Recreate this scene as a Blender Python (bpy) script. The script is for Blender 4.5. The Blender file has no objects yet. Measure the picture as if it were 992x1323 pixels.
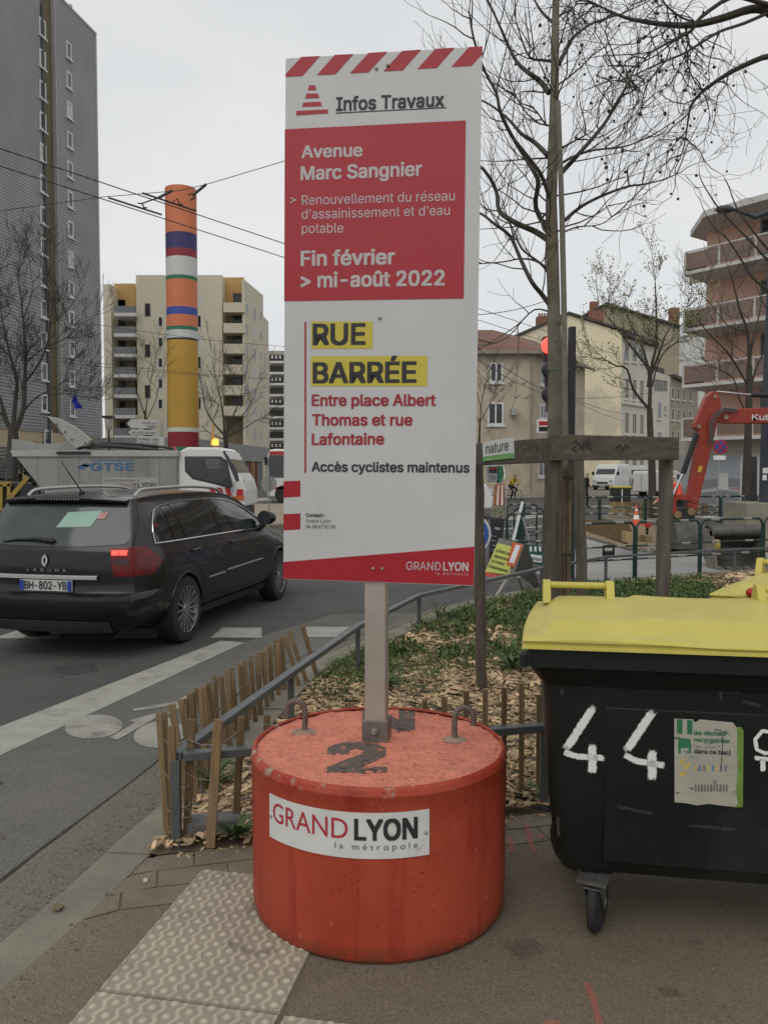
import bpy, bmesh, math, random
from mathutils import Vector, Matrix, noise
random.seed(7)
R = math.radians
SC = bpy.context.scene
COL = SC.collection
# ------------------------------------------------------------------ camera
CAM_H, FPX, PITCH = 1.6, 1070.0, math.atan(49.5/1070.0)
cd = bpy.data.cameras.new('camera'); cam = bpy.data.objects.new('camera', cd); COL.objects.link(cam)
cam.location = (0, 0, CAM_H); cam.rotation_euler = (R(90)-PITCH, 0, 0)
cd.sensor_fit = 'HORIZONTAL'; cd.sensor_width = 36; cd.lens = 36*FPX/992.0
cd.clip_start = 0.05; cd.clip_end = 3000
SC.camera = cam
SC.view_settings.view_transform = 'Standard'; SC.view_settings.look = 'None'
SC.view_settings.exposure = 0.0; SC.view_settings.gamma = 1
# ------------------------------------------------------------------ world: even overcast
SUN_EL, SUN_AZ = R(44), R(203)
w = bpy.data.worlds.new('World'); SC.world = w; w.use_nodes = True
nt = w.node_tree; nt.nodes.clear()
def wn(t, **k):
    n = nt.nodes.new(t)
    for a, b in k.items(): setattr(n, a, b)
    return n
out = wn('ShaderNodeOutputWorld'); bg = wn('ShaderNodeBackground'); bg.inputs[1].default_value = 0.1
sky = wn('ShaderNodeTexSky', sky_type='NISHITA', sun_disc=False, sun_elevation=SUN_EL, sun_rotation=SUN_AZ)
tc = wn('ShaderNodeTexCoord'); mp = wn('ShaderNodeMapping'); mp.inputs['Scale'].default_value = (1, 1, 2.2)
n1 = wn('ShaderNodeTexNoise'); n1.inputs['Scale'].default_value = 1.7; n1.inputs['Detail'].default_value = 5; n1.inputs['Roughness'].default_value = .5
rp = wn('ShaderNodeValToRGB')
rp.color_ramp.elements[0].position = .3; rp.color_ramp.elements[0].color = (.77, .80, .83, 1)
rp.color_ramp.elements[1].position = .72; rp.color_ramp.elements[1].color = (1.0, 1.005, 1.0, 1)
vm = wn('ShaderNodeVectorMath', operation='SCALE'); vm.inputs['Scale'].default_value = 8.4
mx = wn('ShaderNodeMix', data_type='RGBA'); mx.inputs[0].default_value = .93
L = nt.links.new
L(tc.outputs['Generated'], mp.inputs[0]); L(mp.outputs[0], n1.inputs['Vector']); L(n1.outputs[0], rp.inputs[0])
L(rp.outputs[0], vm.inputs[0]); L(sky.outputs[0], mx.inputs['A']); L(vm.outputs[0], mx.inputs['B'])
L(mx.outputs['Result'], bg.inputs[0]); L(bg.outputs[0], out.inputs[0])
# ------------------------------------------------------------------ sun (overcast, wide)
sd = bpy.data.lights.new('sun', 'SUN'); sd.energy = 0.85; sd.angle = R(45); sd.color = (1, .955, .89)
so = bpy.data.objects.new('sun', sd); COL.objects.link(so)
_d = Vector((math.sin(SUN_AZ)*math.cos(SUN_EL), math.cos(SUN_AZ)*math.cos(SUN_EL), math.sin(SUN_EL)))
so.rotation_euler = (-_d).to_track_quat('-Z', 'Y').to_euler(); so.location = (0, 0, 60)

# ------------------------------------------------------------------ geometry of the view: where a sight line meets a plane of the place
_ct, _st = math.cos(PITCH), math.sin(PITCH)
def ray(x, y):
    a, b = (x-496)/FPX, (661.5-y)/FPX
    return Vector((a, _ct+b*_st, -_st+b*_ct))
def P(x, y, Y):
    d = ray(x, y); return Vector((d.x*Y/d.y, Y, CAM_H+d.z*Y/d.y))
def G(x, y, z=0.0):
    d = ray(x, y); t = (z-CAM_H)/d.z; return Vector((d.x*t, d.y*t, z))
def XA(x, Y):
    return (x-496)/FPX*Y*1.0 if True else 0
def WP(x, y, A, B):                    # sight line against the upright plane through plan points A, B
    d = ray(x, y); ax, ay = A; ux, uy = B[0]-A[0], B[1]-A[1]
    det = d.x*(-uy)+ux*d.y
    t = (ax*(-uy)+ux*ay)/det
    return Vector((d.x*t, d.y*t, CAM_H+d.z*t))

# ------------------------------------------------------------------ materials
MATS = {}
def M(name, col, rough=.7, metal=0, var=.12, scale=4, bump=0, bscale=60, spec=.4, coat=0, emit=None, es=1, island=0, fine=0, dirt=None):
    if name in MATS: return MATS[name]
    m = bpy.data.materials.new(name); m.use_nodes = True; t = m.node_tree; N = t.nodes
    b = N['Principled BSDF']; b.inputs['Roughness'].default_value = rough; b.inputs['Metallic'].default_value = metal
    b.inputs['Specular IOR Level'].default_value = spec
    if coat: b.inputs['Coat Weight'].default_value = coat; b.inputs['Coat Roughness'].default_value = .05
    c = (*col, 1)
    tcn = N.new('ShaderNodeTexCoord')
    src = None
    if var:
        nz = N.new('ShaderNodeTexNoise'); nz.inputs['Scale'].default_value = scale; nz.inputs['Detail'].default_value = 6; nz.inputs['Roughness'].default_value = .6
        t.links.new(tcn.outputs['Object'], nz.inputs['Vector'])
        mr = N.new('ShaderNodeMapRange'); mr.inputs[1].default_value = .3; mr.inputs[2].default_value = .7
        mr.inputs[3].default_value = 1-var; mr.inputs[4].default_value = 1+var
        t.links.new(nz.outputs[0], mr.inputs[0]); src = mr.outputs[0]
    if fine:
        nf = N.new('ShaderNodeTexNoise'); nf.inputs['Scale'].default_value = bscale; nf.inputs['Detail'].default_value = 3
        t.links.new(tcn.outputs['Object'], nf.inputs['Vector'])
        mf = N.new('ShaderNodeMapRange'); mf.inputs[1].default_value = .3; mf.inputs[2].default_value = .7
        mf.inputs[3].default_value = 1-fine; mf.inputs[4].default_value = 1+fine
        t.links.new(nf.outputs[0], mf.inputs[0])
        if src:
            mm = N.new('ShaderNodeMath'); mm.operation = 'MULTIPLY'; t.links.new(src, mm.inputs[0]); t.links.new(mf.outputs[0], mm.inputs[1]); src = mm.outputs[0]
        else: src = mf.outputs[0]
    if island:
        ge = N.new('ShaderNodeNewGeometry'); mi = N.new('ShaderNodeMapRange'); mi.inputs[3].default_value = 1-island; mi.inputs[4].default_value = 1+island
        t.links.new(ge.outputs['Random Per Island'], mi.inputs[0])
        if src:
            mm = N.new('ShaderNodeMath'); mm.operation = 'MULTIPLY'; t.links.new(src, mm.inputs[0]); t.links.new(mi.outputs[0], mm.inputs[1]); src = mm.outputs[0]
        else: src = mi.outputs[0]
    colout = None
    if src:
        vs = N.new('ShaderNodeVectorMath'); vs.operation = 'SCALE'; vs.inputs[0].default_value = col
        t.links.new(src, vs.inputs['Scale']); colout = vs.outputs[0]
    if dirt:                           # (colour, scale, threshold low, threshold high, stretch z)
        dc, ds, d0, d1, dz = dirt
        mpn = N.new('ShaderNodeMapping'); mpn.inputs['Scale'].default_value = (1, 1, dz)
        t.links.new(tcn.outputs['Object'], mpn.inputs[0])
        nd = N.new('ShaderNodeTexNoise'); nd.inputs['Scale'].default_value = ds; nd.inputs['Detail'].default_value = 8; nd.inputs['Roughness'].default_value = .65
        t.links.new(mpn.outputs[0], nd.inputs['Vector'])
        md = N.new('ShaderNodeMapRange'); md.inputs[1].default_value = d0; md.inputs[2].default_value = d1
        t.links.new(nd.outputs[0], md.inputs[0])
        mix = N.new('ShaderNodeMix'); mix.data_type = 'RGBA'; t.links.new(md.outputs[0], mix.inputs[0])
        if colout: t.links.new(colout, mix.inputs['A'])
        else: mix.inputs['A'].default_value = c
        mix.inputs['B'].default_value = (*dc, 1); colout = mix.outputs['Result']
    if colout: t.links.new(colout, b.inputs['Base Color'])
    else: b.inputs['Base Color'].default_value = c
    if bump:
        nb = N.new('ShaderNodeTexNoise'); nb.inputs['Scale'].default_value = bscale; nb.inputs['Detail'].default_value = 4
        t.links.new(tcn.outputs['Object'], nb.inputs['Vector'])
        bp = N.new('ShaderNodeBump'); bp.inputs['Strength'].default_value = bump; bp.inputs['Distance'].default_value = .01
        t.links.new(nb.outputs[0], bp.inputs['Height']); t.links.new(bp.outputs[0], b.inputs['Normal'])
    if emit: b.inputs['Emission Color'].default_value = (*emit, 1); b.inputs['Emission Strength'].default_value = es
    MATS[name] = m; return m
def wavemat(name, c1, c2, scale, axis='Z', rough=.6, thr=(.35, .65), bump=.0):
    if name in MATS: return MATS[name]
    m = bpy.data.materials.new(name); m.use_nodes = True; t = m.node_tree; N = t.nodes; b = N['Principled BSDF']; b.inputs['Roughness'].default_value = rough
    tcn = N.new('ShaderNodeTexCoord'); wv = N.new('ShaderNodeTexWave'); wv.bands_direction = axis; wv.inputs['Scale'].default_value = scale
    wv.inputs['Distortion'].default_value = 0; t.links.new(tcn.outputs['Object'], wv.inputs['Vector'])
    r_ = N.new('ShaderNodeValToRGB'); r_.color_ramp.elements[0].position = thr[0]; r_.color_ramp.elements[1].position = thr[1]
    r_.color_ramp.elements[0].color = (*c1, 1); r_.color_ramp.elements[1].color = (*c2, 1)
    t.links.new(wv.outputs[0], r_.inputs[0])
    nz = N.new('ShaderNodeTexNoise'); nz.inputs['Scale'].default_value = .25; nz.inputs['Detail'].default_value = 4; t.links.new(tcn.outputs['Object'], nz.inputs['Vector'])
    mr = N.new('ShaderNodeMapRange'); mr.inputs[1].default_value = .3; mr.inputs[2].default_value = .7; mr.inputs[3].default_value = .88; mr.inputs[4].default_value = 1.1
    t.links.new(nz.outputs[0], mr.inputs[0])
    vs = N.new('ShaderNodeVectorMath'); vs.operation = 'SCALE'; t.links.new(r_.outputs[0], vs.inputs[0]); t.links.new(mr.outputs[0], vs.inputs['Scale'])
    t.links.new(vs.outputs[0], b.inputs['Base Color'])
    if bump:
        bp = N.new('ShaderNodeBump'); bp.inputs['Strength'].default_value = bump; bp.inputs['Distance'].default_value = .03
        t.links.new(wv.outputs[0], bp.inputs['Height']); t.links.new(bp.outputs[0], b.inputs['Normal'])
    MATS[name] = m; return m
def woodmat(name, col, dark, axis_scale=(30, 30, 1.5), rough=.85):
    if name in MATS: return MATS[name]
    m = bpy.data.materials.new(name); m.use_nodes = True; t = m.node_tree; N = t.nodes; b = N['Principled BSDF']; b.inputs['Roughness'].default_value = rough
    b.inputs['Specular IOR Level'].default_value = .2
    tcn = N.new('ShaderNodeTexCoord'); mpn = N.new('ShaderNodeMapping'); mpn.inputs['Scale'].default_value = axis_scale
    oi = N.new('ShaderNodeObjectInfo'); ad = N.new('ShaderNodeVectorMath'); ad.operation = 'ADD'
    t.links.new(tcn.outputs['Object'], mpn.inputs[0]); t.links.new(mpn.outputs[0], ad.inputs[0])
    ml = N.new('ShaderNodeMath'); ml.operation = 'MULTIPLY'; ml.inputs[1].default_value = 40; t.links.new(oi.outputs['Random'], ml.inputs[0]); t.links.new(ml.outputs[0], ad.inputs[1])
    nz = N.new('ShaderNodeTexNoise'); nz.inputs['Scale'].default_value = 1.6; nz.inputs['Detail'].default_value = 7; nz.inputs['Roughness'].default_value = .65
    t.links.new(ad.outputs[0], nz.inputs['Vector'])
    r_ = N.new('ShaderNodeValToRGB'); r_.color_ramp.elements[0].position = .33; r_.color_ramp.elements[1].position = .66
    r_.color_ramp.elements[0].color = (*dark, 1); r_.color_ramp.elements[1].color = (*col, 1); t.links.new(nz.outputs[0], r_.inputs[0])
    mr = N.new('ShaderNodeMapRange'); mr.inputs[3].default_value = .72; mr.inputs[4].default_value = 1.25; t.links.new(oi.outputs['Random'], mr.inputs[0])
    vs = N.new('ShaderNodeVectorMath'); vs.operation = 'SCALE'; t.links.new(r_.outputs[0], vs.inputs[0]); t.links.new(mr.outputs[0], vs.inputs['Scale'])
    t.links.new(vs.outputs[0], b.inputs['Base Color'])
    bp = N.new('ShaderNodeBump'); bp.inputs['Strength'].default_value = .5; bp.inputs['Distance'].default_value = .004
    t.links.new(nz.outputs[0], bp.inputs['Height']); t.links.new(bp.outputs[0], b.inputs['Normal'])
    MATS[name] = m; return m

# ------------------------------------------------------------------ mesh builder
class MB:
    def __init__(s): s.v = []; s.f = []; s.mi = []; s.cur = 0
    def add(s, vs, fs):
        o = len(s.v); s.v += [Vector(a) for a in vs]; s.f += [tuple(i+o for i in f) for f in fs]; s.mi += [s.cur]*len(fs)
    def box(s, c, sz, rot=None, taper=1.0):
        x, y, z = sz[0]/2, sz[1]/2, sz[2]/2; k = taper
        vs = [Vector(a) for a in ((-x,-y,-z),(x,-y,-z),(x,y,-z),(-x,y,-z),(-x*k,-y*k,z),(x*k,-y*k,z),(x*k,y*k,z),(-x*k,y*k,z))]
        if rot is not None:
            m = rot if isinstance(rot, Matrix) else Matrix.Rotation(rot, 3, 'Z')
            vs = [m @ a for a in vs]
        c = Vector(c); s.add([a+c for a in vs], [(0,3,2,1),(4,5,6,7),(0,1,5,4),(1,2,6,5),(2,3,7,6),(3,0,4,7)])
    def bb(s, a, b):
        a, b = Vector(a), Vector(b); s.box((a+b)/2, (abs(b.x-a.x), abs(b.y-a.y), abs(b.z-a.z)))
    def bar(s, a, b, wd, h, up=(0, 0, 1)):           # rectangular bar a->b
        a, b = Vector(a), Vector(b); d = (b-a); l = d.length; d.normalize(); up = Vector(up)
        sx = d.cross(up)
        if sx.length < 1e-4: sx = d.cross(Vector((0, 1, 0)))
        sx.normalize(); uz = sx.cross(d); m = Matrix((sx, d, uz)).transposed()
        s.box((a+b)/2, (wd, l, h), m)
    def tube(s, pts, r, n=8, cap=True):
        pts = [Vector(p) for p in pts]; k = len(pts); rs = r if isinstance(r, (list, tuple)) else [r]*k
        vs = []; fs = []; prev = None
        for i, p in enumerate(pts):
            d = (pts[min(i+1, k-1)]-pts[max(i-1, 0)])
            if d.length < 1e-9: d = Vector((0, 0, 1))
            d.normalize()
            if prev is None:
                a = d.cross(Vector((0, 0, 1)));
                if a.length < .05: a = d.cross(Vector((1, 0, 0)))
            else: a = prev-d*prev.dot(d)
            if a.length < 1e-6: a = d.orthogonal()
            a.normalize(); prev = a; b = d.cross(a)
            for j in range(n):
                t = 2*math.pi*j/n; vs.append(p+(a*math.cos(t)+b*math.sin(t))*rs[i])
        for i in range(k-1):
            for j in range(n):
                j2 = (j+1) % n; fs.append((i*n+j, i*n+j2, (i+1)*n+j2, (i+1)*n+j))
        if cap: fs.append(tuple(range(n-1, -1, -1))); fs.append(tuple((k-1)*n+j for j in range(n)))
        s.add(vs, fs)
    def lathe(s, prof, n=32, c=(0, 0, 0), axis='Z', cap=True):
        vs = []; fs = []; c = Vector(c)
        for r, h in prof:
            for j in range(n):
                t = 2*math.pi*j/n; a, b = r*math.cos(t), r*math.sin(t)
                v = (a, b, h) if axis == 'Z' else ((a, h, b) if axis == 'Y' else (h, a, b)); vs.append(c+Vector(v))
        k = len(prof)
        for i in range(k-1):
            for j in range(n):
                j2 = (j+1) % n; fs.append((i*n+j, i*n+j2, (i+1)*n+j2, (i+1)*n+j))
        if cap: fs.append(tuple(range(n-1, -1, -1))); fs.append(tuple((k-1)*n+j for j in range(n)))
        s.add(vs, fs)
    def prism(s, pts, d):                            # closed outline (3D pts, planar) pushed by vector d
        pts = [Vector(p) for p in pts]; d = Vector(d); n = len(pts)
        vs = pts+[p+d for p in pts]
        s.add(vs, [tuple(range(n)), tuple(range(2*n-1, n-1, -1))]+[(i, i+n, (i+1) % n+n, (i+1) % n) for i in range(n)])
    def pxprism(s, px, Y, depth):                    # outline seen at distance Y, given real thickness
        s.prism([P(x, y, Y) for x, y in px], (0, depth, 0))
    def grid(s, rows):
        h = len(rows); wd = len(rows[0]); vs = [p for r_ in rows for p in r_]
        s.add(vs, [(i*wd+j, i*wd+j+1, (i+1)*wd+j+1, (i+1)*wd+j) for i in range(h-1) for j in range(wd-1)])
    def ball(s, c, r, n=8, m=6, sc=(1, 1, 1)):
        vs = []; fs = []; c = Vector(c)
        for i in range(m+1):
            a = math.pi*i/m
            for j in range(n):
                t = 2*math.pi*j/n; vs.append(c+Vector((r*sc[0]*math.sin(a)*math.cos(t), r*sc[1]*math.sin(a)*math.sin(t), r*sc[2]*math.cos(a))))
        for i in range(m):
            for j in range(n): fs.append((i*n+j, (i+1)*n+j, (i+1)*n+(j+1) % n, i*n+(j+1) % n))
        s.add(vs, fs)
    def flat(s, pts): s.add(pts, [tuple(range(len(pts)))])
WM = {}
def wmat(o): return WM.get(o.name, Matrix.Identity(4)) if o else Matrix.Identity(4)
def build(name, mb, mat, parent=None, smooth=False, bevel=0, world=True, ang=35, seg=2, fix=True):
    me = bpy.data.meshes.new(name)
    inv = wmat(parent).inverted() if (parent and world) else Matrix.Identity(4)
    me.from_pydata([inv @ v for v in mb.v], [], mb.f)
    if fix:
        bm = bmesh.new(); bm.from_mesh(me); bmesh.ops.recalc_face_normals(bm, faces=bm.faces); bm.to_mesh(me); bm.free()
    mats = mat if isinstance(mat, (list, tuple)) else [mat]
    for m in mats: me.materials.append(m)
    if len(mats) > 1: me.polygons.foreach_set('material_index', mb.mi)
    if smooth:
        me.polygons.foreach_set('use_smooth', [True]*len(me.polygons)); me.set_sharp_from_angle(angle=R(ang))
    me.update()
    o = bpy.data.objects.new(name, me); COL.objects.link(o)
    if parent: o.parent = parent
    WM[o.name] = wmat(parent) if parent else Matrix.Identity(4)
    if bevel:
        b = o.modifiers.new('b', 'BEVEL'); b.width = bevel; b.segments = seg; b.limit_method = 'ANGLE'; b.angle_limit = R(40)
    return o
def tag(o, label=None, cat=None, group=None, kind=None):
    if label: o['label'] = label
    if cat: o['category'] = cat
    if group: o['group'] = group
    if kind: o['kind'] = kind
    return o
def thing(name, label, cat, loc=(0, 0, 0), rz=0, group=None):
    o = bpy.data.objects.new(name, None); COL.objects.link(o); o.empty_display_size = .2
    o.location = loc; o.rotation_euler = (0, 0, rz)
    WM[o.name] = Matrix.Translation(Vector(loc)) @ Matrix.Rotation(rz, 4, 'Z')
    return tag(o, label, cat, group)
def copy_tree(o, parent=None):
    c = o.copy(); COL.objects.link(c)
    if parent: c.parent = parent
    for ch in list(o.children): copy_tree(ch, c)
    return c
def inst(src, parent, loc, rot=(0, 0, 0), scale=(1, 1, 1), name=None):
    o = bpy.data.objects.new(name or src.name.split('.')[0], src.data); COL.objects.link(o); o.parent = parent
    o.location = loc; o.rotation_euler = rot; o.scale = scale
    for m_ in src.modifiers:
        b = o.modifiers.new('b', 'BEVEL'); b.width = m_.width; b.segments = m_.segments; b.limit_method = 'ANGLE'; b.angle_limit = m_.angle_limit
    return o
# text ---------------------------------------------------------------
FONT = None
try:
    import os
    FONT = bpy.data.fonts.load(os.path.join(bpy.utils.system_resource('DATAFILES', path='fonts'), 'Inter.woff2'))   # Blender's own interface font
except Exception: FONT = None
def text_mesh(s, size, bold=0.0, ext=.0006, align='LEFT', sx=1.0, spacing=1.0, shear=0, plain=False):
    c = bpy.data.curves.new('t', 'FONT'); c.body = s; c.size = size
    if FONT and not plain: c.font = FONT
    c.size = size; c.offset = 0 if FONT else bold*size; c.extrude = ext; c.align_x = align
    c.space_character = spacing; c.shear = shear; c.resolution_u = 3
    o = bpy.data.objects.new('t', c); me = bpy.data.meshes.new_from_object(o); bpy.data.objects.remove(o)
    if FONT and bold > .004:                # heavier weight: the same outline laid again, a hair's breadth aside and above
        vs = [v.co.copy() for v in me.vertices]; fs = [tuple(p_.vertices) for p_ in me.polygons]; b_ = bold*size*.95; V_ = []; F_ = []
        for k_, (dx, dy) in enumerate(((-1, -.7), (1, -.7), (1, .7), (-1, .7), (0, 0))):
            n_ = len(V_); V_ += [Vector((v.x+dx*b_, v.y+dy*b_, v.z+k_*.00006)) for v in vs]; F_ += [tuple(i+n_ for i in f_) for f_ in fs]
        me = bpy.data.meshes.new('lettering'); me.from_pydata(V_, [], F_)
    if sx != 1:
        for v in me.vertices: v.co.x *= sx
    return me
def text(s, size, mat, parent, loc, ex, ez, bold=0., width=None, ext=.0006, name='lettering', spacing=1.0, align='LEFT', sx=1, warp=None, shear=0):
    me = text_mesh(s, size, bold, ext, align, sx, spacing, shear)
    ex, ez = Vector(ex).normalized(), Vector(ez).normalized(); en = ex.cross(ez)
    if width:
        xs = [v.co.x for v in me.vertices]; k = width/(max(xs)-min(xs)); x0 = min(xs) if align == 'LEFT' else 0
        for v in me.vertices: v.co.x = (v.co.x-x0)*k
    inv = wmat(parent).inverted(); loc = Vector(loc)
    for v in me.vertices:
        if warp: v.co = inv @ warp(v.co)
        else: v.co = inv @ (loc+ex*v.co.x+ez*v.co.y+en*v.co.z)
    me.materials.clear(); me.materials.append(mat)
    o = bpy.data.objects.new(name, me); COL.objects.link(o); o.parent = parent; WM[o.name] = wmat(parent)
    return o
_h = text_mesh('H', 1.0); CAPR = max(v.co.y for v in _h.vertices)
# plain materials
WHITE = M('white_paint', (.78, .78, .77), .45, var=.05)
BLACK = M('black_paint', (.02, .02, .02), .5, var=.1)
INK = M('ink', (.03, .03, .033), .5, var=0)
GLASS = M('dark_glass', (.035, .04, .045), .06, spec=.8, var=.3, scale=1.5)
STEEL = M('galvanised_steel', (.36, .36, .34), .45, metal=.7, var=.15, scale=12)
CHROME = M('chrome', (.6, .6, .6), .15, metal=1, var=0)
RUBBER = M('rubber', (.022, .022, .022), .75, var=.2, scale=20)
# ================================================================== GROUND
ZR = -.04
def lerp(a, b, t): return a+(b-a)*t
def V2(p): return (p[0], p[1])
KPX = [(-420, 1640), (0, 1282), (141, 1157), (193, 1104)]
K = [V2(G(*p)) for p in KPX] + [(-.80, 4.4), (-.66, 5.4), (-.47, 6.5), (-.24, 7.15), (.33, 8.25), (.70, 9.1), (1.25, 10.0), (2.1, 11.0), (3.15, 11.75), (4.3, 12.4), (5.6, 13.05), (7.5, 13.8), (12, 15.0), (20, 16.5)]
def resample(pl, st):
    out = []; 
    for i in range(len(pl)-1):
        p0 = Vector(pl[max(i-1, 0)]); p1 = Vector(pl[i]); p2 = Vector(pl[i+1]); p3 = Vector(pl[min(i+2, len(pl)-1)])
        n = max(1, int((p2-p1).length/st))
        for k in range(n):
            t = k/n
            out.append(.5*((2*p1)+(-p0+p2)*t+(2*p0-5*p1+4*p2-p3)*t*t+(-p0+3*p1-3*p2+p3)*t**3))
    out.append(Vector(pl[-1])); return out
KC = resample(K, .12)
def offs(pl, d):
    o = []
    for i, p in enumerate(pl):
        t = (pl[min(i+1, len(pl)-1)]-pl[max(i-1, 0)]).normalized(); o.append(p+Vector((-t.y, t.x))*d)
    return o
def sheet(name, mat, pts, z, kind='structure', parent=None):
    mb = MB(); mb.flat([(p[0], p[1], z) for p in pts]); o = build(name, mb, mat, parent, fix=False)
    bm = bmesh.new(); bm.from_mesh(o.data); bmesh.ops.triangulate(bm, faces=bm.faces); bm.to_mesh(o.data); bm.free()
    if kind: o['kind'] = kind
    return o
def strip(name, mat, a, b, z, parent=None, kind='structure'):
    mb = MB(); mb.grid([[(p.x, p.y, z) for p in a], [(p.x, p.y, z) for p in b]]); o = build(name, mb, mat, parent)
    if kind: o['kind'] = kind
    return o
def asphalt(name, col, speck=.35, sc=180, patch=.16, rough=.85, spec=.25, stain=None):
    m = bpy.data.materials.new(name); m.use_nodes = True; t = m.node_tree; N = t.nodes; b = N['Principled BSDF']
    b.inputs['Roughness'].default_value = rough; b.inputs['Specular IOR Level'].default_value = spec
    tcn = N.new('ShaderNodeTexCoord')
    vo = N.new('ShaderNodeTexVoronoi'); vo.inputs['Scale'].default_value = sc; t.links.new(tcn.outputs['Object'], vo.inputs['Vector'])
    sp = N.new('ShaderNodeSeparateColor'); t.links.new(vo.outputs['Color'], sp.inputs[0])
    m1 = N.new('ShaderNodeMapRange'); m1.inputs[3].default_value = 1-speck; m1.inputs[4].default_value = 1+speck; t.links.new(sp.outputs[0], m1.inputs[0])
    nz = N.new('ShaderNodeTexNoise'); nz.inputs['Scale'].default_value = .9; nz.inputs['Detail'].default_value = 8; nz.inputs['Roughness'].default_value = .6; t.links.new(tcn.outputs['Object'], nz.inputs['Vector'])
    m2 = N.new('ShaderNodeMapRange'); m2.inputs[1].default_value = .3; m2.inputs[2].default_value = .7; m2.inputs[3].default_value = 1-patch; m2.inputs[4].default_value = 1+patch; t.links.new(nz.outputs[0], m2.inputs[0])
    mu = N.new('ShaderNodeMath'); mu.operation = 'MULTIPLY'; t.links.new(m1.outputs[0], mu.inputs[0]); t.links.new(m2.outputs[0], mu.inputs[1])
    # dark oily blotches and thin cracks
    n3 = N.new('ShaderNodeTexNoise'); n3.inputs['Scale'].default_value = 2.6; n3.inputs['Detail'].default_value = 10; n3.inputs['Roughness'].default_value = .7; t.links.new(tcn.outputs['Object'], n3.inputs['Vector'])
    m3 = N.new('ShaderNodeMapRange'); m3.inputs[1].default_value = .60; m3.inputs[2].default_value = .72; m3.inputs[3].default_value = 1; m3.inputs[4].default_value = .62; t.links.new(n3.outputs[0], m3.inputs[0])
    mu2 = N.new('ShaderNodeMath'); mu2.operation = 'MULTIPLY'; t.links.new(mu.outputs[0], mu2.inputs[0]); t.links.new(m3.outputs[0], mu2.inputs[1])
    vs = N.new('ShaderNodeVectorMath'); vs.operation = 'SCALE'; vs.inputs[0].default_value = col; t.links.new(mu2.outputs[0], vs.inputs['Scale'])
    t.links.new(vs.outputs[0], b.inputs['Base Color'])
    bp = N.new('ShaderNodeBump'); bp.inputs['Strength'].default_value = .35; bp.inputs['Distance'].default_value = .004
    t.links.new(vo.outputs['Distance'], bp.inputs['Height']); t.links.new(bp.outputs[0], b.inputs['Normal'])
    MATS[name] = m; return m
A_ROAD = asphalt('road_asphalt', (.086, .083, .077), sc=200)
A_BIKE = asphalt('bike_lane_asphalt', (.134, .127, .108), sc=220)
A_GUT = asphalt('gutter_concrete', (.150, .136, .106), sc=120, speck=.2)
A_PAVE = asphalt('pavement_asphalt', (.170, .140, .100), speck=.34, sc=280, patch=.16)
A_FAR = asphalt('far_pavement_asphalt', (.22, .205, .18), sc=30, speck=.1)
S = 900
mb = MB(); n = 30
mb.grid([[(-S+2*S*i/n, -60+(S+60)*j/n, ZR) for i in range(n+1)] for j in range(n+1)])
tag(build('road', mb, A_ROAD), kind='structure')
# bike lane strip between the long white line and the gutter
k0 = offs(KC, .5); lim = [i for i, p in enumerate(KC) if -3 < p.y < 9.5]
ia, ib = lim[0], lim[-1]
lane_out = [Vector((lerp(-3.6, -1.30, (p.y+.0)/8.0) if p.y < 8 else lerp(-1.30, -.55, (p.y-8)/1.5), p.y+.15)) for p in KC[ia:ib+1]]
strip('bike_lane', A_BIKE, k0[ia:ib+1], lane_out, ZR+.004)
strip('gutter', A_GUT, offs(KC, .2), offs(KC, .52), ZR+.008)
CRACK = M('crack_dirt', (.05, .045, .038), .95, var=.4, scale=20)
cr = [];cr2 = []
for i, p in enumerate(offs(KC, .515)):
    if p.y < 9: wj = .004+.012*abs(noise.noise(Vector((i*.35, 3, 0)))); cr.append(Vector((p.x-wj, p.y+.3*wj))); cr2.append(Vector((p.x+wj, p.y)))
strip('road_joint', CRACK, cr, cr2, ZR+.012)
# pavement
BF0, BF1 = V2(G(203, 1106)), V2(G(700, 1051))
bed_front = [Vector(BF0), Vector(BF1), Vector((1.6, 4.13)), Vector((3.2, 4.9)), Vector((9, 7.0)), Vector((20, 9))]
kin = [p for p in KC if p.y < BF0[1]-.02]
pave_pts = [(p.x, p.y) for p in kin]+[BF0]+[(p.x, p.y) for p in bed_front[1:]]+[(20, -8), (kin[0].x, -8)]
sheet('pavement', A_PAVE, pave_pts, 0)
pavement = bpy.data.objects['pavement']
# kerb: separate stones
KERB_M = M('kerb_granite', (.21, .188, .145), .85, var=.18, scale=3, bump=.3, bscale=150, fine=.15)
kerb = MB(); kerbo = None
ko = offs(KC, .2)
def kerbpiece(i0, i1, top):
    mb = MB(); g = .004
    a = KC[i0:i1+1]; b = ko[i0:i1+1]
    d0 = (a[1]-a[0]).normalized()*g; a = [a[0]+d0]+a[1:-1]+[a[-1]-d0]; b = [b[0]+d0]+b[1:-1]+[b[-1]-d0]
    z0 = -.2
    rows = [[(p.x, p.y, z0) for p in a], [(p.x, p.y, top) for p in a], [(p.x, p.y, top-.006) for p in b], [(p.x, p.y, z0) for p in b]]
    mb.grid(rows)
    for e in (0, -1): mb.flat([r_[e] for r_ in rows])
    return mb
kroot = tag(build('kerb', kerbpiece(0, 6, -.003), KERB_M, bevel=.006), kind='structure')
i = 6; per = 8
while i < len(KC)-9:
    y = KC[i].y; top = -.003 if y < 3.3 else (.05 if y > 4.6 else lerp(-.003, .05, (y-3.3)/1.3))
    build('kerb_stone', kerbpiece(i, i+per, top), KERB_M, kroot, bevel=.006); i += per
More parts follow.
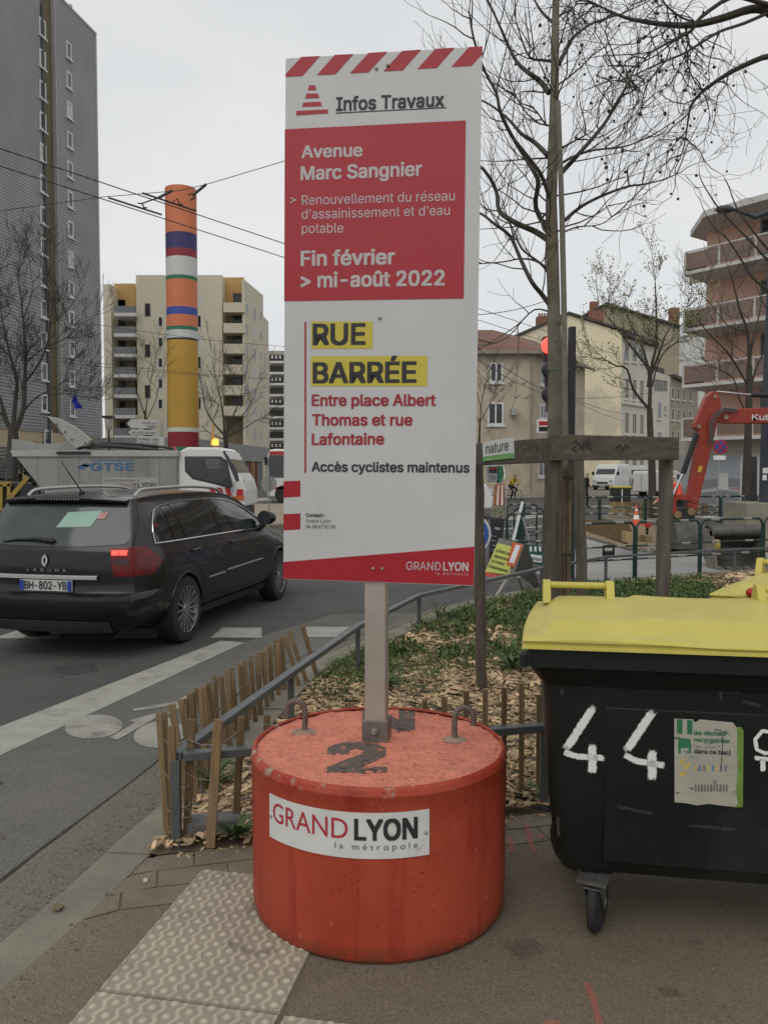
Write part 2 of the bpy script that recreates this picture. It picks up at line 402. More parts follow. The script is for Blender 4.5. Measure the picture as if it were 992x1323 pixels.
# planting bed -----------------------------------------------------------
bed_edge = [p for p in KC if p.y > BF0[1]-.05]
bed_poly = [Vector((p.x, p.y)) for p in bed_edge]+[Vector((20, 9)), Vector((9, 7)), Vector((3.2, 4.9)), Vector((1.6, 4.13)), Vector(BF1), Vector(BF0)]
def inside(x, y, poly):
    c = False; n = len(poly); j = n-1
    for i in range(n):
        a, b = poly[i], poly[j]
        if (a.y > y) != (b.y > y) and x < (b.x-a.x)*(y-a.y)/(b.y-a.y)+a.x: c = not c
        j = i
    return c
def bedz(x, y): return .025+.03*noise.noise(Vector((x*.9, y*.9, 0)))+.012*noise.noise(Vector((x*5, y*5, 2)))
SOIL = M('soil', (.13, .095, .06), .95, var=.35, scale=8, bump=.6, bscale=70)
sheet('planting_bed', SOIL, bed_poly, .004)
mb = MB(); g = .14; nx, ny = 75, 80; ids = {}
for j in range(ny):
    for i in range(nx):
        x, y = -1.1+i*g, 3.4+j*g
        if inside(x, y, bed_poly): ids[(i, j)] = len(mb.v); mb.v.append(Vector((x, y, bedz(x, y))))
for (i, j) in list(ids):
    q = [(i, j), (i+1, j), (i+1, j+1), (i, j+1)]
    if all(k_ in ids for k_ in q): mb.f.append(tuple(ids[k_] for k_ in q)); mb.mi.append(0)
tag(build('soil', mb, SOIL, smooth=True), kind='structure')
CHIP = M('wood_chips', (.47, .34, .20), .85, var=.22, scale=2, island=.58)
def frust(x, y): return abs(x) < .52*y+.5
chips = MB(); rnd = random.random
def addchip(mb, x, y, z, l, wd, th):
    a = rnd()*6.283; rx, ry = (rnd()-.5)*.9, (rnd()-.5)*.9
    ca, sa = math.cos(a), math.sin(a)
    ux = Vector((ca, sa, rx*.6)).normalized()*l*.5; uy = Vector((-sa, ca, ry*.6)).normalized()*wd*.5; uz = Vector((0, 0, th))
    c = Vector((x, y, z)); k = .45+.5*rnd()
    o = len(mb.v); mb.v += [c-ux-uy*k, c+ux-uy, c+ux*.9+uy*k, c-ux*.8+uy, c-ux-uy*k+uz, c+ux-uy+uz, c+ux*.9+uy*k+uz, c-ux*.8+uy+uz]
    mb.f += [(o+4, o+5, o+6, o+7), (o, o+1, o+5, o+4), (o+1, o+2, o+6, o+5), (o+2, o+3, o+7, o+6), (o+3, o, o+4, o+7)]; mb.mi += [0]*5
for y0, y1, den, sz in ((3.4, 4.6, 2100, .031), (4.6, 6.5, 1250, .037), (6.5, 9, 600, .046), (9, 14, 240, .07)):
    x0, x1 = -1.1, .55*y1+.4; nn = int((x1-x0)*(y1-y0)*den)
    for _ in range(nn):
        x, y = x0+rnd()*(x1-x0), y0+rnd()*(y1-y0)
        if not frust(x, y) or (x > 1.4 and y < 4.4) or not inside(x, y, bed_poly): continue
        s_ = sz*(.35+1.5*rnd()**2); addchip(chips, x, y, bedz(x, y)+rnd()*.014, s_*1.3, s_*(.35+.35*rnd()), .003+.005*rnd())
# scattered over the edge onto the pavers
for _ in range(90):
    t = rnd(); p = Vector(BF0).lerp(Vector(BF1), t); addchip(chips, p.x+(rnd()-.5)*.1, p.y-rnd()*.05, .002, .03, .012, .004)
tag(build('wood_chips', chips, CHIP, fix=False), kind='stuff')
print('chips', len(chips.f))
# pavers in front of the bed
PAV = M('paver_concrete', (.185, .158, .118), .9, var=.2, scale=6, bump=.4, bscale=160, fine=.2)
ub = (Vector(BF1)-Vector(BF0)).normalized(); vb = Vector((ub.y, -ub.x))
def kerb_x(y):
    for a, b in zip(KC, KC[1:]):
        if a.y <= y <= b.y: return a.x+(b.x-a.x)*(y-a.y)/(b.y-a.y)
    return -9
for row in range(3):
    for k_ in range(14):
        if row == 2 and k_ > 3: continue
        s0 = -.40+k_*.275+(.13 if row % 2 else 0); pts = []
        for ds, dr in ((.004, .004), (.271, .004), (.271, .136), (.004, .136)):
            p = Vector(BF0)+ub*(s0+ds)+vb*(row*.14+dr); kx = kerb_x(p.y)+.006; p.x = max(p.x, kx); pts.append(p)
        if (pts[1]-pts[0]).length < .02 and (pts[2]-pts[3]).length < .02: continue
        hz = .002+rnd()*.003; mb = MB(); mb.prism([(p.x, p.y, .001) for p in pts], (0, 0, hz)); build('paver', mb, PAV, pavement, bevel=.002, seg=1)
# tactile slabs
TACT = M('tactile_concrete', (.42, .37, .285), .85, var=.10, scale=5, fine=.1, bscale=200, dirt=((.30, .26, .195), 6, .52, .8, 1))
def _worn(m):
    t = m.node_tree; N = t.nodes; b = N['Principled BSDF']; src = b.inputs['Base Color'].links[0].from_socket
    at = N.new('ShaderNodeTexCoord'); sx_ = N.new('ShaderNodeSeparateXYZ'); t.links.new(at.outputs['Object'], sx_.inputs[0])
    mr = N.new('ShaderNodeMapRange'); mr.inputs[1].default_value = .0087; mr.inputs[2].default_value = .0117; mr.inputs[3].default_value = .72; mr.inputs[4].default_value = 1.05
    t.links.new(sx_.outputs[2], mr.inputs[0]); vs = N.new('ShaderNodeVectorMath'); vs.operation = 'SCALE'
    t.links.new(src, vs.inputs[0]); t.links.new(mr.outputs[0], vs.inputs['Scale']); t.links.new(vs.outputs[0], b.inputs['Base Color'])
_worn(TACT)                                  # dirt sits in the grooves, the raised relief is worn clean
T0 = G(127, 1282); tu = Vector((.9820, -.1890, 0)); tv = Vector((.189, .982, 0))
def tactile(o0):
    mb = MB(); nu, nv = 150, 200; W_, H_ = .588, .79; rows = []
    for j in range(nv+1):
        row = []
        for i in range(nu+1):
            u, v = W_*i/nu, H_*j/nv
            cu, cv = .0588, .0600
            iu = round(u/cu-.5); off = .5 if iu % 2 else 0
            iv = round(v/cv-off); du, dv = u-(iu+.5)*cu, v-(iv+off)*cv
            d = math.hypot(du, dv); h = .007*max(0, 1-(d/.0125)**2)**.5 if d < .0125 else 0
            # wavy rib between columns
            ph = math.sin(2*math.pi*(v/cv)+(math.pi if iu % 2 else 0))
            for e in (0, 1):
                xr = (iu+e)*cu+.006*math.cos(2*math.pi*v/cv)*(1 if (iu+e) % 2 else -1)
                dd = abs(u-xr); 
                if dd < .0085: h = max(h, .0046*(1-(dd/.0085)**2))
            ed = min(u, v, W_-u, H_-v)
            if ed < .008: h = max(.0008, h*ed/.008)
            if ed < .0001: h = -.02
            p = o0+tu*u+tv*v; row.append((p.x, p.y, .0085+h))
        rows.append(row)
    mb.grid(rows); return build('tactile_slab', mb, TACT, pavement, smooth=True, ang=60)
tactile(T0); tactile(T0-tv*.80); tactile(T0-tv*.80+tu*.6)
# painted road markings
RPAINT = M('road_paint', (.33, .32, .275), .8, var=.12, scale=6, fine=.1, bscale=120, dirt=((.2, .195, .165), 4, .54, .74, 1))
def mark(pxs, z=ZR+.0062, name='road_marking'):
    mb = MB(); mb.flat([G(x, y, z) for x, y in pxs]); return tag(build(name, mb, RPAINT, fix=False), kind='structure')
mark([(-420, 1095), (-420, 1165), (0, 976), (316, 830), (285, 828), (0, 939)], name='lane_line')
mark([(287, 811), (338, 811), (338, 824), (272, 824)], name='give_way_dash'); mark([(395, 810), (452, 810), (434, 823), (395, 823)], name='give_way_dash')
mark([(30, 812), (88, 812), (75, 825), (-10, 825)], name='give_way_dash'); mark([(-90, 812), (-30, 812), (-60, 825), (-130, 825)], name='give_way_dash')
mark([(160, 812), (214, 812), (200, 825), (143, 825)], name='give_way_dash'); mark([(510, 810), (560, 810), (552, 823), (498, 823)], name='give_way_dash')
def ell(cx, cy, rx, ry, k=0): return [(cx+rx*math.cos(t*.2618)+k*ry*math.sin(t*.2618), cy-ry*math.sin(t*.2618)) for t in range(24)]
mb = MB(); z = ZR+.0065
for c in (ell(121, 939, 37, 15.5, .35), ell(207, 949, 34, 17.5, .35)): mb.flat([G(x, y, z) for x, y in c]); z += .0003
for q in ([(142, 953), (152, 956), (204, 926), (193, 923)], [(166, 931), (200, 922), (212, 922), (180, 935)], [(171, 916), (173, 919), (236, 910), (236, 905)],
          [(228, 906), (236, 911), (262, 900), (260, 895), (246, 895)], [(204, 929), (214, 924), (238, 945), (226, 948)], [(214, 924), (222, 922), (240, 908), (230, 908)]):
    z += .0003; mb.flat([G(x, y, z) for x, y in q])
tag(build('bicycle_marking', mb, M('worn_paint', (.30, .29, .25), .85, var=.15, scale=5, fine=.2, bscale=90, dirt=((.15, .142, .12), 6, .50, .68, 1)), fix=False), kind='structure')
# worn far markings, islands and works area
for q in ([(300, 646), (345, 643), (352, 646), (305, 650)], [(250, 651), (290, 648), (296, 651), (255, 655)], [(655, 668), (705, 664), (705, 668), (655, 672)], [(640, 683), (700, 679), (700, 681), (640, 685)],
          [(740, 655), (800, 652), (800, 654), (740, 657)]):
    mark(q, name='far_road_marking')
def island(pxs, name, mat, h):
    mb = MB(); mb.prism([G(x, y, ZR) for x, y in pxs], (0, 0, h)); return tag(build(name, mb, mat, bevel=.02), kind='structure')
BEIGE_P = asphalt('beige_paving', (.31, .255, .19), sc=12, speck=.12)
island([(150, 700), (250, 668), (330, 653), (460, 654), (450, 676), (330, 682), (200, 706)], 'traffic_island', BEIGE_P, .1)
island([(-300, 640), (60, 640), (240, 634), (345, 626), (352, 622), (-300, 622)], 'far_pavement', A_FAR, .13)
island([(560, 652), (620, 647), (700, 644.5), (820, 641), (1100, 634), (1100, 620), (560, 620)], 'far_pavement', A_FAR, .13)
island([(867, 668), (880, 654), (980, 664), (1200, 690), (1400, 650), (880, 640), (850, 645)], 'shop_pavement', A_FAR, .13)
CONC_R = asphalt('works_concrete', (.30, .295, .275), sc=60, speck=.12)
sheet('works_slab', CONC_R, [V2(G(*p, ZR)) for p in [(690, 742), (756, 696), (812, 712), (865, 716), (930, 700), (1020, 700), (1040, 738), (900, 742), (782, 752)]], ZR+.006)
sheet('excavated_ground', M('excavated_earth', (.22, .16, .10), .95, var=.35, scale=2, bump=.8, bscale=20), [V2(G(*p, ZR)) for p in [(745, 676), (830, 676), (900, 690), (875, 713), (812, 709), (745, 690)]], ZR+.008)

# litter and small marks
BUTT = M('paper_scrap', (.5, .47, .4), .8, var=.1)
def litter(label, pts, m, h=.006, z=ZR):
    mb = MB(); mb.prism([G(x, y, z) for x, y in pts], (0, 0, h)); return tag(build('litter', mb, m), label, 'litter')
litter('white cigarette end on the pavers near the tactile slab', [(185, 1138), (190, 1136), (191, 1140), (186, 1142)], BUTT, .006, .008)
litter('dry curled leaf lying on the kerb stone', [(68, 1172), (76, 1169), (83, 1173), (76, 1178), (70, 1177)], M('dry_leaf', (.16, .12, .07), .9, var=.2), .008, .0)
litter('crumpled scrap at the left edge of the road', [(0, 1080), (6, 1078), (8, 1084), (1, 1086)], M('dark_scrap', (.10, .09, .08), .9, var=.2))
litter('small white scrap on the road beyond the rail', [(612, 783), (621, 782), (623, 785), (614, 786)], BUTT)
def blot(name, px, m, z):
    mb = MB(); c = Vector(); pts = []
    cx = sum(p[0] for p in px)/len(px); cy_ = sum(p[1] for p in px)/len(px)
    mb.flat([G(x, y, z) for x, y in px]); return tag(build(name, mb, m, fix=False), kind='structure')
PATCH = asphalt('asphalt_patch', (.062, .060, .056), sc=160, speck=.25)
blot('asphalt_patch', [(70, 862), (120, 858), (128, 866), (95, 872), (72, 869)], PATCH, ZR+.003)
blot('asphalt_patch', [(-60, 1010), (-10, 1000), (5, 1012), (-30, 1030), (-70, 1026)], PATCH, ZR+.0065)
SETT = M('iron_cover', (.045, .043, .04), .6, metal=.4, var=.3, scale=30, bump=.6, bscale=80)
mb = MB(); c = Vector((4.2, 14.8, 0)); mb.lathe([(0, ZR+.008), (.3, ZR+.008), (.31, ZR+.004)], 28, (0, 15.2, 0), cap=False); tag(build('manhole_cover', mb, SETT), kind='structure')
rs_ = random.Random(12); gm = MB()                      # grit along the kerb and round the drum
for _ in range(2600):
    i = rs_.randint(2, 60); p = KC[i]; o_ = -abs(rs_.gauss(0, .05)) if rs_.random() < .35 else .22+abs(rs_.gauss(0, .12)); t_ = (KC[i+1]-KC[i]).normalized(); x, y = p.x-t_.y*o_+t_.x*rs_.random()*.12, p.y+t_.x*o_+t_.y*rs_.random()*.12
    if o_ < 0 and y > 3.3: continue
    s_ = .002+.004*rs_.random()**2; gm.ball((x, y, (ZR+.009 if o_ > 0 else .001)+s_*.3), s_, 5, 3, (1, 1, .6))
for _ in range(500):
    a_ = rs_.random()*6.283; r_ = .48+abs(rs_.gauss(0, .04)); s_ = .0015+.003*rs_.random()**2; gm.ball((-.019+r_*math.cos(a_), 3.09+r_*math.sin(a_), s_*.4), s_, 5, 3, (1, 1, .6))
tag(build('grit', gm, M('grit', (.17, .15, .12), .95, var=.2, island=.5), fix=False), kind='stuff')

# ================================================================== SPRAY PAINT
def spraymat(name, col, dens=.8):
    m = bpy.data.materials.new(name); m.use_nodes = True; t = m.node_tree; N = t.nodes; b = N['Principled BSDF']
    b.inputs['Base Color'].default_value = (*col, 1); b.inputs['Roughness'].default_value = .6
    at = N.new('ShaderNodeAttribute'); at.attribute_name = 'a'; tcn = N.new('ShaderNodeTexCoord')
    nz = N.new('ShaderNodeTexNoise'); nz.inputs['Scale'].default_value = 90; nz.inputs['Detail'].default_value = 6; t.links.new(tcn.outputs['Object'], nz.inputs['Vector'])
    ad = N.new('ShaderNodeMath'); ad.operation = 'ADD'; t.links.new(at.outputs['Fac'], ad.inputs[0]); t.links.new(nz.outputs[0], ad.inputs[1])
    mr = N.new('ShaderNodeMapRange'); mr.inputs[1].default_value = .80 if dens > .6 else .95; mr.inputs[2].default_value = 1.25 if dens > .6 else 1.55; mr.inputs[4].default_value = dens; t.links.new(ad.outputs[0], mr.inputs[0])
    t.links.new(mr.outputs[0], b.inputs['Alpha']); MATS[name] = m; return m
def stroke(mb, al, pts, wd, nrm):
    pts = [Vector(p) for p in pts]; nrm = Vector(nrm)
    fine = []
    for a, b in zip(pts, pts[1:]):
        for k_ in range(6): fine.append(a.lerp(b, k_/6))
    fine.append(pts[-1]); rows = []; n = len(fine)
    for i, p in enumerate(fine):
        d = (fine[min(i+1, n-1)]-fine[max(i-1, 0)]).normalized(); s_ = d.cross(nrm).normalized()
        rows.append([p+s_*wd*k_ for k_ in (-.75, -.42, 0, .42, .75)])
        e = 0 if i in (0, n-1) else 1
        al += [0, .8*e, 1*e, .8*e, 0]
    mb.grid(rows)
def finish_spray(name, mb, al, mat, parent):
    o = build(name, mb, mat, parent, fix=False); at = o.data.color_attributes.new('a', 'FLOAT_COLOR', 'POINT')
    for i, a in enumerate(al): at.data[i].color = (a, a, a, 1)
    return o
PINK = spraymat('red_spray', (.62, .13, .11), .42)
mb = MB(); al = []
for s_ in ([(678, 1062), (684, 1080), (690, 1104)], [(657, 1080), (661, 1095), (664, 1099), (655, 1101)], [(697, 1076), (703, 1084)], [(756, 1266), (766, 1290), (776, 1330)], [(700, 1322), (728, 1321)]):
    stroke(mb, al, [G(x, y, .011) for x, y in s_], .022, (0, 0, 1))
o = finish_spray('spray_mark', mb, al, PINK, pavement)
DSM = spraymat('dark_stain', (.07, .06, .048), .26)
for s_, wd_ in (([(850, 1283), (880, 1281)], .05), ([(655, 1235), (700, 1215)], .11)):
    mb = MB(); al = []; stroke(mb, al, [G(x, y, .0045) for x, y in s_], wd_, (0, 0, 1)); finish_spray('stain', mb, al, DSM, pavement)
for s_, wd_ in (([(290, 1215), (330, 1232), (360, 1225)], .03), ([(330, 1160), (318, 1180)], .03)):
    mb = MB(); al = []; stroke(mb, al, [G(x, y, .0185) for x, y in s_], wd_, (0, 0, 1)); finish_spray('stain', mb, al, DSM, pavement)

# ================================================================== ROADWORKS SIGN ON RED BALLAST
SX, SY, SR = -.019, 3.09, .476
sign = thing('roadworks_sign', 'tall white and red roadworks information board on a round red concrete ballast block', 'road sign', (SX, SY, 0))
def ballastmat():
    m = bpy.data.materials.new('red_painted_concrete'); m.use_nodes = True; t = m.node_tree; N = t.nodes; b = N['Principled BSDF']; b.inputs['Specular IOR Level'].default_value = .4
    K = t.links.new; tcn = N.new('ShaderNodeTexCoord'); O = tcn.outputs['Object']
    def noi(sc, det, scl=(1, 1, 1)):
        mp_ = N.new('ShaderNodeMapping'); mp_.inputs['Scale'].default_value = scl; K(O, mp_.inputs[0]); n_ = N.new('ShaderNodeTexNoise'); n_.inputs['Scale'].default_value = sc; n_.inputs['Detail'].default_value = det; n_.inputs['Roughness'].default_value = .6; K(mp_.outputs[0], n_.inputs['Vector']); return n_.outputs[0]
    def ramp(src, a, b_, c=0, d=1):
        r_ = N.new('ShaderNodeMapRange'); r_.inputs[1].default_value = a; r_.inputs[2].default_value = b_; r_.inputs[3].default_value = c; r_.inputs[4].default_value = d; K(src, r_.inputs[0]); return r_.outputs[0]
    def mixc(f, A, B):
        m_ = N.new('ShaderNodeMix'); m_.data_type = 'RGBA'; K(f, m_.inputs[0])
        for nm, v in (('A', A), ('B', B)):
            if isinstance(v, tuple): m_.inputs[nm].default_value = (*v, 1)
            else: K(v, m_.inputs[nm])
        return m_.outputs['Result']
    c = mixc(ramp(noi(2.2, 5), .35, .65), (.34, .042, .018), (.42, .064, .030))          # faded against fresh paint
    c = mixc(ramp(noi(9, 4, (1, 1, .12)), .54, .66, 0, .75), c, (.26, .020, .011))         # runs
    c = mixc(ramp(noi(4, 6, (1, 1, .3)), .60, .64, 0, .55), c, (.33, .026, .014))          # wet-looking patches
    c = mixc(ramp(noi(26, 8), .66, .70, 0, .8), c, (.48, .14, .10))                        # scuffs
    vo = N.new('ShaderNodeTexVoronoi'); vo.inputs['Scale'].default_value = 48; K(O, vo.inputs['Vector']); sp = N.new('ShaderNodeSeparateColor'); K(vo.outputs['Color'], sp.inputs[0])
    pr = ramp(vo.outputs['Distance'], .10, .17, 1, 0); gt = ramp(sp.outputs[0], .62, .64); mu = N.new('ShaderNodeMath'); mu.operation = 'MULTIPLY'; K(pr, mu.inputs[0]); K(gt, mu.inputs[1])
    c = mixc(mu.outputs[0], c, (.10, .015, .01))                                           # air holes in the cast concrete
    sx_ = N.new('ShaderNodeSeparateXYZ'); K(O, sx_.inputs[0]); hz = ramp(sx_.outputs[2], .07, .0); gn = ramp(noi(14, 6), .4, .6); mh = N.new('ShaderNodeMath'); mh.operation = 'MULTIPLY'; K(hz, mh.inputs[0]); K(gn, mh.inputs[1])
    c = mixc(mh.outputs[0], c, (.12, .05, .03))                                            # dirt round the foot
    rz = ramp(sx_.outputs[2], .548, .575); rn = ramp(noi(11, 7), .56, .62); mr2 = N.new('ShaderNodeMath'); mr2.operation = 'MULTIPLY'; K(rz, mr2.inputs[0]); K(rn, mr2.inputs[1])
    c = mixc(mr2.outputs[0], c, (.33, .27, .21))                                           # chipped rim
    K(c, b.inputs['Base Color']); K(ramp(noi(5, 5, (1, 1, .3)), .35, .7, .42, .72), b.inputs['Roughness'])
    n3 = noi(38, 5); ad = N.new('ShaderNodeMath'); ad.operation = 'SUBTRACT'; K(n3, ad.inputs[0]); K(mu.outputs[0], ad.inputs[1])
    bp = N.new('ShaderNodeBump'); bp.inputs['Strength'].default_value = .35; bp.inputs['Distance'].default_value = .004; K(ad.outputs[0], bp.inputs['Height']); K(bp.outputs[0], b.inputs['Normal'])
    MATS['red_painted_concrete'] = m; return m
REDC = ballastmat()
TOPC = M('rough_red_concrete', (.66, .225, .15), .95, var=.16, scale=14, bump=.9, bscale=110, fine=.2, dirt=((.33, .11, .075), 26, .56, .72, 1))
mb = MB()
prof = [(.30, .0), (.450, .0), (.466, .006), (.472, .022), (.474, .07), (.475, .3), (.476, .44), (.4765, .555), (.479, .559), (.479, .563), (.4765, .567), (.4755, .578), (.470, .587), (.463, .589), (.458, .582)]
prof = [(r_*(1+.0*i), z) for i, (r_, z) in enumerate(prof)]
mb.lathe(prof, 144, (SX, SY, 0), cap=False)
for i, v in enumerate(mb.v):                    # cast edges are never quite true
    if v.z > .54 or v.z < .03: a_ = math.atan2(v.y-SY, v.x-SX); k_ = 1+.0035*noise.noise(Vector((a_*9, v.z*8, 0)))+.002*noise.noise(Vector((a_*40, v.z*30, 3))); v.x = SX+(v.x-SX)*k_; v.y = SY+(v.y-SY)*k_
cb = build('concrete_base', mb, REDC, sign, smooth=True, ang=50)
def topz(x, y): return .576+.005*noise.noise(Vector((x*16, y*16, 0)))+.004*noise.noise(Vector((x*45, y*45, 4)))+.0025*noise.noise(Vector((x*120, y*120, 7)))
mb = MB(); rows = []
for i in range(46):
    r_ = .461*i/45; row = []
    for j in range(145):
        t = 2*math.pi*j/144; x, y = r_*math.cos(t), r_*math.sin(t)
        h = topz(x, y)
        if r_ > .41 and -1.1 < math.atan2(y, x) < .35: h += .006*abs(noise.noise(Vector((x*60, y*60, 9))))*2
        row.append((SX+x, SY+y, h))
    rows.append(row)
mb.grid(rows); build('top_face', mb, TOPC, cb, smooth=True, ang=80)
MARKD = M('black_stencil_paint', (.12, .095, .08), .85, var=.3, scale=40, bump=.5, bscale=150, dirt=((.5, .16, .1), 22, .57, .66, 1))
def topmark(s_, px0, px1, y0, y1, nm):
    me = text_mesh(s_, 1, .045, .0)
    bm = bmesh.new(); bm.from_mesh(me); bmesh.ops.triangulate(bm, faces=bm.faces); bmesh.ops.subdivide_edges(bm, edges=bm.edges[:], cuts=3, use_grid_fill=True); bm.to_mesh(me); bm.free(); xs = [v.co.x for v in me.vertices]; ys = [v.co.y for v in me.vertices]
    a, b, c, d = min(xs), max(xs), min(ys), max(ys)
    for v in me.vertices:
        fx = (v.co.x-a)/(b-a); fy = (v.co.y-c)/(d-c); q = G(lerp(px0, px1, fx), lerp(y1, y0, fy), .5845); v.co = wmat(sign).inverted() @ Vector((q.x, q.y, topz(q.x-SX, q.y-SY)+.0015+v.co.z))
    me.materials.clear(); me.materials.append(MARKD); o = bpy.data.objects.new('stencil_mark', me); COL.objects.link(o); o.parent = cb
topmark('2', 422, 500, 957, 996, 0); topmark('N', 468, 536, 913, 943, 0)
# lifting hooks
HK = M('rusty_steel', (.17, .14, .12), .75, metal=.4, var=.3, scale=30, bump=.3, bscale=200)
for bx, by, sg in ((393, 948, -1), (588, 958, 1)):
    b0 = G(bx, by, .57); mb = MB(); pts = [b0, b0+Vector((-.004*sg, 0, .05)), b0+Vector((-.002*sg, 0, .09))]
    for k_ in range(9):
        t = math.pi*k_/8; pts.append(b0+Vector((sg*(.034-.036*math.cos(t)), 0, .095+.036*math.sin(t))))
    pts.append(b0+Vector((sg*.070, 0, .062)))
    mb.tube(pts, .0115, 12); h = build('lifting_hook', mb, HK, sign, smooth=True)
    mb = MB(); mb.lathe([(.0, .001), (.05, .001), (.035, .006), (.012, .010), (0, .010)], 20, (b0.x, b0.y, .576), cap=False); build('mortar_collar', mb, M('mortar', (.33, .22, .16), .95, var=.3, scale=30), h, smooth=True)
# curved name plate
PLW = M('name_plate_white', (.62, .62, .59), .5, var=.08, scale=8, dirt=((.38, .34, .28), 16, .62, .72, 1.5))
def plate(u, z, out_=.004):
    a = R(-51.0)+u/SR; return Vector((SX+(SR+out_)*math.sin(a), SY-(SR+out_)*math.cos(a), z+.006*u/.592))
mb = MB(); W_ = .592; z0, z1 = .356, .506
mb.grid([[plate(W_*i/40, z, .0045) for i in range(41)] for z in (z0, z1)]); mb.grid([[plate(W_*i/40, z, .001) for i in range(41)] for z in (z1, z0)])
for z in (z0, z1): mb.grid([[plate(W_*i/40, z, o_) for i in range(41)] for o_ in (.001, .0045)])
for u in (0, W_): mb.flat([plate(u, z0, .001), plate(u, z1, .001), plate(u, z1, .0045), plate(u, z0, .0045)])
pl = build('name_plate', mb, PLW, sign)
REDT = M('red_print', (.42, .028, .045), .5, var=0); GREYT = M('grey_print', (.12, .12, .12), .5, var=0)
def ptxt(s_, u0, u1, zb, cap, mat, bold, sp=1):
    me = text_mesh(s_, 1, bold, .0, spacing=sp, plain=bold < .01); xs = [v.co.x for v in me.vertices]; a, b = min(xs), max(xs); cp_ = CAPR if bold >= .01 else CAPB
    for v in me.vertices: v.co = wmat(sign).inverted() @ plate(u0+(v.co.x-a)/(b-a)*(u1-u0), zb+v.co.y*cap/cp_, .0062+v.co.z*.5)
    me.materials.clear(); me.materials.append(mat); o = bpy.data.objects.new('lettering', me); COL.objects.link(o); o.parent = pl
CAPB = max(v.co.y for v in text_mesh('H', 1.0, plain=True).vertices)
ptxt('GRAND', .024, .3265, .419, .066, REDT, -.012); ptxt('LYON', .347, .552, .419, .066, INK, .03)
ptxt('la métropole', .283, .552, .386, .020, GREYT, .0, 1.5)
for u in (.012, .580):
    c = plate(u, .43, .006); mb = MB(); mb.ball(c, .006, 8, 5); build('rivet', mb, STEEL, pl, smooth=True)
# pole with its socket
ALU = M('pole_aluminium', (.46, .42, .36), .42, metal=.55, var=.12, scale=5, bump=.05, bscale=30)
ang = math.atan2(-.115, .73); rot = Matrix.Rotation(ang, 3, 'Z'); pc = Vector((-.028, 3.158, 0))
mb = MB(); mb.box((pc.x, pc.y, 1.83), (.082, .082, 2.60), rot); pole = build('pole', mb, ALU, sign, bevel=.006)
mb = MB(); mb.box((pc.x, pc.y, .617), (.100, .100, .085), rot); sk = build('socket', mb, M('socket_steel', (.20, .17, .145), .55, metal=.5, var=.2, scale=15), sign, bevel=.004)
fn = rot @ Vector((0, -1, 0))
mb = MB(); c = Vector((pc.x, pc.y, .622))+fn*.050; mb.tube([c, c+fn*.012], .014, 6); mb.tube([c+fn*.012, c+fn*.022], .008, 10); build('bolt', mb, STEEL, sk)
# board
PA = (P(366, 700, 3.165).x, 3.165); PB = (P(616, 700, 3.050).x, 3.050)
pn = Vector((PB[1]-PA[1], -(PB[0]-PA[0]), 0)).normalized()
if pn.y > 0: pn = -pn
def B(x, y, o_=0): return WP(x, y, PA, PB)+pn*o_
BOARD = M('board_white', (.535, .535, .525), .38, var=.05, scale=2, spec=.5, dirt=((.42, .415, .40), 3, .6, .8, .5))
def bpoly(name, pts, mat, o_, parent, th=None):
    mb = MB()
    if th: mb.prism([B(x, y, o_) for x, y in pts], -pn*th)
    else: mb.flat([B(x, y, o_) for x, y in pts])
    return build(name, mb, mat, parent, fix=bool(th))
board = bpoly('board', [(366, 748), (612, 757), (623, 59.5), (369, 75)], BOARD, 0, sign, .004)
for z_ in ((372, 690, 706), (372, 110, 126)):
    pass
RP = M('sign_red', (.38, .022, .034), .42, var=.05, scale=2); RP2 = M('sign_red_bright', (.36, .014, .024), .42, var=.05, scale=2)
c4 = lambda p: (350+p[0]*.2923, 40+p[1]*.2923)
c5 = lambda p: (350+p[0]*.2923, 390+p[1]*.2923)
mb = MB()
def bp4(pts, o_=.0012): mb.flat([B(*p, o_) for p in pts])
for q in ([(64, 202), (140, 197), (217, 109), (135, 113), (64, 190)], [(202, 194), (285, 190), (365, 100), (282, 104)], [(348, 186), (430, 182), (515, 90), (432, 95)], [(497, 177), (582, 173), (664, 81), (580, 86)],
          [(647, 167), (733, 162), (812, 72), (727, 77)], [(797, 158), (885, 153), (935, 100), (935, 67), (875, 69)],
          [(170, 238), (195, 238), (201, 260), (163, 260)], [(158, 275), (208, 275), (214, 295), (151, 297)], [(143, 315), (220, 311), (226, 331), (137, 334)], [(112, 352), (252, 345), (252, 363), (112, 372)]):
    bp4([c4(p) for p in q])
bp4([(367.9, 166.6), (601.7, 155.2), (599, 385.5), (367.2, 389)])
build('red_print', mb, RP, board, fix=False)
mb = MB(); bp4([(393.4, 415.7), (395.6, 415.7), (395.6, 610.7), (393.4, 610.7)])
for q in ([(366.4, 621.8), (388, 620.9), (388, 641.4), (366.4, 642.9)], [(366.3, 664.2), (388, 663.3), (388, 683.8), (366.3, 685.2)], [(366, 726.1), (612.6, 706.3), (611.8, 756.2), (366, 747.6)]): bp4(q)
build('red_print', mb, RP2, board, fix=False)
mb = MB(); bp4([(402, 415.1), (481.5, 415.1), (481.5, 450.2), (402, 450.5)]); bp4([(401.7, 460.2), (552.3, 459.6), (551.7, 498.7), (401.7, 498.7)])
build('yellow_patch', mb, M('yellow_print', (.56, .47, .06), .5, var=.04), board, fix=False)
mb = MB(); bp4([(433.9, 144.9), (576.5, 137.9), (576.5, 139.2), (433.9, 146.3)]); build('underline', mb, INK, board, fix=False)
WT = M('sign_text_white', (.50, .46, .45), .45, var=0)
ezb = (B(369, 75)-B(366, 748)).normalized()
